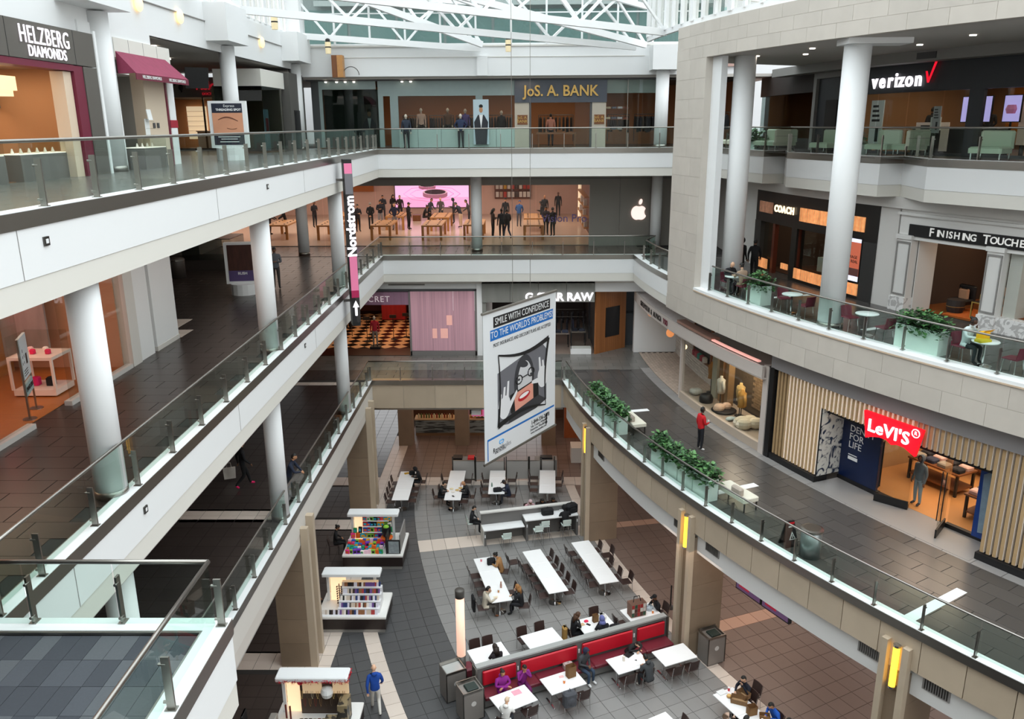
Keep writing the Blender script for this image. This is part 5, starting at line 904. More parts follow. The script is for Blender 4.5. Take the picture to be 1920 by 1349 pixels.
while a < 38:
    full = a < 24.25 or a > 32.25; zb = 6.44 if full else 8.98
    MB().arc(44.45, 44.62, a, a+.125, zb, 9.76, 1).build('slat', slm, sf)
    if a > 21.8: MB().arc(44.5, 44.61, a+.127, a+.152, zb+.01, 9.76, 1).build('glow_strip', slw if a < 29 else mat('slat_dim_edge', 'cfc4b8', .5, emit=.1), sf)  # lit sides of the slats painted as glowing strips, dimmer to the right
    a += .235
MB().arc(43.6, 44.62, 24.28, 24.34, 6.42, 9.0, 1).build('return_panel', black, sf); MB().arc(43.55, 44.6, 24.34, 24.36, 6.42, 9.0, 1).build('tie_dye_panel', mat2('tie_dye', '1c2c48', 'e4e2da', 2.6, .40, .50, dist=2), sf)
MB().arc(43.5, 43.6, 24.4, 26.6, 6.35, 9.0, 2).build('denim_panel', mat('denim_print', '0d1e44', .35, noise=.7, nscale=.8), sf); MB().arc(43.45, 43.62, 24.36, 26.7, 6.2, 6.36, 2).build('black_base', black, sf)
p, rz = fr(43.63, 25.3, 8.05)
for i, tx in enumerate(('DENIM', 'FOR', 'LIFE')): pp = pol(43.63, 25.0, 8.2-.3*i); text(tx, .34, white, sf, pp, (PI/2, 0, math.radians(25)-PI/2), ext=.004, align='LEFT').location = pol(43.63, 24.85, 8.25-.3*i)
MB().arc(43.62, 43.635, 24.9, 25.45, 7.1, 7.22, 1).arc(43.62, 43.635, 24.9, 25.4, 7.27, 7.3, 1).build('small_print', white, sf)
MB().arc(43.5, 43.52, 26.65, 28.3, 6.3, 8.9, 1).arc(43.5, 43.52, 30.1, 31.2, 6.3, 8.9, 1).build('glass_pane', g_clear, sf); MB().arc(43.45, 43.6, 26.65, 28.2, 6.2, 6.34, 1).arc(43.45, 43.6, 30.05, 32.2, 6.2, 6.34, 1).build('black_base', black, sf); MB().arc(43.5, 43.6, 31.2, 32.2, 6.3, 9.0, 1).build('blue_panel', mat('blue_print', '123a80', .4), sf)
fg = MB(); P_, rz = fr(43.66, 31.7, 0)
fg.add([(-.18, 0, .25), (.05, 0, .3), (.08, 0, 1.2), (.22, 0, .3), (.36, 0, .35), (.3, 0, 1.4), (.34, 0, 2.1), (.1, 0, 2.4), (-.25, 0, 2.15), (-.22, 0, 1.4)], [tuple(range(10))]); o = fg.build('figure_print', mat('faded_denim', '7d93a4', .6, noise=.4, nscale=4), sf); o.location = (*P_.xy, 6.25); o.rotation_euler.z = rz
def glassdoor(r, a, open_deg, label, w=1.05, s=1):
    d = cthing('glass_door', label, 'door', r, a, L1); d.rotation_euler.z += math.radians(open_deg); MB().box(0, s*w, -.012, .0, .3, 2.65).build('glass_pane', g_clear, d) if s > 0 else MB().box(-w, 0, -.012, 0, .3, 2.65).build('glass_pane', g_clear, d)
    x0, x1 = (0, w) if s > 0 else (-w, 0); MB().box(x0, x1, -.03, .02, .02, .3).build('bottom_rail', black, d); xh = s*(w-.12)
    for yy in (-.06, .05): MB().tube([(xh, yy, .55), (xh, yy, 2.2)], .018, 6).build('handle', black, d)
glassdoor(43.6, 28.3, 200, 'glass door with black base standing open at the left of the jeans store entrance', 1.1, 1); glassdoor(43.6, 30.1, -20, 'glass door with black base standing open at the right of the jeans store entrance', 1.1, -1) if False else glassdoor(43.6, 30.05, -70, 'glass door with black base standing open at the right of the jeans store entrance', 1.05, 1)
ls = cthing('wing_sign', 'red wing-shaped sign with white lettering over the jeans store entrance', 'sign', 44.85, 28.3, 9.2); redm = mat('sign_red_glow', 'ee1024', .4, emit=1.0)
wp = [(-1.08, .42), (1.08, .42), (.9, -.5), (.72, -.42), (.5, -.33), (.25, -.33), (.05, -.4), (-.15, -.3), (-.4, -.3), (-.7, -.38), (-.92, -.48)]
MB().add([(x, -.06, z) for x, z in wp]+[(x, .06, z) for x, z in wp], [tuple(range(10, -1, -1))[::-1], tuple(range(21, 10, -1))]+[(i, 11+i, 11+(i+1) % 11, (i+1) % 11) for i in range(11)]).build('wing', redm, ls)
text("LeVI'S", .58, lit, ls, (-.1, -.08, -.02), (PI/2, 0, 0), ext=.02, bold=.006, sx=1.05, space=1.03); text('R', .16, lit, ls, (.86, -.08, .26), (PI/2, 0, 0), ext=.01); MB().tube([(.86+.13*math.cos(t), -.08, .26+.13*math.sin(t)) for t in (2*PI*i/16 for i in range(17))], .016, 5).build('ring', lit, ls)
proom(37.0, 43.4, 24.5, 37.5, L1, 3.9, mat('jeans_wall', 'b08a62', .7), mat('jeans_floor', 'c08a55', .35, noise=.15, nscale=1.5), mat('shop_ceiling_w', 'c7b49c', .8)); p = pol(40.5, 29.3, 9.9); area('shop_lamp', p, 5, 5, 420, (1, .76, .55)); struct(MB().arc(43.4, 45.0, 24.4, 32.2, L1, L1+.008, 6), 'floor', mat('threshold_tile', '8d8a88', .4, island=.05))
def tabl(r, a, label, cols, n=(4, 2)):
    o = cthing('display_table', label, 'table', r, a, L1+.012); MB().box(-1.0, 1.0, -.5, .5, .78, .84).build('table_top', wood_d, o); MB().box(-.95, .95, -.45, .45, .2, .26).build('lower_shelf', wood_d, o)
    for x in (-.92, .92):
        for y in (-.43, .43): MB().box(x-.04, x+.04, y-.04, y+.04, 0, .78).build('leg', black, o)
    R = Matrix.Rotation(o.rotation_euler.z, 3, 'Z'); r_ = random.Random(int(a*10))
    for i in range(n[0]):
        for j in range(n[1]): q = o.location+R@V3((-.75+i*.5, -.22+j*.45, .92)); tag(MB().rbox((0, 0, 0), (.38, .36, .14), .04).build('folded_garment', cloth(r_.choice(cols))), 'pile of folded clothing on a table in the jeans store', 'clothing', 'folded clothing in the jeans store'); bpy.context.scene.collection.objects[-1].location = q; bpy.context.scene.collection.objects[-1].rotation_euler.z = o.rotation_euler.z
DN = ['2a3144', '3c4a66', '1b1d24', '8a8478', '5a5048', 'c8a8a0']
tabl(40.9, 27.2, 'dark wood table of folded jeans seen through the left glass of the jeans store', DN); tabl(42.0, 31.2, 'table of folded sweaters behind the blue figure panel of the jeans store', ['c8a8a0', 'd8b0a8', '2a2c34', '8a8478']); tabl(38.6, 26.5, 'rear table of folded jeans under the left slats of the jeans store', DN); tabl(42.3, 29.9+3.4, 'table with an orange sweater at the right of the jeans store', ['1b1d24', '3a3a40', '2a3144'])
tag(MB().rbox(tuple(pol(42.35, 32.1, L1+1.0)), (.45, .3, .12), .04, 1.0).build('folded_sweater', cloth('e0912a')), 'orange folded sweater on the right table of the jeans store', 'sweater')
q = pol(39.4, 25.5); q2 = pol(39.4, 27.6); rack(q, q2, 10, L1+1.65, DN, 'clothes rail of dark denim at the back left of the jeans store', 'dark denim garment hanging in the jeans store', 'garments in the jeans store')
person('stand', pol(43.0, 28.15, L1+.02), 200, 'person in a grey hooded jacket and faded jeans by the open glass door', '5d6a70', '7f9299', '3a3a3c', 2, 'hood', cloth('54606a'))
# sheepskin shop
sf = thing('storefront', 'wool shop with curved pale canopy, white brick porch and display window', 'storefront', (0, 0, 0)); can = mat('canopy_pale', 'cabfb8', .5)
MB().arc(43.6, 44.95, 1.1, 20.6, 9.25, 9.3, 20).arc(44.85, 44.97, 1.1, 20.6, 9.3, 9.76, 20).build('canopy', can, sf); MB().arc(43.7, 44.85, 1.1, 10.5, 9.62, 9.7, 10).build('canopy_top', mat('marbled_white', 'e6dedc', .4, noise=.25, nscale=4), sf)
MB().arc(44.4, 44.83, 11, 15.5, 9.78, 9.9, 6).build('copper_tray', mat('copper_dull', 'b08878', .4, .3), sf); MB().arc(44.7, 44.84, 15.6, 20, 9.8, 9.86, 6).build('light_bar', mat('rose_light', 'f6b0a4', .5, emit=.8), sf)
for i, ch in enumerate('SHEEPSKIN & ALPACA TOO'):
    a = 3.9+i*.285
    if ch != ' ': text(ch, .36, maroon if ch in 'TO' and i > 17 else dark_int, sf, pol(45.0, a, 9.52), (PI/2, 0, math.radians(a)-PI/2), ext=.01, bold=.006, sx=.72)
wbm = mat('white_brick', 'cfc8c0', .7, noise=.12, nscale=6, island=.14); pw = struct(MB().arc(42.4, 42.5, 1.0, 11.6, L1, 9.3, 8), 'wall_right', mat('mortar', '9a938b', .9)); rbk = random.Random(2); nb = 0
fld = MB()
for row in range(22):
    z = L1+.02+row*.14; a = 1.0+(row % 2)*.25
    while a < 11.4:
        w_ = rbk.uniform(.38, .55)
        if not (6.4 < a+.2 < 9.6 and 7.3 < z < 9.0):
            if nb < 290 and row % 1 == 0: MB().arc(42.5, 42.52+rbk.random()*.02, a+.012, min(a+w_, 11.5)-.012, z+.008, z+.128, 1).build('brick', wbm, pw); nb += 1
            else: fld.arc(42.5, 42.52+rbk.random()*.02, a+.012, min(a+w_, 11.5)-.012, z+.008, z+.128, 1)
        a += w_
o = fld.build('brick_field', wbm, pw); o['kind'] = 'stuff'
MB().arc(42.5, 42.56, 6.4, 9.6, 7.25, 9.05, 2).build('window_opening', black, sf); MB().arc(42.5, 42.62, 6.3, 6.45, 7.2, 9.1, 1).arc(42.5, 42.62, 9.55, 9.7, 7.2, 9.1, 1).arc(42.5, 42.66, 6.3, 9.7, 7.15, 7.25, 2).build('window_frame', wood_d, sf)
for k, c in enumerate(('9a3040', 'b04858', '3a8a80', '9a3040', 'c8c0b8')): tag(MB().rbox(tuple(pol(42.66, 6.9+k*.5, 7.4)), (.25, .3, .28), .06).build('wool_blanket', cloth(c)), 'folded %s blanket on the sill of the brick porch window' % ('maroon', 'rose', 'teal', 'dark red', 'cream')[k], 'blanket')
MB().arc(42.3, 44.9, .6, 1.05, L1, 9.3, 1).build('white_pier', white, sf)
porch = poltiles(42.5, 44.6, 1.2, 11.5, .16, .34, None, True); pf = struct(MB().arc(42.4, 44.6, 1.0, 11.6, L1+.0, L1+.01, 8), 'floor', mat('mortar_dark', '4a4038', .9)); porch.sort(key=lambda q: q[0][1]); pbm = mat('porch_brick', 'b3a294', .6, island=.12)
for q in porch[:280]: tilemesh([q], L1+.025, pbm, .012, .015).build('brick', pbm, pf)
o = tilemesh(porch[280:], L1+.025, pbm, .012, .015).build('brick_field', pbm, pf); o['kind'] = 'stuff'
for i, (a, r, z) in enumerate(((2.6, 44.2, 8.75), (4.3, 43.4, 8.75), (6.9, 44.0, 8.45), (8.4, 43.6, 8.0))):
    o = thing('pendant_lamp', 'round amber glass pendant in the brick porch, %s' % ('first from the white pier', 'small one at the rear', 'largest in front of the porch window', 'lowest one by the porch window')[i], 'lamp', pol(r, a, z)); s_ = (.2, .09, .21, .12)[i]; MB().ball((0, 0, 0), s_, s_, s_*1.1, 14, 8).build('globe', mat('amber_globe', 'e09058', .3, emit=.9) if i in (0, 2) else mat('bulb_glow', 'ffe0b0', emit=3), o, True); MB().tube([(0, 0, s_), (0, 0, 9.24-z)], .01, 4).build('cord', black, o)
MB().arc(44.5, 44.7, 11.4, 20.7, L1, 6.55, 10).build('stone_plinth', mat('plinth_beige', 'b8a898', .5), sf); MB().arc(43.0, 44.5, 11.5, 20.5, 6.4, 6.5, 10).build('window_floor', mat('window_floor', 'a09080', .6), sf)
for i in range(4): MB().arc(44.58, 44.592, 11.5+i*2.22, 13.68+i*2.22, 6.56, 9.24, 2).build('glass_pane', g_clear, sf)
MB().arc(44.3, 44.75, 20.35, 20.8, L1, 9.76, 1).arc(44.5, 44.7, 11.35, 11.5, L1, 9.3, 1).build('jamb', can, sf); MB().arc(42.4, 44.5, 11.5, 20.6, 9.24, 9.28, 8).build('window_ceiling', ceil_m, sf)
bw = struct(MB().arc(42.3, 42.4, 11.6, 20.6, L1, 9.3, 8), 'wall_back', mat('tan_mortar', '6f6050', .9)); bb = MB(); tbm = mat('tan_brick', 'a58c70', .7, island=.16)
for row in range(24):
    a = 15.0+(row % 2)*.2
    while a < 20.4: bb.arc(42.4, 42.43, a+.012, a+.4-.012, L1+.3+row*.125, L1+.41+row*.125, 1); a += .4
o = bb.build('brick_field', tbm, bw); o['kind'] = 'stuff'
area('shop_lamp', pol(43.5, 16, 9.2), .8, 5, 130, (1, .82, .62))
for a, c, w_ in ((12.6, 'b9b4a0', .5), (13.5, '9a7248', .4), (14.3, 'a08058', .3)): MB().arc(43.2, 43.5, a, a+w_*1.2, 6.5, 9.24, 1).build('timber_post', mat('timber_'+c, c, .7, noise=.3, nscale=3, stretch=(2, 2, .3)), sf)
def dressform(r, a, top, label, h=1.0):
    o = cthing('dress_form', label, 'mannequin', r, a, 6.5); MB().lathe((0, 0, 0), [(.2, 0), (.2, .02), (.02, .05), (.02, .75)], 10).build('stand', black, o); m = MB(); m.lathe((0, 0, .7), [(.17, 0), (.14, .25), (.18, .5), (.19, .6), (.07, .7), (.06, .78)], 14); m.build('torso', cloth(top), o, True)
    s = MB()
    for q in (-1, 1): s.tube([(q*.17, 0, 1.3), (q*.26, 0, 1.05), (q*.25, .02, .8)], [.07, .065, .055], 8)
    s.build('sleeves', cloth(top), o, True); return o
dressform(43.9, 14.8, 'cfcabb', 'dress form in a long pale wool cardigan in the wool shop window'); dressform(43.6, 16.3, 'd8b878', 'dress form in a honey scarf and cream vest in the wool shop window'); dressform(44.0, 17.3, 'c09048', 'dress form in an ochre shawl in the wool shop window'); dressform(43.8, 19.1, '2a2624', 'dress form in a black jacket with tan collar in the wool shop window'); dressform(43.3, 12.0, 'b07a40', 'dress form in a tan coat at the porch corner of the wool shop')
def lumps(name, label, cat, r, a, c, sz, ribbed=0):
    o = MB(); rr = random.Random(int(a*100))
    for k in range(7): o.ball((rr.uniform(-1, 1)*sz[0]*.5, rr.uniform(-1, 1)*sz[1]*.5, sz[2]*.45+rr.random()*.05), sz[0]*.5, sz[1]*.5, sz[2]*.5, 10, 6)
    o = o.build(name, cloth(c)); o.location = pol(r, a, 6.5); tag(o, label, cat)
lumps('sheepskin', 'rolled pink-beige sheepskin on a dark bowl in the wool shop window', 'rug', 44.0, 15.4, 'd8b8a0', (.45, .3, .35)); lumps('sheepskin', 'fluffy cream sheepskin at the right of the wool shop window', 'rug', 44.1, 18.2, 'd8ccb4', (.7, .45, .5)); lumps('sheepskin', 'grey sheepskin at the left of the wool shop window', 'rug', 44.1, 12.3, 'b4b4ac', (.4, .3, .3)); lumps('slippers', 'pair of pale wool slippers on the wool shop window floor', 'slippers', 44.25, 16.9, 'b8c8c8', (.3, .2, .14))
tag(MB().lathe(tuple(pol(44.1, 13.6, 6.5)), [(.3, 0), (.32, .2), (.24, .36), (.1, .4)], 16).build('wool_bowl', black, None, True), 'black round basket in the wool shop window', 'basket'); tag(MB().lathe(tuple(pol(43.95, 15.4, 6.5)), [(.5, 0), (.55, .08), (.5, .1)], 18).build('tray', black, None, True), 'flat black dish under the rolled sheepskin', 'dish')
# ---------------------------------------------------------------- middle right floor: leather goods shop
struct(MB().arc(39.9, 40.1, -2.5, 8.4, L2, 16.0, 6).arc(39.9, 40.35, 20.9, 22.2, L2, 15.7, 2).arc(39.9, 40.5, 5, 40, 15.62, 16.03, 24), 'wall_right', mat('pale_wall', 'd3d0cc', .6)); bk = mat('black_panel', '1b1917', .4)
sf = thing('storefront', 'black leather goods shopfront with amber tile bands', 'storefront', (0, 0, 0)); MB().arc(40.0, 40.4, 8.4, 20.9, 14.2, 15.6, 12).build('fascia_panel', bk, sf); MB().arc(40.0, 40.42, 8.4, 9.3, L2, 14.2, 1).arc(40.0, 40.42, 19.95, 20.9, L2, 14.2, 1).build('side_panel', mat('charcoal_panel', '333231', .5), sf); MB().arc(40.0, 40.4, 13.3, 13.9, L2, 14.2, 1).arc(40.0, 40.4, 17.7, 18.2, L2, 14.2, 1).arc(40.0, 40.4, 13.9, 17.7, L2, 12.02, 3).arc(40.0, 40.4, 18.2, 20, L2, 12.02, 2).build('frame', bk, sf)
am = mat('amber_tile', 'f2a468', .35, noise=.55, nscale=7, island=.2, emit=.75); amd = mat('amber_tile_dim', 'b88468', .4, noise=.5, nscale=7, island=.15, emit=.28)
def amber(a0, a1, z0, z1, m, step=.235):
    a = a0
    while a < a1-.05: MB().arc(40.38, 40.44, a+.015, a+step-.03, z0, z1, 1).build('amber_tile', m, sf); a += step
amber(8.95, 10.8, 14.62, 15.12, amd); amber(14.1, 19.9, 14.55, 15.12, am); amber(13.95, 17.6, 12.05, 12.5, am); amber(18.25, 19.9, 12.05, 12.5, am); amber(9.4, 10.6, 12.05, 12.5, am); amber(12.4, 13.2, 12.3, 12.55, am, .4)
for i, ch in enumerate('COACH'): text(ch, .42, mat('sign_warm', 'ffe2b8', emit=2), sf, pol(40.46, 11.35+i*.49, 14.9), (PI/2, 0, math.radians(11.3+i*.5)-PI/2), ext=.02, bold=.014)
MB().arc(40.2, 40.21, 13.9, 17.7, 12.55, 14.2, 2).arc(40.2, 40.21, 9.3, 10.7, 12.5, 14.2, 1).build('glass_pane', g_clear, sf); MB().arc(40.1, 40.3, 10.7, 11.0, L2, 14.2, 1).arc(40.15, 40.3, 13.75, 13.9, 12.5, 14.2, 1).build('copper_jamb', mat('copper_brown', '6a3424', .4, .3), sf)
MB().arc(40.36, 40.42, 18.25, 19.9, 12.55, 14.3, 2).build('screen_frame', black, sf); MB().arc(40.42, 40.43, 18.3, 19.85, 12.8, 14.12, 2).build('screen', mat('screen_coral', 'c8664c', .4, emit=.5), sf); MB().arc(40.43, 40.435, 18.3, 19.85, 12.8, 13.1, 2).build('screen_lower', mat('screen_dusk', '5a3a36', .4, emit=.3), sf); MB().arc(40.42, 40.432, 18.3, 19.85, 14.12, 14.26, 2).arc(40.42, 40.432, 18.3, 19.85, 12.6, 12.8, 2).build('white_strip', mat('screen_white', 'e8e8f8', .4, emit=.8), sf); text('COURAGE\nTO BE REAL', .17, dark_int, sf, pol(40.44, 19.1, 13.45), (PI/2, 0, math.radians(19.1)-PI/2), ext=.003)
proom(34.5, 39.8, 8.6, 20.6, L2, 3.7, mat('coach_wall', '3a2c24', .6), mat('coach_floor', '4a3428', .3), ceiling_dk); area('shop_lamp', pol(37.5, 13, 15.5), 3, 3, 80, (1, .75, .5))
for i, a in enumerate((11.8, 12.6, 15)):
    o = cthing('lit_shelf', ('narrow lit gold shelf bay at the entrance', 'lit gold shelf bay right of the entrance', 'tall lit strip shelf in the display window')[i]+' of the leather goods shop', 'shelf', 35.5, a, L2+.3); MB().box(-.5, .5, .1, .2, 0, 2.6).build('back_panel', mat('gold_back', '8a5a30', .5, emit=.25), o)
    for k in range(4): MB().box(-.5, .5, -.15, .1, .4+k*.6, .44+k*.6).build('shelf_board', wood_d, o)
    MB().box(-.06, -.02, -.02, .0, .9, 2.5).build('glow_strip', mat('bulb_glow', 'ffe0b0', emit=3), o)
o = cthing('display_plinth', 'grey-green display plinth in the leather goods window', 'plinth', 39.4, 16.2, L2); MB().box(-.85, .85, -.35, .35, .55, 1.15).build('body', mat('sage', '8c9a92', .5), o); MB().box(-.8, .8, -.3, .3, 0, .55).build('foot', bk, o)
for k in range(4): q = pol(39.45, 15.7+k*.35, L2+1.28); b = MB().rbox((0, 0, 0), (.26, .14, .22), .04).tube([(.1*math.cos(t), 0, .1+.1*math.sin(t)) for t in (PI*i/6 for i in range(7))], .01, 4).build('handbag', cloth(('b8281e', 'e0b898', 'c83a2c', '8a1a1a')[k])); b.location = q; b.rotation_euler.z = math.radians(16)-PI/2; tag(b, '%s handbag on the grey-green plinth' % ('dark red', 'beige', 'bright red', 'maroon')[k], 'handbag')
# gift shop with white pilasters
sf = thing('storefront', 'gift shop front with white pilasters, marble base and black lettered header', 'storefront', (0, 0, 0)); pil = mat('pilaster_white', 'dcdad7', .5); mar = mat2('marble', 'e6e4e2', 'b9b6b4', 2.5, .5, .56, .3, dist=3)
MB().arc(40.0, 40.35, 22.3, 36, 14.55, 15.62, 12).build('entablature', pil, sf); MB().arc(40.35, 40.4, 22.95, 30.2, 14.68, 15.1, 7).build('sign_board', black, sf); MB().arc(40.3, 40.45, 22.2, 36, 15.4, 15.5, 12).build('cornice', pil, sf)
a = 24.35
for ch, s_ in zip('FINISHING TOUCHES', [1, 0, 0, 0, 0, 0, 0, 0, 0, 0, 1, 0, 0, 0, 0, 0, 0]):
    if ch != ' ': text(ch, .42 if s_ else .33, mat('letter_white', 'f0eeea', .5, emit=.25), sf, pol(40.42, a, 14.89), (PI/2, 0, math.radians(a)-PI/2), ext=.008, bold=.006)
    a += .2 if ch == 'I' else .33 if s_ == 0 else .36
for a0, a1 in ((22.3, 23.3), (27.4, 28.3)):
    MB().arc(40.1, 40.5, a0, a1, L2, 12.42, 1).build('marble_base', mar, sf); MB().arc(40.1, 40.44, a0+.04, a1-.04, 12.42, 14.6, 1).build('pilaster', pil, sf); MB().arc(40.44, 40.48, a0+.08, a0+.14, 12.55, 14.45, 1).arc(40.44, 40.48, a1-.14, a1-.08, 12.55, 14.45, 1).arc(40.44, 40.48, a0+.08, a1-.08, 14.4, 14.46, 1).arc(40.44, 40.48, a0+.08, a1-.08, 12.5, 12.56, 1).build('moulding', grey, sf); MB().arc(40.1, 40.5, a0, a1, 14.55, 14.7, 1).build('capital', pil, sf)
MB().arc(39.2, 40.1, 23.3, 23.36, L2, 14.6, 1).arc(39.2, 40.1, 28.3, 28.9, 12.4, 14.6, 1).build('reveal', pil, sf); MB().arc(40.0, 40.4, 28.3, 36, L2, 12.42, 6).build('marble_base', mar, sf); MB().arc(40.2, 40.21, 28.3, 36, 12.45, 14.6, 6).build('glass_pane', g_clear, sf)
proom(33, 39.6, 22.5, 36, L2, 3.4, mat('gift_dark', '4a3c34', .7), mat('gift_wood', '8a5228', .35, noise=.2, nscale=2), ceiling_dk); area('shop_lamp', pol(37.5, 26, 15.2), 3, 4, 60, (1, .7, .45)); area('shop_lamp', pol(38.2, 31, 15.2), 2, 4, 60, (1, .85, .7))
gy = mat('gold_frame', 'c8a85a', .35, .5)
def nest(r, a, z, w, h, label):
    o = cthing('side_table', label, 'table', r, a, z); MB().box(-w/2, w/2, -.25, .25, h-.03, h).build('table_top', black, o)
    for x in (-w/2, w/2):
        for y in (-.25, .25): MB().box(x-.02, x+.02, y-.02, y+.02, 0, h).build('leg', gy, o)
    MB().box(-w/2, w/2, -.26, -.24, h-.04, h).box(-w/2, w/2, .24, .26, h-.04, h).build('rim', gy, o)
nest(39.0, 26.6, L2+.012, .95, .62, 'gold-framed side table in the gift shop doorway, larger and in front'); nest(38.2, 26.1, L2+.012, .8, .75, 'gold-framed side table in the gift shop doorway, taller one behind')
o = cthing('arm_chair', 'dark armchair with a pale cushion at the left of the gift shop doorway', 'chair', 38.4, 24.3, L2+.012); MB().rbox((0, 0, .36), (.7, .65, .18), .05).build('seat', black, o); MB().rbox((0, .3, .66), (.7, .14, .55), .05).build('backrest', black, o); MB().rbox((0, .12, .62), (.42, .12, .38), .05).build('cushion', cloth('b88a6a'), o)
for x in (-.3, .3):
    for y in (-.27, .27): MB().box(x-.02, x+.02, y-.02, y+.02, 0, .28).build('leg', black, o)
o = cthing('wire_basket', 'dark round wire basket with gold trim in the gift shop', 'basket', 38.9, 24.6, L2+.012); MB().lathe((0, 0, 0), [(.25, 0), (.32, .25), (.3, .5)], 14).build('body', dark_int, o); MB().lathe((0, 0, 0), [(.31, .22), (.325, .27)], 14).build('trim', gy, o)
tag(MB().rbox(tuple(pol(37.4, 25.2, L2+.45)), (.7, .5, .9), .04).build('wicker_box', cloth('a0785a')), 'tan storage box in the middle of the gift shop', 'box'); tag(MB().rbox(tuple(pol(38.6, 25.3, L2+.03)), (1.6, 1.2, .03), .01, .5).build('rug', cloth('c8641e')), 'orange rug on the gift shop floor', 'rug')
for i, (r, a, z) in enumerate(((36.5, 24.2, 14.2), (36, 24.9, 14.3))):
    o = cthing('table_lamp', 'small glowing orange lamp deep in the gift shop, %s one' % ('left', 'right')[i], 'lamp', r, a, z); MB().lathe((0, 0, 0), [(.16, 0), (.08, .3)], 12).build('shade', mat('orange_glow', 'ff9440', emit=2), o); MB().tube([(0, 0, .3), (0, 0, 1.0)], .015, 5).build('cord', black, o)
for i, z in enumerate((14.2, 13.6, 13.0)): tag(MB().lathe((0, 0, 0), [(.28, 0), (.3, .06)], 18).build('wall_disc', black), 'round black wall plaque in the gift shop, %s of three' % ('top', 'middle', 'lowest')[i], 'plaque'); q = COL.objects[-1]; q.location = pol(36.2, 26.7, z); q.rotation_euler = (PI/2, 0, math.radians(27)-PI/2)
tag(MB().arc(34.5, 35.2, 26.2, 27.5, L2+.02, L2+3.2, 2).build('mustard_panel', mat('mustard', 'b88830', .6)), 'mustard wall panel at the right back of the gift shop', 'panel')
o = cthing('coat_stand', 'stand with mustard and grey scarves in the gift shop window', 'stand', 39.2, 29.2, 12.45); MB().tube([(0, 0, 0), (0, 0, 1.5)], .02, 6).build('pole', gy, o); MB().rbox((-.12, 0, .85), (.16, .12, 1.0), .03).build('mustard_scarf', cloth('d8a030'), o); MB().rbox((.08, 0, .9), (.2, .12, .95), .03).build('grey_scarf', cloth('8a8c90'), o); MB().ball((0, 0, 1.6), .12).build('knit_ball', cloth('d8d4cc'), o)
o = MB().lathe(tuple(pol(39.5, 30.1, 12.75)), [(.22, 0), (.22, .015), (.12, .03), (.11, .13), (.05, .15)], 16).build('straw_hat', cloth('cfc4b8'), None, True); tag(o, 'pale brimmed hat in the gift shop window', 'hat'); nest(39.5, 30.1, 12.45, .5, .3, 'small gold-framed stand under the pale hat'); tag(MB().box(-.7, .7, -.03, .03, 0, .6).build('tv_panel', mat('blue_glow', '2a5a9a', .4, emit=.3)), 'blue framed picture at the back of the gift shop window', 'picture'); q = COL.objects[-1]; q.location = pol(36.5, 31.5, 14.0); q.rotation_euler.z = math.radians(31)-PI/2
# ---------------------------------------------------------------- cafe terrace of the middle right floor
def planter_leaves(mb, w, d, z, n, rr, h=.5, drop=.15, ls=.12):
    for k in range(n):
        x, y = rr.uniform(-w/2-.06, w/2+.06), rr.uniform(-d/2-.1, d/2+.1); e = max(abs(x)/(w/2), abs(y)/(d/2)); zz = z+rr.uniform(-drop*(e > .85), h*(1-.55*max(0, e-.4)))
        L_ = rr.uniform(.7, 1.2)*ls; a = rr.uniform(0, 2*PI); t = rr.uniform(-.5, .9); dx, dy, dz = math.cos(a)*math.cos(t), math.sin(a)*math.cos(t), math.sin(t); sx, sy = -math.sin(a)*L_*.38, math.cos(a)*L_*.38
        mb.add([(x, y, zz), (x+dx*L_*.5+sx, y+dy*L_*.5+sy, zz+dz*L_*.5+.01), (x+dx*L_, y+dy*L_, zz+dz*L_-.02), (x+dx*L_*.5-sx, y+dy*L_*.5-sy, zz+dz*L_*.5+.01)], [(0, 1, 2, 3)], k % 3)
leafm = [mat('leaf_dark', '2c4a2c', .5), mat('leaf_mid', '3f6a3c', .5), mat('leaf_light', '5c8a50', .5)]; plw = mat('planter_white', 'dfe8e2', .4)
def planter(loc, rz, w, d, h, label, n=420, seed=1, ls=.16, group=None):
    o = thing('planter', label, 'planter', loc, rz, group); MB().rbox((0, 0, h/2), (w, d, h), .015).build('box', plw, o); MB().box(-w/2+.03, w/2-.03, -d/2+.03, d/2-.03, h, h+.01).build('soil', dark_int, o)
    m = MB(); planter_leaves(m, w, d, h, n, random.Random(seed), .5, .22, ls); f = m.build('foliage', leafm, o); f['kind'] = 'stuff'
    s = MB(); rr = random.Random(seed+50)
    for k in range(10): x, y = rr.uniform(-w/2+.08, w/2-.08), rr.uniform(-d/2+.08, d/2-.08); s.tube([(x, y, h), (x*1.1, y*1.1, h+.35)], .012, 4)
    f2 = s.build('stems', leafm[0], o); f2['kind'] = 'stuff'; return o
planter(pol(44.4, 18.85, L2), math.radians(18.85)-PI/2, .95, .5, .75, 'left white planter on the cafe terrace with a bushy green plant', 460, 3); planter(pol(44.45, 28.65, L2), math.radians(28.65)-PI/2, 1.5, .5, .75, 'right white planter on the cafe terrace with a wide green plant', 700, 4)
burg = mat('burgundy_shell', '6a2434', .45)
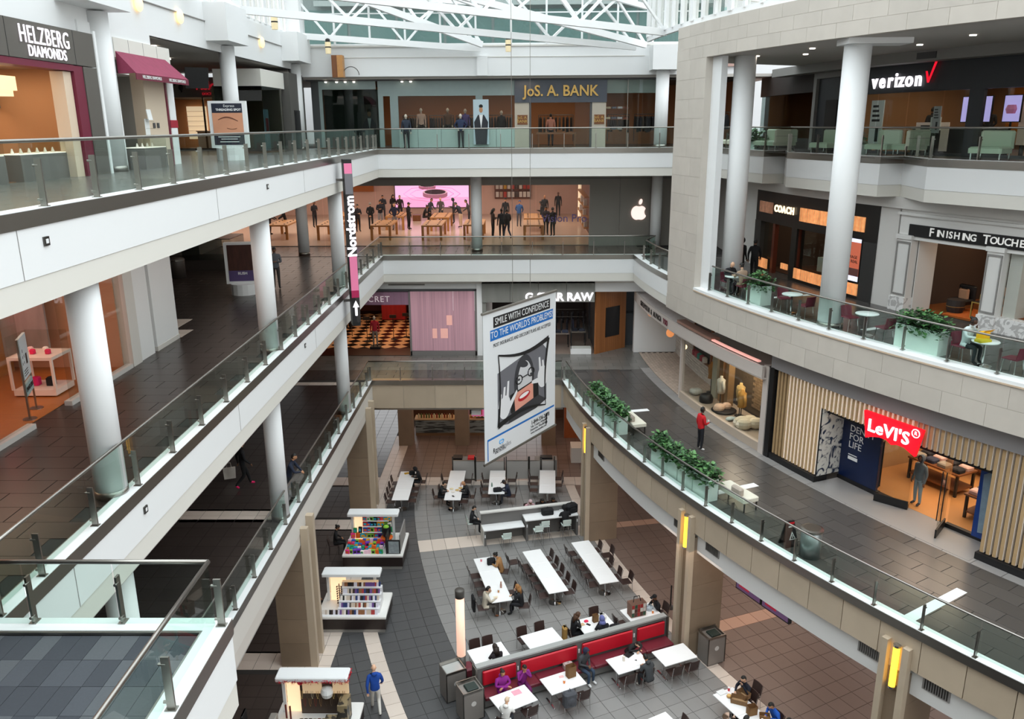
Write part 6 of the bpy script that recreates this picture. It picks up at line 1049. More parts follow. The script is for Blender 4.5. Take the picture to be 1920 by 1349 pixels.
def cafe_chair():
    o = thing('cafe_chair', 'x', 'chair', (0, 0, 0)); MB().rbox((0, 0, .45), (.44, .43, .04), .015).build('seat', burg, o)
    m = MB(); n = 8
    for i in range(n):
        x0, x1 = -.21+.42*i/n, -.21+.42*(i+1)/n; f = lambda x: -.2-.06*(1-(x/.21)**2)
        m.hexa([(x0, f(x0), .47), (x1, f(x1), .47), (x1, f(x1)+.025, .47), (x0, f(x0)+.025, .47), (x0, f(x0)-.06, .80), (x1, f(x1)-.06, .80), (x1, f(x1)-.035, .80), (x0, f(x0)-.035, .80)])
    m.build('backrest', burg, o)
    for x in (-1, 1):
        for y in (-1, 1): MB().tube([(x*.17, y*.16, .44), (x*.21, y*.2, 0)], .013, 6).build('leg', chrome, o)
    return o
cc = cafe_chair()
def cafe_table(r, a, label):
    o = cthing('cafe_table', label, 'table', r, a, L2); MB().lathe((0, 0, 0), [(.36, .71), (.37, .73), (.36, .745)], 28).build('table_top', white, o, True); MB().tube([(0, 0, .02), (0, 0, .71)], .035, 10).build('column', chrome, o); MB().lathe((0, 0, 0), [(.25, 0), (.25, .015), (.05, .03)], 18).build('base', chrome, o); return o
fst = True
for r, a, lab, chs in ((44.35, 16.4, 'round white cafe table at the left end of the terrace, with a couple', ((44.35, 15.75, 'burgundy chair under the bald man on the terrace'), (44.3, 17.25, 'burgundy chair under the woman in tan on the terrace'))), (44.4, 21.4, 'round white cafe table left of the big white column', ((44.2, 20.55, 'burgundy chair behind the table left of the big column'), (44.35, 22.3, 'burgundy chair to the right of the table left of the big column'))), (44.4, 25.95, 'round white cafe table between the big column and the right planter', ((44.3, 24.95, 'burgundy chair just right of the big white column'), (44.45, 26.95, 'burgundy chair just left of the right planter'))), (44.45, 31.2, 'round white cafe table with a yellow bag on it', ((44.4, 30.3, 'burgundy chair under the woman with the yellow bag'), (44.5, 32.3, 'empty burgundy chair at the far right of the terrace')))):
    cafe_table(r, a, lab)
    for cr, ca, cl in chs:
        p = pol(cr, ca, L2); tb = pol(r, a, L2); rz = math.atan2(tb.y-p.y, tb.x-p.x)-PI/2
        if fst: cc.location = p; cc.rotation_euler.z = rz; cc['label'] = cl; cc['group'] = 'burgundy cafe chairs'; fst = False
        else: dup(cc, p, rz, cl)
def face_to(p, q): return math.degrees(math.atan2(q[1]-p[1], q[0]-p[0]))
t1 = pol(44.35, 16.4); p = pol(44.35, 15.8, L2); person('sit_lean', p, face_to(p, t1), 'bald man in black seated at the left terrace table', '1a1a1e', '2a2a30', skin=0, hair=None)
p = pol(44.3, 17.15, L2); person('sit', p, face_to(p, t1), 'woman in a tan cardigan with black hair seated at the left terrace table', 'a8907a', '3a3038', hair='bun')
p = pol(44.4, 30.4, L2); person('sit_eat', p, face_to(p, pol(44.45, 31.2)), 'woman in a pale blue shirt seated by the yellow bag on the terrace', 'cfdbdc', '23282c', '1a1a1a', 3, 'bun')
yb_ = MB().rbox((0, 0, .12), (.34, .22, .24), .03).build('paper_bag', cloth('f2b810')); yb_.location = pol(44.42, 31.05, L2+.745); yb_.rotation_euler.z = .4; tag(yb_, 'upright yellow bag on the right terrace table', 'bag'); MB().add([(-.17, -.11, .24), (.17, -.11, .24), (.2, -.2, .33), (-.2, -.2, .33)], [(0, 1, 2, 3)]).build('flap', cloth('e8a808'), yb_)
w_ = MB().rbox((0, 0, .04), (.42, .26, .08), .03).build('food_wrap', cloth('c8b428')); w_.location = pol(44.6, 31.2, L2+.745); w_.rotation_euler.z = .3; tag(w_, 'flat yellow-green food wrap beside the yellow bag', 'food wrap')
p = pol(42.2, 11.9, L2); person('stand', p, 40, 'person in black with a red bag entering the leather goods shop', '141418', '1a1a20', skin=2, hair='hood'); p = pol(41.9, 12.8, L2); person('walk', p, 70, 'person in black with white shoes entering the leather goods shop', '131316', '151518', 'e8e8e8', 2, 'short')
struct(MB().arc(41.5, 44.2, 17.75, 18.05, L2, L2+.006, 1), 'trim_9', white); struct(MB().arc(41.0, 43.9, 25.1, 25.4, L2, L2+.006, 1), 'trim_9', white)
# ---------------------------------------------------------------- top right: mobile network shop and lounge
VR = 38.0; sf = thing('storefront', 'mobile network shopfront with charcoal header, white lettering and red tick', 'storefront', (0, 0, 0)); vch = mat('charcoal_blue', '2c2e33', .45)
MB().arc(37.8, 38.1, 13.0, 34, 19.75, 20.8, 12).build('fascia_panel', vch, sf); MB().arc(37.7, 38.15, 8.6, 9.0, L3, 20.9, 1).arc(37.7, 38.15, 8.6, 13.2, 20.55, 20.9, 4).build('frame', mat('frame_grey', '8b8885', .5), sf); MB().arc(37.7, 38.0, 9.0, 13.0, L3, 20.55, 4).build('dark_wall', vch, sf); MB().arc(37.95, 38.05, 10.2, 11.6, L3, 19.6, 1).build('dark_opening', dark_int, sf)
vl = mat('sign_white', 'fffaff', emit=1.5); a = 15.55
for ch, adv in zip('verizon', (.68, .68, .5, .42, .62, .7, .7)): text(ch, .78, vl, sf, pol(38.16, a, 20.2), (PI/2, 0, math.radians(a)-PI/2), ext=.03, bold=.016, sx=.92); a += adv
ck_ = MB(); P0 = V3((0, 0, 0)); ck_.add([(-.22, -.02, .12), (-.12, -.02, .12), (-.03, -.02, -.12), (-.09, -.02, -.30)], [(0, 3, 2, 1)]).add([(-.09, -.02, -.30), (-.0, -.02, -.30), (.32, -.02, .5), (.2, -.02, .5)], [(0, 1, 2, 3)]); o = ck_.build('tick', mat('tick_red', 'e8102c', .4, emit=1.2), sf); q = pol(38.18, 20.0, 20.35); o.location = q; o.rotation_euler.z = math.radians(20)-PI/2
for i in range(5): MB().arc(37.95, 37.96, 13.1+i*2.6, 15.6+i*2.6, L3+.1, 19.75, 2).build('glass_pane', g_clear, sf)
MB().arc(37.9, 38.05, 22.6, 23.5, L3, 19.75, 1).build('dark_pier', vch, sf); MB().arc(37.9, 38.0, 13, 34, L3, L3+.1, 8).build('sill', dkgrey, sf)
proom(31, 37.7, 13, 34, L3, 3.0, mat('vz_wall', 'a8805c', .7), mat('vz_floor', '6a5a50', .4), ceiling_dk); area('shop_lamp', pol(35.3, 19, L3+2.9), 4, 5, 75, (1, .78, .55)); area('shop_lamp', pol(35.5, 26, L3+2.9), 4, 5, 75, (1, .8, .68))
pb = MB().arc(31.1, 31.3, 15.5, 22, L3+.3, L3+2.6, 4).build('product_wall', mat('orange_wall', 'c87a30', .6)); tag(pb, 'orange product wall at the back of the mobile network shop', 'wall panel')
for i, (a, r, w_, z, h, c, lab) in enumerate(((14.6, 37.4, .8, .2, 1.9, 'cfd8d4', 'tall pale phone poster at the left of the mobile network shop'), (18.2, 36.6, 1.7, .1, 1.1, 'e2d0c4', 'wide pale information board in the mobile network shop'), (18.9, 36.9, .5, .9, .5, 'bcc8c0', 'small pale sign on the mobile network counter'), (19.4, 37.2, .35, .8, 1.0, '9aa0a0', 'narrow grey sign in the mobile network shop window'), (25.4, 36.6, 1.6, .4, 1.5, 'dcc4b4', 'peach advert board at the right of the mobile network shop'))):
    o = cthing('poster_stand', lab, 'poster', r, a, L3+.012); MB().box(-w_/2, w_/2, -.02, .02, z, z+h).build('board', mat('board_'+c, c, .5, emit=.12), o)
    for s in (-1, 1): MB().box(s*w_*.35-.02, s*w_*.35+.02, -.1, .1, 0, max(z, .04)).build('foot', black, o)
    m = MB()
    for k in range(4): m.box(-w_*.35, w_*(.1+.06*k), -.026, -.021, z+h*(.85-.1*k), z+h*(.9-.1*k))
    m.box(0, w_*.25, -.026, -.021, z+h*.12, z+h*.42); m.build('print', mat('print_dark', '3a4044', .5), o)
for a, w_, lab in ((21.7, 1.3, 'lilac wall screen left of the dark pier in the mobile network shop'), (23.95, .7, 'narrow lilac screen right of the dark pier in the mobile network shop')):
    o = cthing('wall_screen', lab, 'screen', 36.9, a, L3+1.2); MB().box(-w_/2, w_/2, 0, .06, 0, .95).build('bezel', black, o); MB().box(-w_/2+.03, w_/2-.03, -.01, 0, .03, .92).build('display', mat('lilac_glow', 'b8b0f0', .4, emit=.9), o); MB().box(-.03, .03, .0, .05, -1.19, 0).build('stalk', black, o); MB().lathe((0, -.015, .45), [(.15, -.15), (.2, 0), (.15, .15)], 10).build('image', mat('pinkish', 'b06a90', .4, emit=.4), o)
text('Deals', .3, dark_int, None, pol(31.4, 22.5, L3+2.4), (PI/2, 0, math.radians(22)-PI/2), 'wall_lettering', ext=.01).update_tag(); tag(COL.objects[-1], 'dark lettering on the orange wall of the mobile network shop', 'lettering')
person('back', pol(35.5, 20.8, L3+.012), 60, 'person in black seen from behind in the mobile network shop', '151517', '17171a', skin=2, hair='short'); person('stand', pol(36.2, 17.4, L3+.012), 30, 'staff member in dark clothes at the left of the mobile network shop', '1f2024', '1b1b1f', skin=2, hair='short')
o = cthing('counter', 'long dark counter in the mobile network shop', 'counter', 36.2, 19.6, L3+.012); MB().box(-2.0, 2.0, -.3, .3, 0, .95).build('body', vch, o); MB().box(-2.05, 2.05, -.35, .35, .95, 1.0).build('top', white, o)
struct(MB().arc(37.7, 37.9, -4.0, 8.6, L3, 17.9, 6).arc(37.7, 37.9, -4.0, 8.6, 20.0, 21.15, 6), 'wall_right', dark_int); MB().arc(37.8, 37.81, -4, 8.6, 17.9, 20.0, 4).build('glass_pane', g_dark, sf); proom(33.5, 37.6, -4, 8.5, L3, 3.0, mat('jos_wall', 'b0764c', .7), mat('jos_floor', '5a4636', .5), ceiling_dk); area('shop_lamp', pol(35.5, 6, L3+2.9), 3, 3, 40, WARM)
rack(pol(36.5, 4.6), pol(36.5, 8), 12, L3+1.7, SUIT, 'clothes rail of dark coats behind the right lounge', 'dark coat on the rail behind the lounge', 'coats behind the lounge')
sag = mat('sage_leather', 'c2c9b4', .5)
def lounge(x, y, face, label):
    o = thing('lounge_chair', label, 'chair', (x, y, L3), math.radians(face)-PI/2); MB().rbox((0, .05, .36), (1.05, .75, .2), .05).build('seat', sag, o); MB().rbox((0, -.33, .68), (1.05, .16, .56), .05).build('backrest', sag, o); MB().box(-.52, .52, -.418, -.412, .66, .675).build('seam', grey, o)
    for a in (-.45, .45):
        for b in (-.3, .3): MB().box(a-.02, a+.02, b-.02, b+.02, 0, .26).build('leg', chrome, o)
for x, y, f, lab in ((10.35, 41.6, 195, 'sage lounge chair beside the thin white pilaster'), (11.2, 38.9, 195, 'sage lounge chair left of the second zigzag corner'), (11.6, 38.0, 100, 'sage lounge chair turned sideways at the first zigzag corner'), (12.3, 34.5, 200, 'sage lounge chair left of the big column on the top floor'), (13.5, 31.9, 205, 'sage lounge chair right of the big column on the top floor'), (14.2, 31.2, 110, 'sage lounge chair turned sideways right of the big column'), (15.0, 27.3, 215, 'sage lounge chair at the far right of the top floor')): lounge(x, y, f, lab)
for i, (x, y, n, rz, lab) in enumerate(((10.75, 40.1, 2, -1.37, 'left'), (12.9, 32.9, 1, -1.24, 'middle'), (15.9, 25.6, 3, -1.04, 'right'))):
    for k in range(n): planter((x+math.cos(rz)*k*.62, y+math.sin(rz)*k*.62, L3), rz, .58, .45, .42, {0: 'low white planter box at the left of the lounge, ', 1: 'low white planter box beside the big column on the top floor', 2: 'low white planter box at the far right of the lounge, '}[i]+('' if i == 1 else ('leftmost', 'next one', 'rightmost')[k]), 60, 10+i*3+k, .3)
# ---------------------------------------------------------------- lower right balcony: planters and benches
for i, a0 in enumerate((12.35, 20.2)):
    for k in range(4):
        a = a0+k*1.12; planter(pol(48.95, a, L1), math.radians(a)-PI/2, .9, .42, .78, 'tall white planter with drooping green plants, %s of the %s four' % (('first', 'second', 'third', 'last')[k], ('far', 'near')[i]), 330, 30+i*4+k, .2)
def bench(a, label):
    o = cthing('bench', label, 'bench', 48.3, a, L1); MB().rbox((0, 0, .42), (1.5, .62, .16), .03).build('seat', mat('bench_cream', 'd8d4c4', .6), o); MB().rbox((.25, -.2, .6), (.5, .2, .3), .05).build('cushion', mat('cushion_taupe', 'a89c90', .8), o)
    for x in (-.7, .7):
        MB().box(x-.02, x+.02, -.27, -.23, 0, .34).build('leg', dsteel, o); MB().box(x-.02, x+.02, .23, .27, 0, .34).build('leg', dsteel, o)
bench(15.6, 'cream bench with taupe cushion behind the far row of planters'); bench(24.6, 'cream bench with taupe cushion at the near end of the planters')
p = Zp(1480, 1040, L1); o = thing('litter_bin', 'steel and glass bin behind the lower right railing', 'bin', pol(48.75, phi(p.x, p.y)+.4, L1)); MB().lathe((0, 0, 0), [(.3, 0), (.3, .85)], 20).build('body', mat('bin_steel', '8a9090', .3, .6), o, True); MB().lathe((0, 0, .85), [(.33, 0), (.33, .05), (.25, .07)], 20).build('rim', steel, o)
q = pol(48.8, phi(p.x, p.y)-.55, L1); o = thing('floor_sign', 'black wet-floor stand with a white warning triangle by the railing', 'sign', q, math.radians(20)); MB().hexa([(-.22, -.2, 0), (.22, -.2, 0), (.22, -.15, 0), (-.22, -.15, 0), (-.14, -.03, .8), (.14, -.03, .8), (.14, .0, .8), (-.14, 0, .8)]).build('front_board', black, o); MB().hexa([(-.22, .15, 0), (.22, .15, 0), (.22, .2, 0), (-.22, .2, 0), (-.14, 0, .8), (.14, 0, .8), (.14, .03, .8), (-.14, .03, .8)]).build('rear_board', black, o)
MB().add([(-.12, -.185, .25), (.12, -.185, .25), (0, -.13, .5)], [(0, 1, 2)], 0).add([(-.075, -.19, .28), (.075, -.19, .28), (0, -.15, .44)], [(0, 1, 2)], 1).add([(-.012, -.192, .3), (.012, -.192, .3), (.012, -.165, .39), (-.012, -.165, .39)], [(0, 1, 2, 3)], 0).box(-.1, .1, -.09, -.08, .62, .66).build('warning_triangle', [white, black], o); MB().box(-.12, .12, -.06, -.045, .7, .76).build('red_label', mat('sign_red', 'c01622', .5), o)
person('cup', Zp(1312, 844, L1), 20, 'man in a red jacket and black trousers walking on the lower right balcony', 'c8141e', '17181e', 'e8e8e8', 3, 'short'); q = COL.objects[-1]
tag(MB().lathe(tuple(Zp(1312, 844, L1)+V3((.28, .02, 1.14))), [(.03, 0), (.038, .1)], 10).build('paper_cup', white), 'white paper cup held by the man in the red jacket', 'cup')
# people on the left galleries
o = person('phone', Zp(520, 541, L2), -75, 'man in a grey sweater standing with a phone on the middle left gallery', '5e6066', '3a3634', skin=2, hair='short')
o = person('walk', Zp(458, 914, L1), 30, 'woman in black with bright pink shoes on the lower left gallery', '121216', '111114', 'ff2a70', 1, 'bun'); b = MB(); b.hexa([(-.2, -.06, 0), (.2, -.06, 0), (.2, .06, 0), (-.2, .06, 0), (-.22, -.03, .42), (.22, -.03, .42), (.22, .03, .42), (-.22, .03, .42)]); b = b.build('shopping_bag', cloth('cfc8c0')); b.location = Zp(432, 903, L1)+V3((0, 0, .12)); b.rotation_euler.z = .4; tag(b, 'pale shopping bag carried by the woman with pink shoes', 'bag'); MB().tube([(-.08, 0, .42), (-.06, 0, .6), (.06, 0, .6), (.08, 0, .42)], .01, 5).build('handle', cloth('cfc8c0'), b)
person('rail', (-7.98, 25.9, L1), 0, 'man in a navy jacket leaning at the lower left railing beside the column', '1a2236', '1e2026', skin=1, hair='short')
# ---------------------------------------------------------------- food court furniture
topm = mat('table_white', 'f4f4f4', .3); shell = mat('chair_wood', '3a2824', .45)
def dining_chair():
    o = thing('dining_chair', 'x', 'chair', (0, 0, -50)); MB().rbox((0, .01, .45), (.42, .42, .03), .012).build('seat', shell, o)
    m = MB(); n = 6
    for i in range(n):
        x0, x1 = -.2+.4*i/n, -.2+.4*(i+1)/n; f = lambda x: -.2-.03*(1-(x/.2)**2)
        m.hexa([(x0, f(x0), .50), (x1, f(x1), .50), (x1, f(x1)+.016, .50), (x0, f(x0)+.016, .50), (x0, f(x0)-.07, .86), (x1, f(x1)-.07, .86), (x1, f(x1)-.054, .86), (x0, f(x0)-.054, .86)])
    m.build('backrest', shell, o)
    for x in (-1, 1):
        MB().tube([(x*.17, .17, .44), (x*.2, .2, 0)], .012, 6).build('leg', chrome, o); MB().tube([(x*.21, -.29, .84), (x*.205, -.2, .44), (x*.21, -.23, 0)], .012, 6).build('leg', chrome, o); MB().tube([(x*.2, -.2, .44), (x*.18, .17, .44)], .011, 6).build('side_bar', chrome, o)
    return o
DC = dining_chair(); dcn = [0]
def chair(x, y, face, label):
    rz = math.radians(face)-PI/2
    if dcn[0] == 0: DC.location = (x, y, 0); DC.rotation_euler.z = rz; DC['label'] = label; DC['group'] = 'dining chairs of the food court'
    else: dup(DC, (x, y, 0), rz, label)
    dcn[0] += 1
def long_table(cx, cy, ang, label, L_=3.55, Wd=.83):
    t = thing('long_table', label, 'table', (cx, cy, 0), math.radians(ang)-PI/2, 'long food court tables'); n = 3
    for k in range(n): MB().rbox((0, -L_/2+L_*(k+.5)/n, .725), (Wd, L_/n-.006, .03), .008).build('table_top', topm, t)
    for y in (-L_/2+.45, L_/2-.45): q = MB().tube([(0, y, .02), (0, y, .71)], .045, 12).build('pedestal', chrome, t); MB().lathe((0, y, 0), [(.26, 0), (.26, .015), (.06, .04)], 20).build('foot_disc', chrome, q)
    return t
def four_table(cx, cy, ang, label, Lx=1.32, Wd=.88):
    t = thing('dining_table', label, 'table', (cx, cy, 0), math.radians(ang), 'four-seat food court tables'); MB().rbox((0, 0, .725), (Lx, Wd, .03), .008).build('table_top', topm, t)
    for x in (-Lx/2+.2, Lx/2-.2): q = MB().tube([(x, 0, .03), (x, 0, .71)], .03, 10).build('pedestal', chrome, t); MB().rbox((x, 0, .015), (.06, .62, .03), .008).build('foot_bar', chrome, q)
    return t
def side_chairs(cx, cy, ang, Lx, Wd, side, fr, tname, gap=.14):
    """chairs along one long side; ang = direction of the long axis"""
    d = V3((math.cos(math.radians(ang)), math.sin(math.radians(ang)), 0)); n = V3((-d.y, d.x, 0))*side
    for k, f in enumerate(fr):
        p = V3((cx, cy, 0))+d*f*Lx/2+n*(Wd/2+gap); word = ('first', 'second', 'third', 'fourth', 'fifth', 'sixth')[k]
        chair(p.x, p.y, math.degrees(math.atan2(-n.y, -n.x)), 'dark chair, %s from %s, %s side of %s' % (word, 'front' if d.y > .5 else 'left', ('right', 'left')[side > 0] if abs(d.y) > .5 else ('front', 'rear')[side > 0], tname))
T1 = (-6.08, 39.1, 90.5); T2 = (-3.45, 39.15, 89.5); T3 = (-1.3, 39.5, 90); T4 = (1.32, 39.55, 88); T5 = (-1.24, 30.0, 105); T6 = (.92, 30.65, 107.5); T7 = (3.05, 31.4, 105.5); T17 = (7.35, 21.5, 117)
for t, nm, L_ in ((T1, 'long white table at the back left of the food court', 3.5), (T2, 'second long white table of the back row, with two men eating', 3.6), (T3, 'third long white table of the back row, with a person in navy', 2.9), (T4, 'long white table at the right end of the back row', 2.85), (T5, 'long white table on the left of the middle row, with diners', 3.5), (T6, 'empty long white table in the centre of the middle row', 3.5), (T7, 'empty long white table on the right of the middle row', 3.57), (T17, 'long white table at the lower right with paper bags on it', 3.5)): long_table(*t[:3], nm, L_)
side_chairs(*T1, 3.5, .83, 1, (-.75, -.35, .05, .5), 'back left long table'); side_chairs(*T1, 3.5, .83, -1, (-.7, -.3, .1), 'back left long table'); side_chairs(*T2, 3.6, .83, 1, (-.2, .55), 'table of the two men eating'); side_chairs(*T2, 3.6, .83, -1, (-.78, .55), 'table of the two men eating'); side_chairs(*T3, 2.9, .83, 1, (-.75, -.2, .5), 'third back table'); side_chairs(*T3, 2.9, .83, -1, (.55,), 'third back table', .35)
side_chairs(*T4, 2.85, .83, 1, (-.35, .2, .75), 'right back table', .3); side_chairs(*T4, 2.85, .83, -1, (.1, .7), 'right back table'); side_chairs(*T5, 3.5, .83, 1, (-.3, .1, .48), 'diners middle-row table'); side_chairs(*T5, 3.5, .83, -1, (-.45,), 'diners middle-row table')
side_chairs(*T6, 3.5, .83, 1, (-.78, -.42, -.06, .3, .56), 'empty centre table'); side_chairs(*T6, 3.5, .83, 1, (.86,), 'centre table far end', .5); side_chairs(*T6, 3.5, .83, -1, (-.8, -.4, 0, .38, .75), 'empty centre table'); side_chairs(*T7, 3.57, .83, 1, (-.72, -.35, .0, .35, .75), 'empty right table'); side_chairs(*T7, 3.57, .83, -1, (-.55, 0, .75), 'empty right table'); side_chairs(*T7, 3.57, .83, -1, (-.8,), 'right table near end', .45); side_chairs(*T7, 3.57, .83, -1, (.45,), 'empty right table, pulled out', .5)
TT = {8: (.69, 25.92, 25.5, 'white table with two chairs behind the middle of the red bench'), 9: (2.7, 26.85, 22.5, 'white table of the woman in black and the person with the blue scarf'), 10: (4.5, 27.58, 23.5, 'white table with a patterned gift bag behind the right of the bench'), 11: (-1.2, 25.05, 24, 'white table of the long-haired woman behind the left of the bench'), 12: (5.32, 24.98, 23.5, 'empty white table in front of the right end of the red bench'), 13: (3.66, 24.55, 24.5, 'white table with papers in front of the red bench'), 14: (1.35, 23.52, 26, 'white table with a brown bag and orange cup before the red bench'), 15: (-.3, 22.65, 30, 'white table of the two women in purple'), 16: (4.15, 21.35, 29, 'white table cut off at the bottom edge of the picture')}
for k, v in TT.items(): four_table(*v)
def fs(k, side, fr, gap=.12, nm=None): side_chairs(*TT[k][:3], 1.32, .88, side, fr, nm or {8: 'table behind the middle of the bench', 9: 'table with the blue scarf', 10: 'gift bag table', 11: 'long-haired womans table', 12: 'table at the right end of the bench', 13: 'table with papers', 14: 'brown bag table', 15: 'purple womens table', 16: 'bottom edge table'}[k], gap)
fs(8, 1, (-.65, .45), .1); fs(9, 1, (.55,)); fs(11, 1, (-.35, .4), .1); fs(12, -1, (-.5, .5), .05); fs(13, -1, (-.55, .55), .05); fs(14, -1, (-.25, .55), .15); fs(15, -1, (.45,), .05); fs(11, -1, (-.8,), .1, 'long-haired womans table corner')
d = V3((math.cos(math.radians(TT[10][2])), math.sin(math.radians(TT[10][2])), 0)); chair(4.5-d.x*.85, 27.58-d.y*.85, 23.5, 'dark chair at the left end of the gift bag table'); chair(4.85, 21.6, 200, 'dark chair at the right end of the bottom edge table'); chair(2.7-d.x*.85, 26.85-d.y*.85, 22.5, 'dark chair under the woman in black with brown hair'); chair(4.5+d.x*.9, 27.58+d.y*.9, 203, 'dark chair under the man in the black cap')
side_chairs(*T17, 3.5, .83, 1, (-.1, .18), 'lower right long table'); side_chairs(*T17, 3.5, .83, -1, (.02, .68), 'lower right long table')
# red banquette with a grey partition behind it
B0, B1 = V3((-1.56, 23.5, 0)), V3((5.25, 26.55, 0)); bd = (B1-B0); bl = bd.length; ba = math.degrees(math.atan2(bd.y, bd.x)); bq = thing('banquette', 'long red upholstered bench with four red back pads on a grey partition', 'bench', B0, math.radians(ba)); redp = mat('red_leather', 'c8182c', .4, noise=.08); mrn = mat('maroon_leather', '6e2430', .45)
pg = mat('partition_grey', '6e6c6a', .5); MB().box(0, bl, -.05, .1, 0, 1.25).build('partition', pg, bq); MB().box(-.03, bl+.03, -.09, .14, 1.25, 1.31).build('top_rail', mat('rail_grey', 'b8bab8', .35, .4), bq)
for x0, x1 in ((.2, 1.42), (1.6, 3.75), (3.95, 6.0), (6.2, bl-.1)): MB().rbox(((x0+x1)/2, -.1, .88), (x1-x0, .12, .52), .04).build('back_pad', redp, bq)
for x0, x1 in ((.1, 2.1), (2.1, 4.2), (4.2, 6.3), (6.3, bl)): MB().rbox(((x0+x1)/2, -.35, .43), (x1-x0-.01, .55, .12), .03).build('seat_pad', mrn, bq)
MB().box(.1, bl, -.55, -.05, .08, .37).build('bench_base', pg, bq); MB().box(-.06, 0, -.15, .2, 0, 1.31).build('end_post', steel, bq); MB().box(bl, bl+.06, -.15, .2, 0, 1.31).build('end_post', steel, bq)
for x in (1.51, 3.85, 6.1): MB().rbox((x, -.06, .85), (.06, .03, .16), .01).build('socket_plate', white, bq)
o = MB().rbox((0, 0, .45), (.5, .5, .3), .06).build('seat_pad', mrn); o.location = (-1.95, 24.55, 0); o.rotation_euler.z = math.radians(ba); tag(o, 'maroon padded seat block at the left end of the red bench', 'seat'); MB().box(-.22, .22, -.22, .22, 0, .3).build('base', pg, o)
# high counter with partition
C0, C1 = pol(54.25, 12.2), pol(49.75, 12.05); cd = C1-C0; cl = cd.length; ca = math.atan2(cd.y, cd.x); hc_ = thing('high_counter', 'long white high counter with a grey partition and lower end section', 'counter', (C0.x, C0.y, 0), ca)
MB().box(0, cl, .28, .38, 0, 1.35).build('partition', pg, hc_); MB().box(-.05, cl, .22, .44, 1.35, 1.41).build('top_rail', mat('rail_pale', 'd8d6d2', .4), hc_); MB().rbox((.95, -.02, .76), (1.95, .62, .05), .01).build('low_top', topm, hc_); MB().rbox((1.95+(cl-1.95)/2, -.05, 1.06), (cl-1.95, .66, .06), .01).build('high_top', topm, hc_)
for x0, z in ((0, .74), (1.98, 1.03), (cl-.1, 1.03)): MB().box(x0, x0+.1, -.33, .3, 0, z).build('end_panel', pg, hc_); MB().rbox((x0+.05, -.34, z-.25), (.05, .02, .14), .005).build('socket_plate', white, hc_)
MB().box(-.02, 0, -.34, .4, 0, .8).build('side_panel', offw, hc_); MB().tube([(2.1, -.2, .25), (cl-.1, -.2, .25)], .02, 6).build('foot_rail', chrome, hc_)
def cl_(x, y): return V3((C0.x+x*math.cos(ca)-y*math.sin(ca), C0.y+x*math.sin(ca)+y*math.cos(ca), 0))
pale = mat('pale_green_seat', 'cfdcd6', .4)
def stool(x, y, h, label, rot=0):
    o = thing('bar_stool', label, 'stool', cl_(x, y), ca+rot); MB().rbox((0, 0, h), (.4, .38, .03), .01).build('seat', pale, o); MB().rbox((0, -.2, h+.2), (.4, .03, .22), .01).build('backrest', pale, o)
    for a in (-1, 1):
        for b in (-1, 1): MB().tube([(a*.17, b*.16, h+.2 if b < 0 else h), (a*.21, b*.2, 0)], .012, 6).build('leg', chrome, o)
    MB().tube([(-.2, .19, .25), (.2, .19, .25)], .01, 5).build('foot_bar', chrome, o)
stool(1.0, -.55, .46, 'low pale chair at the lower end of the high counter'); stool(2.45, -.75, .74, 'pale bar stool pulled out from the high counter'); stool(2.85, -.38, .74, 'pale bar stool pushed under the high counter'); stool(3.85, -.5, .74, 'pale bar stool under the person with headphones')
person('sit_lean', cl_(3.85, -.5)+V3((0, 0, .27)), math.degrees(ca)+90, 'person in black with headphones seated at the high counter', '131316', '15151a', skin=1, hair='hood')
person('sit_lap', cl_(-.4, .75)+V3((0, 0, .25)), math.degrees(ca)-20, 'man in a black suit and white shirt looking at his phone by the counter', '1b1c22', '17181c', skin=0, hair='short'); stool(-.4, .75, .74, 'bar stool under the man in the black suit', -PI/2)
def bagm(name, loc, sz, c, label, cat, rz=0, strap=True):
    o = MB().rbox((0, 0, sz[2]/2), sz, min(sz)*.2).ball((0, -sz[1]*.35, sz[2]*.4), sz[0]*.4, sz[1]*.3, sz[2]*.35, 10, 6).build(name, cloth(c)); o.location = loc; o.rotation_euler.z = rz; tag(o, label, cat)
    if strap: MB().tube([(-.1*sz[0], 0, sz[2]), (0, 0, sz[2]*1.25), (.1*sz[0], 0, sz[2])], .012, 5).build('strap', cloth(c), o)
    return o
bagm('backpack', cl_(3.1, .02)+V3((0, 0, 1.09)), (.55, .32, .3), '17181a', 'black backpack with a lime tag lying on the high counter', 'backpack', ca); bagm('backpack', cl_(4.25, 0)+V3((0, 0, 1.09)), (.6, .4, .42), '15161a', 'big black backpack on the right end of the high counter', 'backpack', ca+.3)
tag(MB().rbox(tuple(cl_(3.9, .1)+V3((0, 0, 1.11))), (.3, .4, .02), .005, ca).build('paper_sheet', white), 'white paper before the person with headphones', 'paper')
for i, (x, tp, lab, sc) in enumerate(((2.6, 'd8a8b0', 'person in a pink and white head scarf sitting behind the counter partition', '8a2a44'), (3.2, '1a1618', 'long-haired person in black sitting behind the counter partition', None), (3.75, '2a1c18', 'person with a cream top at the right behind the counter partition', None))): q = cl_(x, 1.55); person('sit_lean', q, math.degrees(ca)-90, lab, tp, '1a1a1e', skin=1, hair='scarf' if sc else 'long', hc=cloth('d8b8bc') if sc else None); chair(q.x, q.y-.0, math.degrees(ca)-90, 'dark chair behind the counter partition, %s of three' % ('left', 'middle', 'right')[i])
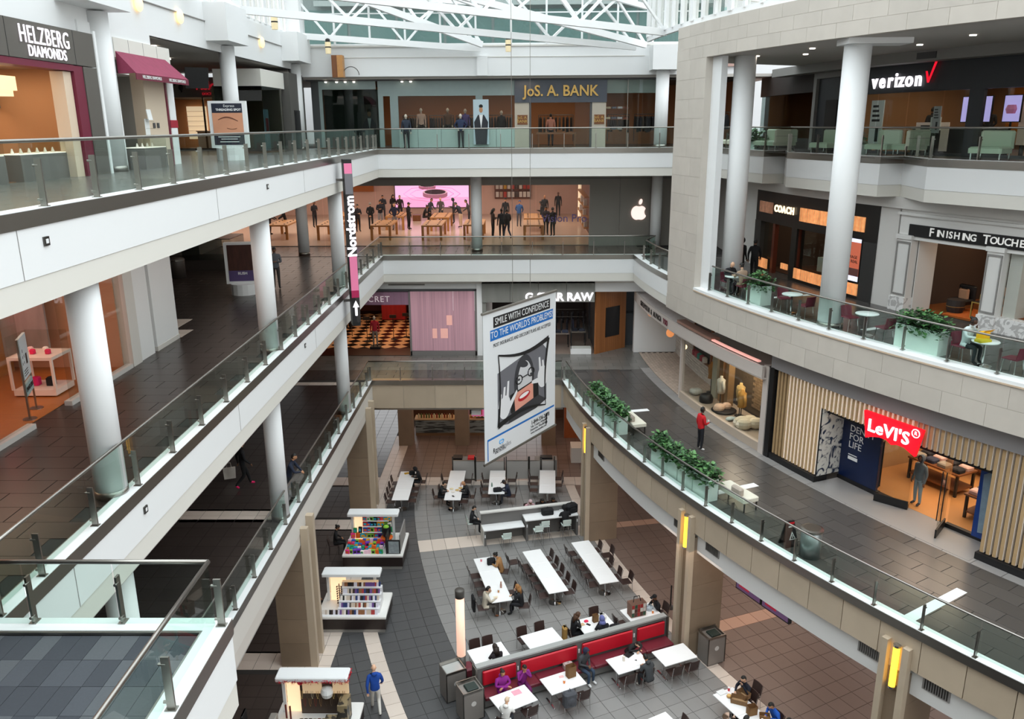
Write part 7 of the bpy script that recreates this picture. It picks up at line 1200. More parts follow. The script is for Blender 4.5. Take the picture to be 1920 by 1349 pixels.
# low frosted dividers of the back row
fro = mat('frosted_panel', 'a9a6a2', .3); fro2 = glass('frosted_glass', 'b9b8b6', .3, .6)
def divider(x0, x1, y, h, label):
    o = thing('divider_screen', label, 'screen', (0, y, 0)); MB().box(x0, x1, -.02, .02, .1, h).build('panel', fro, o)
    for x in (x0, x1): MB().box(x-.03, x+.03, -.03, .03, 0, h+.25).build('post', dsteel, o)
    MB().box(x0, x1, -.03, .03, h, h+.04).build('top_rail', steel, o)
for k, (a, b) in enumerate(((-3.75, -2.55), (-2.5, -.95), (-.85, .35), (.4, 1.0), (1.05, 1.75))): divider(a, b, 41.3 if k != 1 else 41.2, 1.15, 'grey frosted divider screen at the back of the food court, %s' % ('leftmost', 'second from the left', 'middle one', 'fourth from the left', 'rightmost')[k])
o = thing('condiment_station', 'low station with red and black trays behind the left divider screen', 'station', (-3.15, 41.75, 0)); MB().box(-.65, .65, -.3, .3, 0, 1.1).build('body', grey, o); MB().box(-.6, -.1, -.25, .25, 1.1, 1.22).build('black_tray', black, o); MB().box(.2, .55, -.2, .25, 1.1, 1.2).build('red_tray', mat('tray_red', 'd81e28', .5), o)
o = thing('condiment_station', 'low station with black tray behind the right divider screen', 'station', (1.3, 41.8, 0)); MB().box(-.6, .6, -.3, .3, 0, 1.1).build('body', grey, o); MB().box(-.3, .35, -.2, .2, 1.1, 1.2).build('black_tray', black, o)
# bins
def bin_(x, y, rz, label, open_=True, lid=True, sz=(.72, .62, 1.12)):
    o = thing('litter_bin', label, 'bin', (x, y, 0), rz); a, b, h = sz; bs_ = mat('bin_panel', '8c8681', .4, .3)
    MB().box(-a/2, a/2, -b/2, b/2, .04, h-.06).build('body', bs_, o); MB().box(-a/2+.03, a/2-.03, -b/2+.03, b/2-.03, 0, .04).build('plinth', black, o)
    MB().box(-a/2, a/2, -b/2, -b/2+.03, h-.06, h+.03).box(-a/2, a/2, b/2-.03, b/2, h-.06, h+.08).box(-a/2, -a/2+.03, -b/2+.03, b/2-.03, h-.06, h+.03).box(a/2-.03, a/2, -b/2+.03, b/2-.03, h-.06, h+.03).build('rim', steel, o)
    for s in (-1, 1): MB().box(s*a/2-.015, s*a/2+.015, -b/2-.012, -b/2+.012, .04, h).build('corner_strip', dsteel, o)
    MB().rbox((.05, 0, h-.02), (a*.55, b*.6, .06), .02).build('lid', mat('lid_green', '1e2e2a', .5), o) if lid else MB().box(-a/2+.04, a/2-.04, -b/2+.04, b/2-.04, h-.06, h-.04).build('tray_surface', mat('tray_steel', 'c4c6c4', .3, .4), o)
    ld = MB().lathe((0, 0, 0), [(.09, 0), (.09, .004)], 14).build('logo_disc', mat('pale_disc', 'c9c6c2', .5), o); ld.matrix_basis = Matrix.Translation((0, -b/2-.002, h*.6)) @ Matrix.Rotation(PI/2, 4, 'X'); return o
bin_(6.78, 25.70, math.radians(24), 'grey litter bin with dark green lid at the right end of the red bench'); bin_(3.75, 34.95, math.radians(12), 'grey litter bin beside the far lit pillar by the counter'); bin_(-1.72, 22.75, math.radians(28), 'grey litter bin with green lid at the left end of the bench'); bin_(-2.35, 23.75, math.radians(28), 'grey tray-return bin behind the one with the green lid', lid=False)
o = thing('light_pole', 'tall glowing peach light tube on a dark pole beside the bins', 'lamp', (-2.12, 24.55, 0)); MB().lathe((0, 0, 0), [(.16, 0), (.16, 1.02)], 18).build('pole', mat('pole_grey', '54504c', .4, .3), o, True); MB().lathe((0, 0, 0), [(.15, 1.02), (.15, 3.28)], 18).build('light_tube', mat('tube_peach', 'ffcdb4', .5, emit=.95), o, True); MB().lathe((0, 0, 0), [(.16, 3.28), (.165, 3.55), (.15, 3.57)], 18).build('cap', mat('pole_grey', '54504c', .4, .3), o, True)
# crowd-control posts under the right balcony
for i, (px, py) in enumerate(((1346, 1098), (1257, 1140))):
    p = Zp(px, py, 0); o = thing('barrier_post', 'slim black barrier post standing on the brown floor, %s' % ('beyond the middle lit pillar' if i == 0 else 'left of the middle lit pillar'), 'post', (p.x, p.y, 0)); MB().lathe((0, 0, 0), [(.18, 0), (.18, .02), (.05, .05)], 14).build('base', black, o); MB().tube([(0, 0, .04), (0, 0, 1.0)], .03, 8).build('pole', black, o)
# menu screens hung under the curved balcony
mb_ = thing('menu_board', 'row of purple and red menu screens under the curved balcony', 'screen', (0, 0, 0)); 
for i in range(2): MB().arc(48.9, 49.02, 25.9+i*1.42, 27.28+i*1.42, 3.75, 4.5, 1).build('screen_case', black, mb_); MB().arc(49.02, 49.03, 25.95+i*1.42, 27.23+i*1.42, 3.8, 4.45, 1).build('screen', mat('menu_purple', '6a4a72', .4, emit=.35), mb_); MB().arc(49.03, 49.035, 26.1+i*1.42, 26.65+i*1.42, 3.9, 4.3, 1).build('picture', mat('menu_red', 'b01a3c', .4, emit=.4), mb_)
pr = MB().rbox((0, 0, 0), (.6, .35, .25), .06).build('projector', white); pr.location = Zp(1428, 1088, 4.15); pr.rotation_euler.z = math.radians(-25); tag(pr, 'white projector box fixed in front of the purple menu screens', 'projector'); MB().tube([(0, .15, 0), (0, .9, .3)], .03, 6).build('bracket', steel, pr)
# ---------------------------------------------------------------- diners and things on the tables
def seat(x, y, tx, ty, p, label, **k):
    """sit someone at x, y facing the point tx, ty"""
    return person(p, (x, y, 0), face_to((x, y), (tx, ty)), label, **k)
def small(mb, name, m, loc, label, cat, rz=0, group=None):
    o = mb.build(name, m); o.location = loc; o.rotation_euler.z = rz; return tag(o, label, cat, group)
def cup(x, y, c, label, z=.745): return small(MB().lathe((0, 0, 0), [(.032, 0), (.042, .11), (.044, .115)], 12).lathe((0, 0, .115), [(.044, 0), (.04, .012)], 12, 1), 'drink_cup', [mat('cup_'+c, c, .5), white], (x, y, z), label, 'cup')
def pbag(x, y, rz, c, label, sz=(.26, .16, .34), z=.745):
    a, b, h = sz[0]/2, sz[1]/2, sz[2]; m = MB()
    for p, q in (((-a, -b), (a, -b)), ((a, -b), (a, b)), ((a, b), (-a, b)), ((-a, b), (-a, -b))): m.add([(*p, 0), (*q, 0), (q[0]*1.03, q[1]*1.06, h), (p[0]*1.03, p[1]*1.06, h)], [(0, 1, 2, 3), (3, 2, 1, 0)])
    m.face([(-a, -b, .004), (a, -b, .004), (a, b, .004), (-a, b, .004)]); return small(m, 'paper_bag', cloth(c), (x, y, z), label, 'bag', rz)
def sheet(x, y, w, d, rz, c, label, name='paper_sheet', cat='paper', h=.006): return small(MB().rbox((0, 0, h/2), (w, d, h), .002), name, cloth(c), (x, y, .742), label, cat, rz)
K1, K2 = 'short', 'long'
seat(-5.35, 40.15, -6.1, 40.1, 'sit_lean', 'person in a black coat at the far end of the back left table', top='141417', leg='18181c', skin=2, hair='hood'); chair(-5.3, 40.15, 180, 'dark chair under the person in black at the back left table'); bagm('handbag', (-5.85, 40.45, .742), (.3, .2, .2), '17171a', 'dark bag on the far end of the back left table', 'bag', .4); tag(MB().rbox((-6.15, 40.55, .76), (.25, .16, .04), .01, .4).build('folder', cloth('c89a2a')), 'mustard folder beside the dark bag on the back left table', 'folder')
seat(-4.22, 38.3, -3.5, 38.3, 'sit_lean', 'man in black with a dark jacket eating at the left of the second back table', top='16171b', leg='1a1a20', skin=0); seat(-2.68, 38.35, -3.4, 38.3, 'sit_lean', 'bald man in black eating at the right of the second back table', top='17181c', leg='1b1b20', skin=1, hair=None); chair(-4.27, 38.25, 0, 'dark chair under the man eating at the left of the second back table'); chair(-2.62, 38.3, 180, 'dark chair under the bald man of the second back table')
for i, (x, y, c) in enumerate(((-3.6, 38.6, 'e8d8b0'), (-3.3, 38.45, 'd8b878'), (-3.5, 38.25, 'f0e8dc'), (-3.15, 38.7, 'd0a860'))): small(MB().lathe((0, 0, 0), [(.07, 0), (.11, .015), (.11, .02), (.05, .03)], 12), 'food_plate', cloth(c), (x, y, .742), 'small plate of food between the two men, %s' % ('left one', 'middle one', 'front one', 'right one')[i], 'plate')
small(MB().lathe((0, 0, 0), [(.035, 0), (.035, .14), (.015, .18), (.015, .21)], 10), 'water_bottle', mat('bottle_pink', 'c8a8a8', .3), (-3.15, 38.95, .742), 'pinkish bottle beside the bald man at the second back table', 'bottle'); tag(inst(ph, 'phone', None, (-3.45, 37.75, -.19), (0, 0, .6)), 'black phone on the near end of the second back table', 'phone')
seat(-.62, 38.45, -1.3, 38.5, 'sit_lean', 'person in a navy coat with black hood at the third back table', top='1b2238', leg='3a3c44', skin=3, hair='cap', hc=black); chair(-.55, 38.4, 180, 'dark chair under the person in navy at the third back table'); bagm('handbag', (-1.25, 38.35, .742), (.42, .24, .18), '151518', 'black bag on the near end of the third back table', 'bag', .2); small(MB().lathe((0, 0, 0), [(.035, 0), (.035, .16), (.015, .2), (.015, .23)], 10), 'water_bottle', mat('bottle_green', '6a8a78', .3), (-1.55, 38.9, .742), 'green bottle on the third back table', 'bottle')
seat(-.85, 31.05, -1.5, 31.2, 'sit_lean', 'woman in a tan coat at the far right of the middle-row table', top='a67a4c', leg='2a2624', skin=1, hair='bun'); chair(-.78, 31.05, 175, 'dark chair under the woman in the tan coat'); bagm('handbag', (-1.32, 31.15, .742), (.34, .2, .28), '17171a', 'black handbag on the table before the woman in tan', 'bag', .3); cup(-1.75, 31.35, 'e8808c', 'pink drink cup at the far end of the diners table')
seat(-1.5, 28.35, -.8, 28.6, 'sit_eat', 'man in a cream jacket at the near left of the middle-row table', top='cfc6b4', leg='5a5650', shoe='7a4a2c', skin=0); chair(-1.58, 28.32, 15, 'dark chair under the man in the cream jacket'); seat(-.02, 28.5, -.7, 28.7, 'sit_eat', 'woman with long fair hair at the near right of the middle-row table', top='1a1a1e', leg='1c1c22', skin=0, hair='long', hc=hair_l); chair(.06, 28.48, 185, 'dark chair under the woman with long fair hair'); small(MB().rbox((0, 0, .3), (.1, .45, .6), .05), 'hung_coat', cloth('161619'), (-1.92, 28.35, .35), 'black coat hung over the chair of the man in cream', 'coat', .25)
cup(-.95, 28.95, 'c88850', 'orange-brown cup between the cream jacket and fair hair diners'); small(MB().lathe((0, 0, 0), [(.04, 0), (.045, .12), (.03, .2), (.032, .26)], 12), 'travel_flask', mat('flask_rose', 'b08878', .35, .3), (-.86, 29.3, .742), 'rose metal flask on the middle-row table', 'bottle'); sheet(-1.05, 28.6, .18, .14, .4, 'e8dcc4', 'cream napkin before the man in cream', 'napkin', 'napkin')
seat(1.85, 26.6, 2.7, 26.85, 'sit_face', 'woman in black with brown hair at the table with the blue scarf person', top='151518', leg='17171a', skin=0, hair='long', hc=hair_b); small(MB().rbox((0, 0, .3), (.16, .3, .62), .06), 'hung_coat', cloth('b08848'), (1.55, 26.4, .3), 'golden coat hanging on the chair of the woman in black', 'coat', .3)
seat(2.98, 26.25, 2.75, 26.8, 'sit_eat', 'person in navy with a blue head scarf seen from behind the bench', top='14161f', leg='17181f', skin=1, hair='scarf', hc=cloth('6a70a8')); chair(3.0, 26.2, 112, 'dark chair under the person with the blue head scarf'); bagm('backpack', (3.42, 26.45, .45), (.42, .3, .5), '16171b', 'black backpack beside the blue head scarf', 'backpack', .3); pbag(2.72, 26.95, .4, 'a8845c', 'brown paper bag on the blue scarf table', (.2, .14, .3)); small(MB().rbox((0, 0, .12), (.4, .3, .24), .1), 'plastic_bag', cloth('e4e4e2'), (2.95, 27.1, .742), 'white plastic bag on the blue scarf table', 'bag', .4); tag(inst(ph, 'phone', None, (2.45, 26.75, -.19), (0, 0, .9)), 'black phone on the blue scarf table', 'phone'); sheet(2.2, 26.75, .22, .16, .5, 'd8b890', 'tan napkin on the blue scarf table', 'napkin', 'napkin'); small(MB().rbox((0, 0, .03), (.16, .12, .06), .03), 'food_box', cloth('e83058'), (2.38, 26.95, .742), 'small pink food box on the blue scarf table', 'box', .4)
seat(5.22, 27.9, 4.5, 27.6, 'sit_eat', 'man in black with a black cap at the gift bag table', top='131316', leg='17171a', skin=2, hair='cap'); b = pbag(4.32, 27.42, .35, 'c8a898', 'large patterned gift bag with red and green print', (.62, .34, .55)); R_g = random.Random(4); m = MB()
for i in range(5):
    for j in range(3): m.box(-.29+i*.118, -.29+i*.118+.1, -.186, -.176, .04+j*.17, .04+j*.17+.145, R_g.randrange(4))
m.build('print', [cloth('a8322e'), cloth('3a5a44'), cloth('e8e0d8'), cloth('5a3a34')], b); MB().tube([(-.15, 0, .55), (-.1, .05, .75), (.12, .05, .75), (.16, 0, .55)], .02, 5).build('handle', black, b)
small(MB().rbox((0, 0, .1), (.3, .26, .22), .09), 'plastic_bag', cloth('b8c4cc'), (4.85, 27.75, .742), 'pale blue plastic bag on the gift bag table', 'bag', .2); cup(4.95, 27.5, 'f08a3a', 'orange drink before the man in the black cap'); small(MB().rbox((0, 0, .12), (.16, .12, .24), .02), 'snack_box', cloth('7a3a2a'), (4.62, 27.85, .742), 'brown snack box behind the patterned gift bag', 'box', .3)
seat(-.85, 24.55, -1.2, 25.1, 'sit_face', 'woman with long dark hair leaning on her hand behind the bench', top='241c20', leg='1c1c20', skin=0, hair='long', hc=mat('hair_dkbrown', '2a1c16', .6)); chair(-.82, 24.5, 115, 'dark chair under the long-haired woman behind the bench')
S_ = lambda s_, off=-.32: B0+bd.normalized()*s_+V3((bd.y, -bd.x, 0)).normalized()*(-off)
bf_ = ba-90
def bench_sit(s_, p, label, off=-.38, turn=0, **k): q = S_(s_, off); return person(p, (q.x, q.y, .02), bf_+turn, label, **k)
bench_sit(.72, 'sit_fold', 'woman in a purple padded jacket with folded arms at the left end of the bench', -.5, top='8a1e84', leg='7a1858', skin=1, hair='bun', hc=mat('hair_dkbrown', '2a1c16', .6), extra='hood'); bench_sit(1.5, 'sit_face', 'second woman in a purple jacket holding her face on the red bench', -.42, top='84207e', leg='6a1c5a', skin=1, hair='short')
bench_sit(3.75, 'sit_lap', 'man in a dark grey hooded coat and jeans sitting on the red bench', -.5, 20, top='3e4044', leg='34455a', shoe='d8d8d8', skin=2, hair='hood', hc=cloth('252a44')); bagm('handbag', S_(3.3, -.3)+V3((0, 0, .49)), (.35, .22, .2), 'b8a8a4', 'grey-pink bag on the red bench beside the hooded man', 'bag', .4)
bench_sit(5.7, 'sit_down', 'person in black slumped over the table with papers', -.35, 10, top='18181b', leg='1a1a1e', skin=0, hair='short')
seat(4.32, 23.95, 3.95, 24.6, 'sit_lean', 'man in a grey puffer jacket seen from behind at the table with papers', top='3d4043', leg='222428', shoe='d8d4cc', skin=1, hair='short', extra='hood'); sheet(3.95, 24.85, .42, .3, .9, 'f4f4f4', 'white paper on the table of the slumped person'); sheet(3.85, 24.45, .4, .28, .6, 'f0f0f0', 'second white paper before the grey puffer jacket'); tag(MB().rbox((3.72, 24.95, .76), (.34, .24, .02), .006, .8).build('tablet', black), 'black tablet under the arm of the slumped person', 'tablet'); small(MB().lathe((0, 0, 0), [(.04, 0), (.05, .18), (.04, .19)], 10), 'drink_cup', cloth('e8e0d4'), (3.5, 24.6, .742), 'pale cup by the papers', 'cup')
pbag(1.62, 23.78, .5, 'a8825a', 'tall brown paper bag on the table before the red bench', (.3, .2, .42)); cup(1.38, 23.42, 'f08a3a', 'orange cup beside the tall brown paper bag'); sheet(1.3, 23.75, .16, .12, .3, 'f0c0c0', 'pale pink napkin on the brown bag table', 'napkin', 'napkin'); bagm('backpack', (1.52, 22.72, .46), (.44, .3, .5), '4a4c52', 'grey backpack on a chair below the brown bag table', 'backpack', .4)
seat(-.55, 21.95, -.35, 22.6, 'sit_eat', 'child in a white hooded top and tan cap with back to the camera', top='e6e4e0', leg='3a3c44', skin=0, hair='cap', hc=cloth('d8c0a4'), extra='hood', sc=.9); chair(-.56, 21.85, 72, 'dark chair under the child in white'); sheet(-.2, 22.95, .3, .24, .5, 'f0a8b8', 'pink paper on the table of the two women in purple')
seat(7.35, 23.1, 6.9, 22.85, 'sit_eat', 'man in navy eating at the upper right of the lower right table', top='161a28', leg='1c1e26', skin=0, hair='short'); chair(7.55, 23.2, 207, 'dark chair under the man in navy at the lower right'); seat(8.0, 21.9, 7.3, 21.6, 'sit_lean', 'man in a bright blue jacket at the lower right table', top='1a58b8', leg='22242c', skin=1, hair='short'); seat(8.35, 21.2, 7.6, 20.9, 'sit_lean', 'person in black beside the man in the blue jacket', top='151518', leg='1a1a1e', skin=0, hair='short'); seat(6.55, 21.05, 7.2, 21.4, 'sit_lean', 'person in black seen from behind at the lower right table', top='17171a', leg='1a1a1e', skin=0, hair='short')
pbag(6.95, 22.5, 1.2, 'a88660', 'open brown paper bag lying across the lower right table', (.3, .5, .16)); pbag(7.15, 22.75, .6, 'b08e68', 'crumpled brown paper bag before the man in navy', (.26, .36, .2)); pbag(7.2, 21.95, .3, 'a07a50', 'upright brown paper bag with fries on the lower right table', (.28, .2, .3)); cup(6.75, 23.05, 'd8243c', 'red drink cup before the man in navy'); cup(7.42, 21.55, 'd8243c', 'red drink cup before the man in the blue jacket'); small(MB().ball((0, 0, .05), .09, .07, .05, 10, 6).ball((0, 0, .08), .08, .07, .04, 10, 6, 1), 'burger', [cloth('c89858'), cloth('e0b878')], (6.68, 22.72, .742), 'burger on the near end of the lower right table', 'food'); sheet(6.5, 22.95, .3, .22, .5, 'e8e8e8', 'crumpled clear wrapper at the corner of the lower right table', 'wrapper', 'wrapper', .03); pbag(7.55, 21.75, 1.4, 'a07a50', 'small brown bag by the red cup of the man in blue', (.2, .3, .14))
person('walk', Zp(706, 1337, 0), 105, 'bald man in a blue jacket and white trousers walking past the kiosks', '12459c', 'd8d4cc', '1a1a1c', 0, None, extra='hood'); person('stand', Zp(684, 868, 0), 80, 'person in black standing half hidden behind the far left stone pillar', '131316', '17171a', skin=2, hair='short')
# ---------------------------------------------------------------- hanging banner
p0 = Yp(905, 590, 26.0); p1 = Yp(1042, 546, 29.9); pb_ = Yp(912, 873, 26.0); bw_ = math.hypot(p1.x-p0.x, p1.y-p0.y); bh = p0.z-pb_.z; BN = thing('hanging_banner', 'large white hanging banner with blue stripe and a black and white portrait', 'banner', (p0.x, p0.y, pb_.z), math.atan2(p1.y-p0.y, p1.x-p0.x))
MB().box(0, bw_, -.006, .006, 0, bh).build('cloth', mat('banner_white', 'e4e6e8', .7), BN); MB().tube([(-.05, 0, bh), (bw_+.05, 0, bh)], .05, 8).build('top_rod', steel, BN); MB().tube([(-.05, 0, 0), (bw_+.05, 0, 0)], .05, 8).build('bottom_rod', steel, BN)
for x in (bw_*.38, bw_*.62): MB().tube([(x, 0, bh), (x, 0, 27.9-pb_.z)], .008, 4).build('wire', steel, BN)
def uv(u, v, d=.010): return V3((u*bw_, -d, (1-v)*bh))
def pr_(pts, m, d=.010, nm='print'): return MB().face([uv(u, v, d) for u, v in pts][::-1] if False else [uv(u, v, d) for u, v in pts]).build(nm, m, BN)
def rect(u0, v0, u1, v1, m, d=.010): return pr_([(u0, v1), (u1, v1), (u1, v0), (u0, v0)], m, d)
blue = mat('banner_blue', '1a6fc0', .6); bkp = mat('print_black', '18181a', .6); gr = [mat('print_grey%d' % i, c, .7) for i, c in enumerate(('3a3a3e', '6e6e74', 'a2a2a6', 'd2d2d4', 'e8e8ea'))]
rect(.125, .04, .91, .11, bkp); rect(.085, .12, .955, .19, blue); rot = (PI/2, 0, 0)
def bt(tx, sz, m, u, v, sx=1, al='CENTER', bold=0): return text(tx, sz, m, BN, uv(u, v, .014), rot, ext=.002, sx=sx, align=al, bold=bold)
bt('SMILE WITH CONFIDENCE', .33, white, .517, .075, .88); bt("TO THE WORLD'S PROBLEMS!", .33, white, .52, .155, .90); bt('MOST INSURANCES AND DISCOUNT PLANS ARE ACCEPTED', .185, gr[0], .52, .225, .74)
rect(.03, .836, .985, .85, blue); rect(.03, .85, .042, .985, blue); bt('1-844-336-2678', .22, bkp, .77, .885, .9, bold=.004); bt('Yale, Cooper, Arlington', .13, gr[0], .745, .912, .9); bt('Denverton, Woodbridge', .13, gr[0], .745, .935, .9); bt('www.renovasmiles.com', .13, gr[0], .745, .958, .9); bt('Renova', .26, bkp, .10, .935, .9, 'LEFT'); bt('Smiles', .26, gr[2], .215, .935, .9, 'LEFT'); bt('FAMILY DENTISTRY', .09, gr[1], .2, .957, .9)
m = MB(); m.tube([uv(.20+.015*math.cos(t), .895+.012*math.sin(t), .012) for t in (PI*(.2+1.4*i/10) for i in range(11))], .02, 5).tube([uv(.225+.015*math.cos(t), .895+.012*math.sin(t), .012) for t in (PI*(-.8+1.4*i/10) for i in range(11))], .02, 5); m.build('logo_mark', mat('logo_blue', '5aa8e0', .6), BN)
for k in range(3):
    c = MB(); E_ = [uv(.862+.016*math.cos(t), .885+k*.027+.0142*math.sin(t), .011) for t in (2*PI*i/14 for i in range(14))]; c.face(E_[::-1]); c.build('round_icon', bkp, BN)
# portrait: grey field, black brushed frame, woman with glasses, phone with a red smile
pr_([(.17, .42), (.17, .775), (.30, .80), (.86, .76), (.86, .39), (.78, .33)][::1], gr[1], .011, 'photo_field')
def ell(u, v, a, b, m, d, tilt=0, n=24): pr_([(u+(a*math.cos(t)*math.cos(tilt)-b*math.sin(t)*math.sin(tilt))/bw_, v+(a*math.cos(t)*math.sin(tilt)+b*math.sin(t)*math.cos(tilt))/bh) for t in (-2*PI*i/n for i in range(n))], m, d, 'portrait_print')
ell(.53, .545, .66, .95, gr[0], .013); ell(.54, .55, .47, .74, gr[3], .015); ell(.51, .425, .36, .13, gr[0], .016, .3); pr_([(.30, .80), (.38, .70), (.72, .69), (.86, .76), (.7, .79)], gr[0], .0135, 'portrait_print')
for u in (.455, .625):
    m = MB(); m.tube([uv(u+.20*math.cos(t)/bw_, .525+.155*math.sin(t)/bh-.02*(u > .5), .019) for t in (2*PI*i/18 for i in range(19))], .025, 5); m.build('glasses_print', bkp, BN); ell(u, .525-.004*(u > .5), .07, .045, gr[0], .018)
MB().tube([uv(.50, .52, .019), uv(.58, .515, .019)], .02, 5).build('glasses_print', bkp, BN)
pr_([(.33, .605), (.34, .735), (.74, .70), (.73, .57)], bkp, .018, 'phone_print'); pr_([(.385, .612), (.40, .735), (.66, .705), (.655, .585)], mat('skin_glow', 'e8a08c', .6), .020, 'portrait_print')
ell(.525, .655, .40, .15, mat('lip_red', 'c01e28', .5), .022, -.12); ell(.525, .648, .32, .075, mat('teeth', 'f8f4f2', .5), .024, -.12); ell(.525, .618, .36, .05, mat('skin_glow', 'e8a08c', .6), .025, -.12)
for s, u0 in ((1, .26), (-1, .80)):
    ell(u0, .67+(.0 if s > 0 else -.09), .36, .42, gr[4], .0165, .2*s)
    for k, (du, top_) in enumerate(((-.07, .57), (-.02, .53), (.03, .50))): pr_([(u0+s*du-.018, .66+(-.09 if s < 0 else 0)), (u0+s*du+.018, .66+(-.09 if s < 0 else 0)), (u0+s*(du+.02)+.012, top_-(.07 if s < 0 else 0)), (u0+s*(du+.02)-.012, top_-(.07 if s < 0 else 0))], gr[4], .017, 'finger_print')
    pr_([(u0+s*.05, .66-(.09 if s < 0 else 0)), (u0+s*.16, .585-(.01 if s < 0 else 0)), (u0+s*.17, .605-(.01 if s < 0 else 0)), (u0+s*.07, .70-(.09 if s < 0 else 0))][::s], gr[4], .026, 'finger_print')
def brush(a, b, w0, w1, bow): 
    n = 10; L_ = []; R2 = []
    for i in range(n+1):
        t = i/n; u = a[0]+(b[0]-a[0])*t; v = a[1]+(b[1]-a[1])*t; k = math.sin(PI*t)*bow; w = w0+(w1-w0)*t; dx, dy = b[0]-a[0], b[1]-a[1]; l = math.hypot(dx, dy); nx, ny = -dy/l, dx/l; L_.append((u+nx*(k-w), v+ny*(k-w))); R2.append((u+nx*(k+w), v+ny*(k+w)))
    m = MB()
    for i in range(n): m.face([uv(*q, .027) for q in (L_[i], R2[i], R2[i+1], L_[i+1])])
    m.build('brushed_frame', bkp, BN)
brush((.18, .30), (.885, .316), .006, .018, .045); brush((.885, .316), (.845, .80), .016, .004, .03); brush((.845, .80), (.17, .78), .004, .02, .04); brush((.17, .785), (.18, .30), .012, .005, .025)
# ---------------------------------------------------------------- kiosks
def kiosk(x0, x1, y0, y1, label, depth_lab, cz=2.1, cy=None):
    o = thing('kiosk', label, 'kiosk', ((x0+x1)/2, (y0+y1)/2, 0)); a, b = (x1-x0)/2, (y1-y0)/2; cy = b*.25 if cy is None else cy
    MB().box(-a+.05, a-.05, -b+.05, b-.05, 0, .16).build('steel_base', mat('base_steel', 'a8a6a2', .35, .5), o); MB().box(-a, a, -b, b, .16, .60).build('brown_panel', mat('kiosk_brown', '241a18', .4), o); MB().rbox((0, 0, .66), (2*a+.04, 2*b+.04, .1), .02).build('white_rim', mat('rim_white', 'e8e6e2', .4), o)
    MB().rbox((-.1, cy, cz), (2*a-.35, .56, .14), .03).build('canopy', white, o); MB().box(-a+.3, -a+.9, cy+.1, cy+.2, .7, cz-.07).build('lit_panel', mat('kiosk_glow', 'ffdcb0', .5, emit=1.0), o)
    for x in (-a+.22, a-.55): MB().box(x-.05, x+.05, cy+.05, cy+.15, .7, cz-.07).build('upright', white, o)
    return o, a, b, cy
k1, a, b, cy = kiosk(-7.8, -5.2, 31.95, 34.0, 'toy kiosk packed with colourful packages under a white canopy', '', 2.1)
c1 = V3((-6.5, 32.975, 0)); rk = random.Random(11); colr = ['d8242e', '2a5ac0', 'e8a020', '2a9a58', 'e83a88', '7a3ac0', 'f0e8e0', '28a8c0', 'e86a1e', '1c1c24', 'f0c8d8', '8ac840']; pkm = {c: MB().rbox((0, 0, .08), (.17, .09, .2), .012).box(-.05, .05, -.048, -.044, .03, .12, 1).mesh('package', [cloth(c), cloth(rk.choice(colr))]) for c in colr}
def pack(x, y, z, s=1): tag(inst(pkm[rk.choice(colr)], 'toy_package', None, (x, y, z), (rk.uniform(-.25, .1), 0, rk.uniform(-.3, .3)), (s*rk.uniform(.8, 1.3), s, s*rk.uniform(.8, 1.25))), 'small colourful toy package on the toy kiosk', 'toy', 'packages on the toy kiosk')
MB().box(-.55, a-.7, cy+.05, cy+.12, .7, 2.0).build('back_panel', mat('panel_dark', '2a2a2e', .5), k1)
for j in range(4):
    z = .95+j*.28; MB().box(-.55, a-.7, cy-.22, cy+.05, z-.02, z).build('shelf_board', white, k1)
    for i in range(8): pack(c1.x-.48+i*.155, c1.y+cy-.1, z)
for j in range(4):
    y = c1.y-b+.16+j*.2; z = .71+j*.06
    MB().box(-a+.1, a-.85, -b+.06+j*.2, -b+.26+j*.2, .70, z).build('step', white, k1)
    for i in range(10): pack(c1.x-a+.2+i*.16, y, z)
for i in range(5): pack(c1.x-a+.25+i*.11, c1.y+cy-.1, .95+(i % 2)*.25, 1.1)
MB().box(a-.72, a-.66, -b+.1, cy, .7, 1.55).build('side_wall', black, k1); MB().box(a-.65, a-.1, -b+.12, -b+.18, .7, 1.35).build('black_case', black, k1); MB().box(a-.6, a-.15, -b+.1, -b+.12, .75, 1.3).build('case_glass', mat('case_print', '9aa4a8', .3, noise=.5, nscale=9), k1)
MB().box(a-.15, a-.1, -b+.3, b-.2, .7, 1.5).build('mesh_side', grey, k1)
o = thing('shopping_cart_toy', 'black basket with green and white toys hanging at the right of the toy kiosk', 'toy', (c1.x+.5, c1.y+cy-.35, 1.15)); MB().lathe((0, 0, 0), [(.15, 0), (.22, .25), (.2, .45)], 12).build('basket', black, o); MB().ball((0, -.05, .42), .14).build('ball', cloth('8ac840'), o); MB().lathe((0, 0, -.12), [(.25, 0), (.28, .05), (.22, .1)], 14).build('ring', cloth('e86a1e'), o)
person('sit_lap', (-8.45, 33.4, .05), 10, 'clerk in black seated beside the toy kiosk', '131316', '17171a', skin=1, hair='bun'); chair(-8.5, 33.4, 10, 'dark chair under the clerk of the toy kiosk')
k2, a, b, cy = kiosk(-7.8, -5.2, 27.3, 29.0, 'phone accessory kiosk with tiered white trays under a white canopy', '', 2.0); c2 = V3((-6.5, 28.15, 0)); tr = mat('tray_white2', 'e8e8ea', .4)
casec = ['3a2a24', '1c1c20', 'd8d4e0', 'a83a3a', '6a4a8a', 'c8b8a8', '2a3a6a', 'e8e0d8', '8a5a3a']; cm_ = {c: MB().rbox((0, 0, .08), (.105, .02, .18), .008).mesh('phone_case', cloth(c)) for c in casec}
MB().box(-.5, a-.4, cy+.0, cy+.06, .7, 1.62).build('back_panel', mat('warm_back', 'e8c8a0', .5, emit=.35), k2)
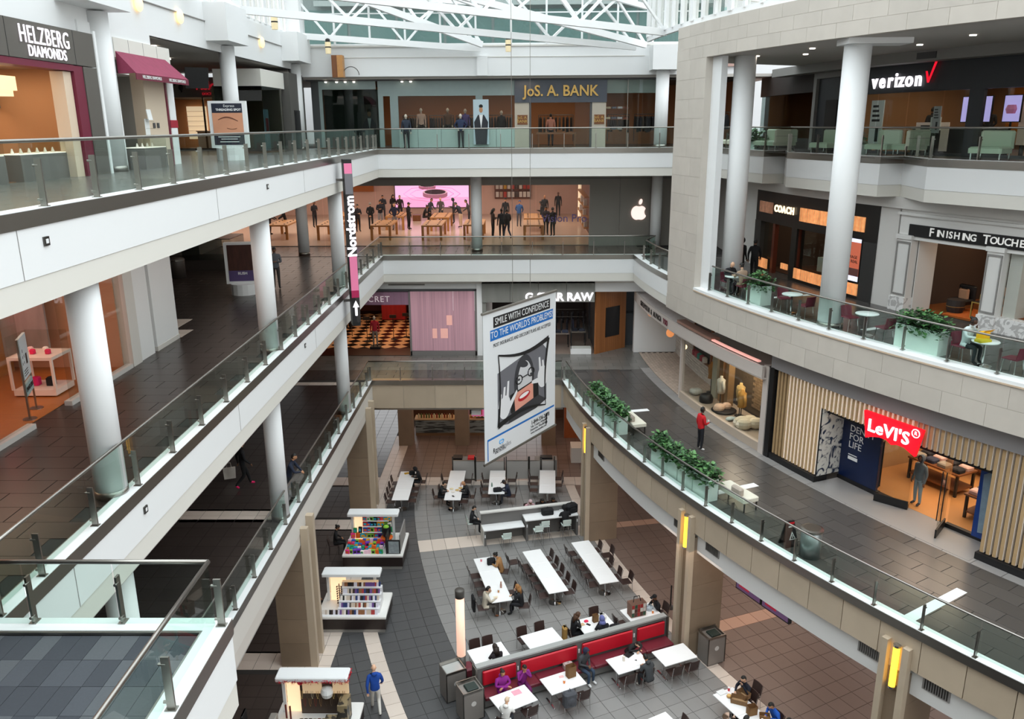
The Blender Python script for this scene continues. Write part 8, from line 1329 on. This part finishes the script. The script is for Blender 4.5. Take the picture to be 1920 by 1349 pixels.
for j in range(5):
    y = -b+.12+j*.22; z = .72+j*.17; x0 = -a+.15 if j == 0 else -.55; MB().box(x0, a-.25, y-.09, y+.13, .7, z).build('tray_step', tr, k2); n_ = 26 if j == 0 else 20
    for i in range(n_): tag(inst(cm_[rk.choice(casec)], 'phone_case', None, (c2.x+x0+.08+i*(a-.25-x0-.12)/n_, c2.y+y+.02, z), (-.35, 0, rk.uniform(-.1, .1))), 'phone case standing in a tray of the accessory kiosk', 'phone case', 'cases on the accessory kiosk')
    for i in range(12): MB().box(x0+.05+i*(a-.3-x0)/12, x0+.065+i*(a-.3-x0)/12, y-.1, y-.085, z-.1, z+.02).build('price_clip', white, k2)
o = thing('sunglasses_tree', 'slim rotating rack of sunglasses at the left of the accessory kiosk', 'rack', (c2.x-a+.75, c2.y-.15, .7)); MB().tube([(0, 0, 0), (0, 0, 1.0)], .02, 6).build('pole', black, o)
for j in range(8):
    for s in (-1, 1): MB().box(s*.06-.05*(s < 0), s*.06+.05*(s > 0), -.03, .0, .15+j*.1, .19+j*.1).box(s*.02, s*.1, -.02, .0, .2+j*.1, .21+j*.1).build('sunglasses', mat('shade_brown', '3a1c18', .3), o)
person('sit_lap', (-8.25, 28.45, .05), 10, 'clerk in navy with orange sleeves behind the stone pillar', '1a2038', '1c1c22', skin=2, hair='short'); chair(-8.3, 28.45, 10, 'dark chair under the clerk of the accessory kiosk')
k3, a, b, cy = kiosk(-7.75, -5.15, 20.75, 22.5, 'jewellery kiosk with red tinsel around its white canopy', '', 2.15, .35); c3 = V3((-6.45, 21.625, 0)); tin = MB(); rt = random.Random(3)
for i in range(420):
    t = rt.random()*2.9; x = -1.13+min(t, 2.2); y = cy-.28 if t < 2.2 else cy-.28+(t-2.2)*.8; q = V3((x-.05, y, 2.1+rt.uniform(-.06, .04))); d = V3((rt.uniform(-1, 1), rt.uniform(-1, 1), rt.uniform(-1, 1))).normalized()*.06; e = V3((rt.uniform(-1, 1), rt.uniform(-1, 1), rt.uniform(-1, 1))).normalized()*.012; tin.add([q-d-e, q-d+e, q+d], [(0, 1, 2)])
o = tin.build('tinsel', mat('tinsel_red', 'c01830', .3, .4), k3); o['kind'] = 'stuff'
MB().box(-.55, a-.5, cy+.0, cy+.08, .7, 2.0).build('back_panel', mat('back_brown', '4a3a30', .5), k3); MB().box(-.45, .15, cy-.06, cy, 1.5, 1.95).box(.5, 1.0, cy-.06, cy, 1.5, 1.95).build('lit_bar', mat('warm_back', 'e8c8a0', .5, emit=.35), k3)
ck3 = ['8a6a40', '3a2a20', 'c8a868', '5a4a3a', 'b0a890', '7a2a20']; nm_ = {c: MB().tube([(-.03, 0, 0), (-.025, 0, -.2), (0, 0, -.26), (.025, 0, -.2), (.03, 0, 0)], .008, 5).ball((0, 0, -.27), .02, .012, .025, 6, 4).mesh('necklace', cloth(c)) for c in ck3}
for i in range(18): tag(inst(nm_[rk.choice(ck3)], 'necklace', None, (c3.x-.48+i*.083, c3.y+cy-.1, 1.62-(i % 2)*.28)), 'brown necklace hanging on the jewellery kiosk', 'necklace', 'necklaces on the jewellery kiosk')
camo = mat2('camo', '8a7a5c', '2a2620', 4.5, .46, .52)
MB().box(.75, 1.05, -.3, cy-.05, .7, 1.5).box(a-.9, a-.55, -b+.1, -.3, .7, 1.2).build('camo_cover', camo, k3); MB().lathe((.32, cy-.08, 1.35), [(.02, 0), (.16, .08), (.2, .22), (.16, .36), (.02, .42)], 14).build('round_mirror', white, k3)
for i in range(9): tag(MB().rbox((c3.x-.45+i*.14, c3.y-.15, .82), (.12, .2, .1), .02).build('jewel_box', cloth(rk.choice(ck3))), 'small brown box in the front row of the jewellery kiosk', 'box', 'boxes on the jewellery kiosk')
for i in range(8): tag(MB().rbox((c3.x-.5+i*.16, c3.y-.5, .79), (.13, .22, .09), .02).build('jewel_box', cloth(rk.choice(ck3))), 'small brown box in the front row of the jewellery kiosk', 'box', 'boxes on the jewellery kiosk')
for i, (x, h) in enumerate(((-.95, .55), (-.82, .5))): tag(MB().lathe((c3.x+x, c3.y+.05, .71), [(.03, 0), (.03, h)], 8).build('wooden_stick', cloth('6a2a20')), 'tall red-brown stick on the jewellery kiosk, %s one' % ('left', 'right')[i], 'stick')
tag(MB().rbox((c3.x-.95, c3.y-.35, .85), (.4, .3, .28), .03).build('white_box', cloth('e8e0d8')), 'white box at the left front of the jewellery kiosk', 'box'); tag(MB().rbox((c3.x-1.25, c3.y-.3, .9), (.22, .3, .5), .02).build('striped_box', mat('stripe_grey', '8a8680', .5)), 'striped grey box at the left corner of the jewellery kiosk', 'box'); tag(MB().ball((c3.x-.5, c3.y+.25, 1.95), .1, .06, .12, 10, 6).build('red_bow', mat('tinsel_red', 'c01830', .3, .4)), 'bright red bow under the tinsel of the jewellery kiosk', 'bow')
o = thing('clerk_chair', 'black padded chair to the left of the jewellery kiosk', 'chair', (-8.5, 21.6, 0), -PI/2); MB().rbox((0, 0, .48), (.45, .45, .08), .03).build('seat', black, o); MB().rbox((0, -.22, .8), (.45, .07, .5), .03).build('backrest', black, o)
for x in (-.18, .18):
    for y in (-.18, .18): MB().tube([(x, y, .45), (x*1.15, y*1.15, 0)], .013, 6).build('leg', chrome, o)
# ---------------------------------------------------------------- food counter at the far end of the ground floor
fc = thing('food_counter', 'long food counter with patterned grey front and pale wooden top at the far end', 'counter', (-4.3, 48.3, 0)); MB().box(-2.3, 2.2, -.3, .4, .2, 1.05).build('front', mat2('wave_front', '8a9494', '3a4042', 2.2, .47, .56, .4, stretch=(.6, 1, 5)), fc); MB().box(-2.35, 2.25, -.36, .45, 1.05, 1.12).build('top', mat('pale_wood', 'c8a880', .5), fc); MB().box(-2.3, 2.2, -.25, .35, 0, .2).build('plinth', mat('plinth_tan', '8a6a4c', .5), fc)
for i in range(14): tag(MB().lathe((-6.4+i*.16, 48.2, 1.12), [(.05, 0), (.05, .22), (.03, .28)], 8).build('jar', cloth(rk.choice(['b8862e', '7a4a2a', 'c8c0a0', '5a6a3a', '8a3a2a']))), 'jar or bottle standing on the far food counter', 'jar', 'jars on the far food counter')
for i in range(8): tag(MB().rbox((-4.0+i*.22, 48.25, 1.2), (.18, .2, .14), .04).build('pastry', cloth(rk.choice(['c88a48', 'a8642e', 'd8a868']))), 'pastry in the far food counter', 'pastry', 'pastries on the far food counter')
o = thing('menu_screen', 'pink and violet menu screen standing on the far food counter', 'screen', (-2.55, 48.2, 1.12)); MB().box(-.6, .6, -.03, .03, .05, .75).build('bezel', white, o); MB().box(-.55, .55, -.035, -.03, .1, .7).build('screen', mat('menu_pink', 'c86a9a', .4, emit=.6), o); MB().box(-.3, .1, -.04, -.035, .2, .55).build('picture', mat('menu_red', 'b01a3c', .4, emit=.4), o); MB().box(-.3, .3, -.1, .1, 0, .05).build('stand', black, o)
o = thing('sound_box', 'white speaker box hanging under the slab over the far counter', 'speaker', Yp(893, 772, 40.3)); MB().rbox((0, 0, 0), (.5, .3, .28), .05).build('body', white, o); MB().box(-.32, -.25, -.05, .05, -.1, .35).build('bracket', black, o)
struct(MB().box(-7.2, -1.8, 51.2, 51.4, 0, 4.75).box(1.5, 10, 51.2, 51.4, 0, 4.75), 'wall_back', mat('food_wall', '5a3a28', .6)); area('shop_lamp', (-4.3, 49.8, 4.0), 4, 1.5, 60, (1, .65, .4)); MB_ = MB().box(2.6, 5.5, 47.6, 47.9, 0, 4.7).build('wooden_wall', mat('amber_wood', 'a05428', .5, noise=.2, nscale=3)); tag(MB_, 'orange-brown wooden wall behind the far lit pillar', 'wall panel')
o = thing('stair_block', 'pale stepped block in front of the orange-brown wall', 'steps', (3.4, 44.2, 0)); MB().box(-.6, .2, -.5, .5, 0, .9).build('low_block', offw, o); MB().box(.2, 1.4, -.5, .5, 0, 1.4).build('high_block', offw, o)
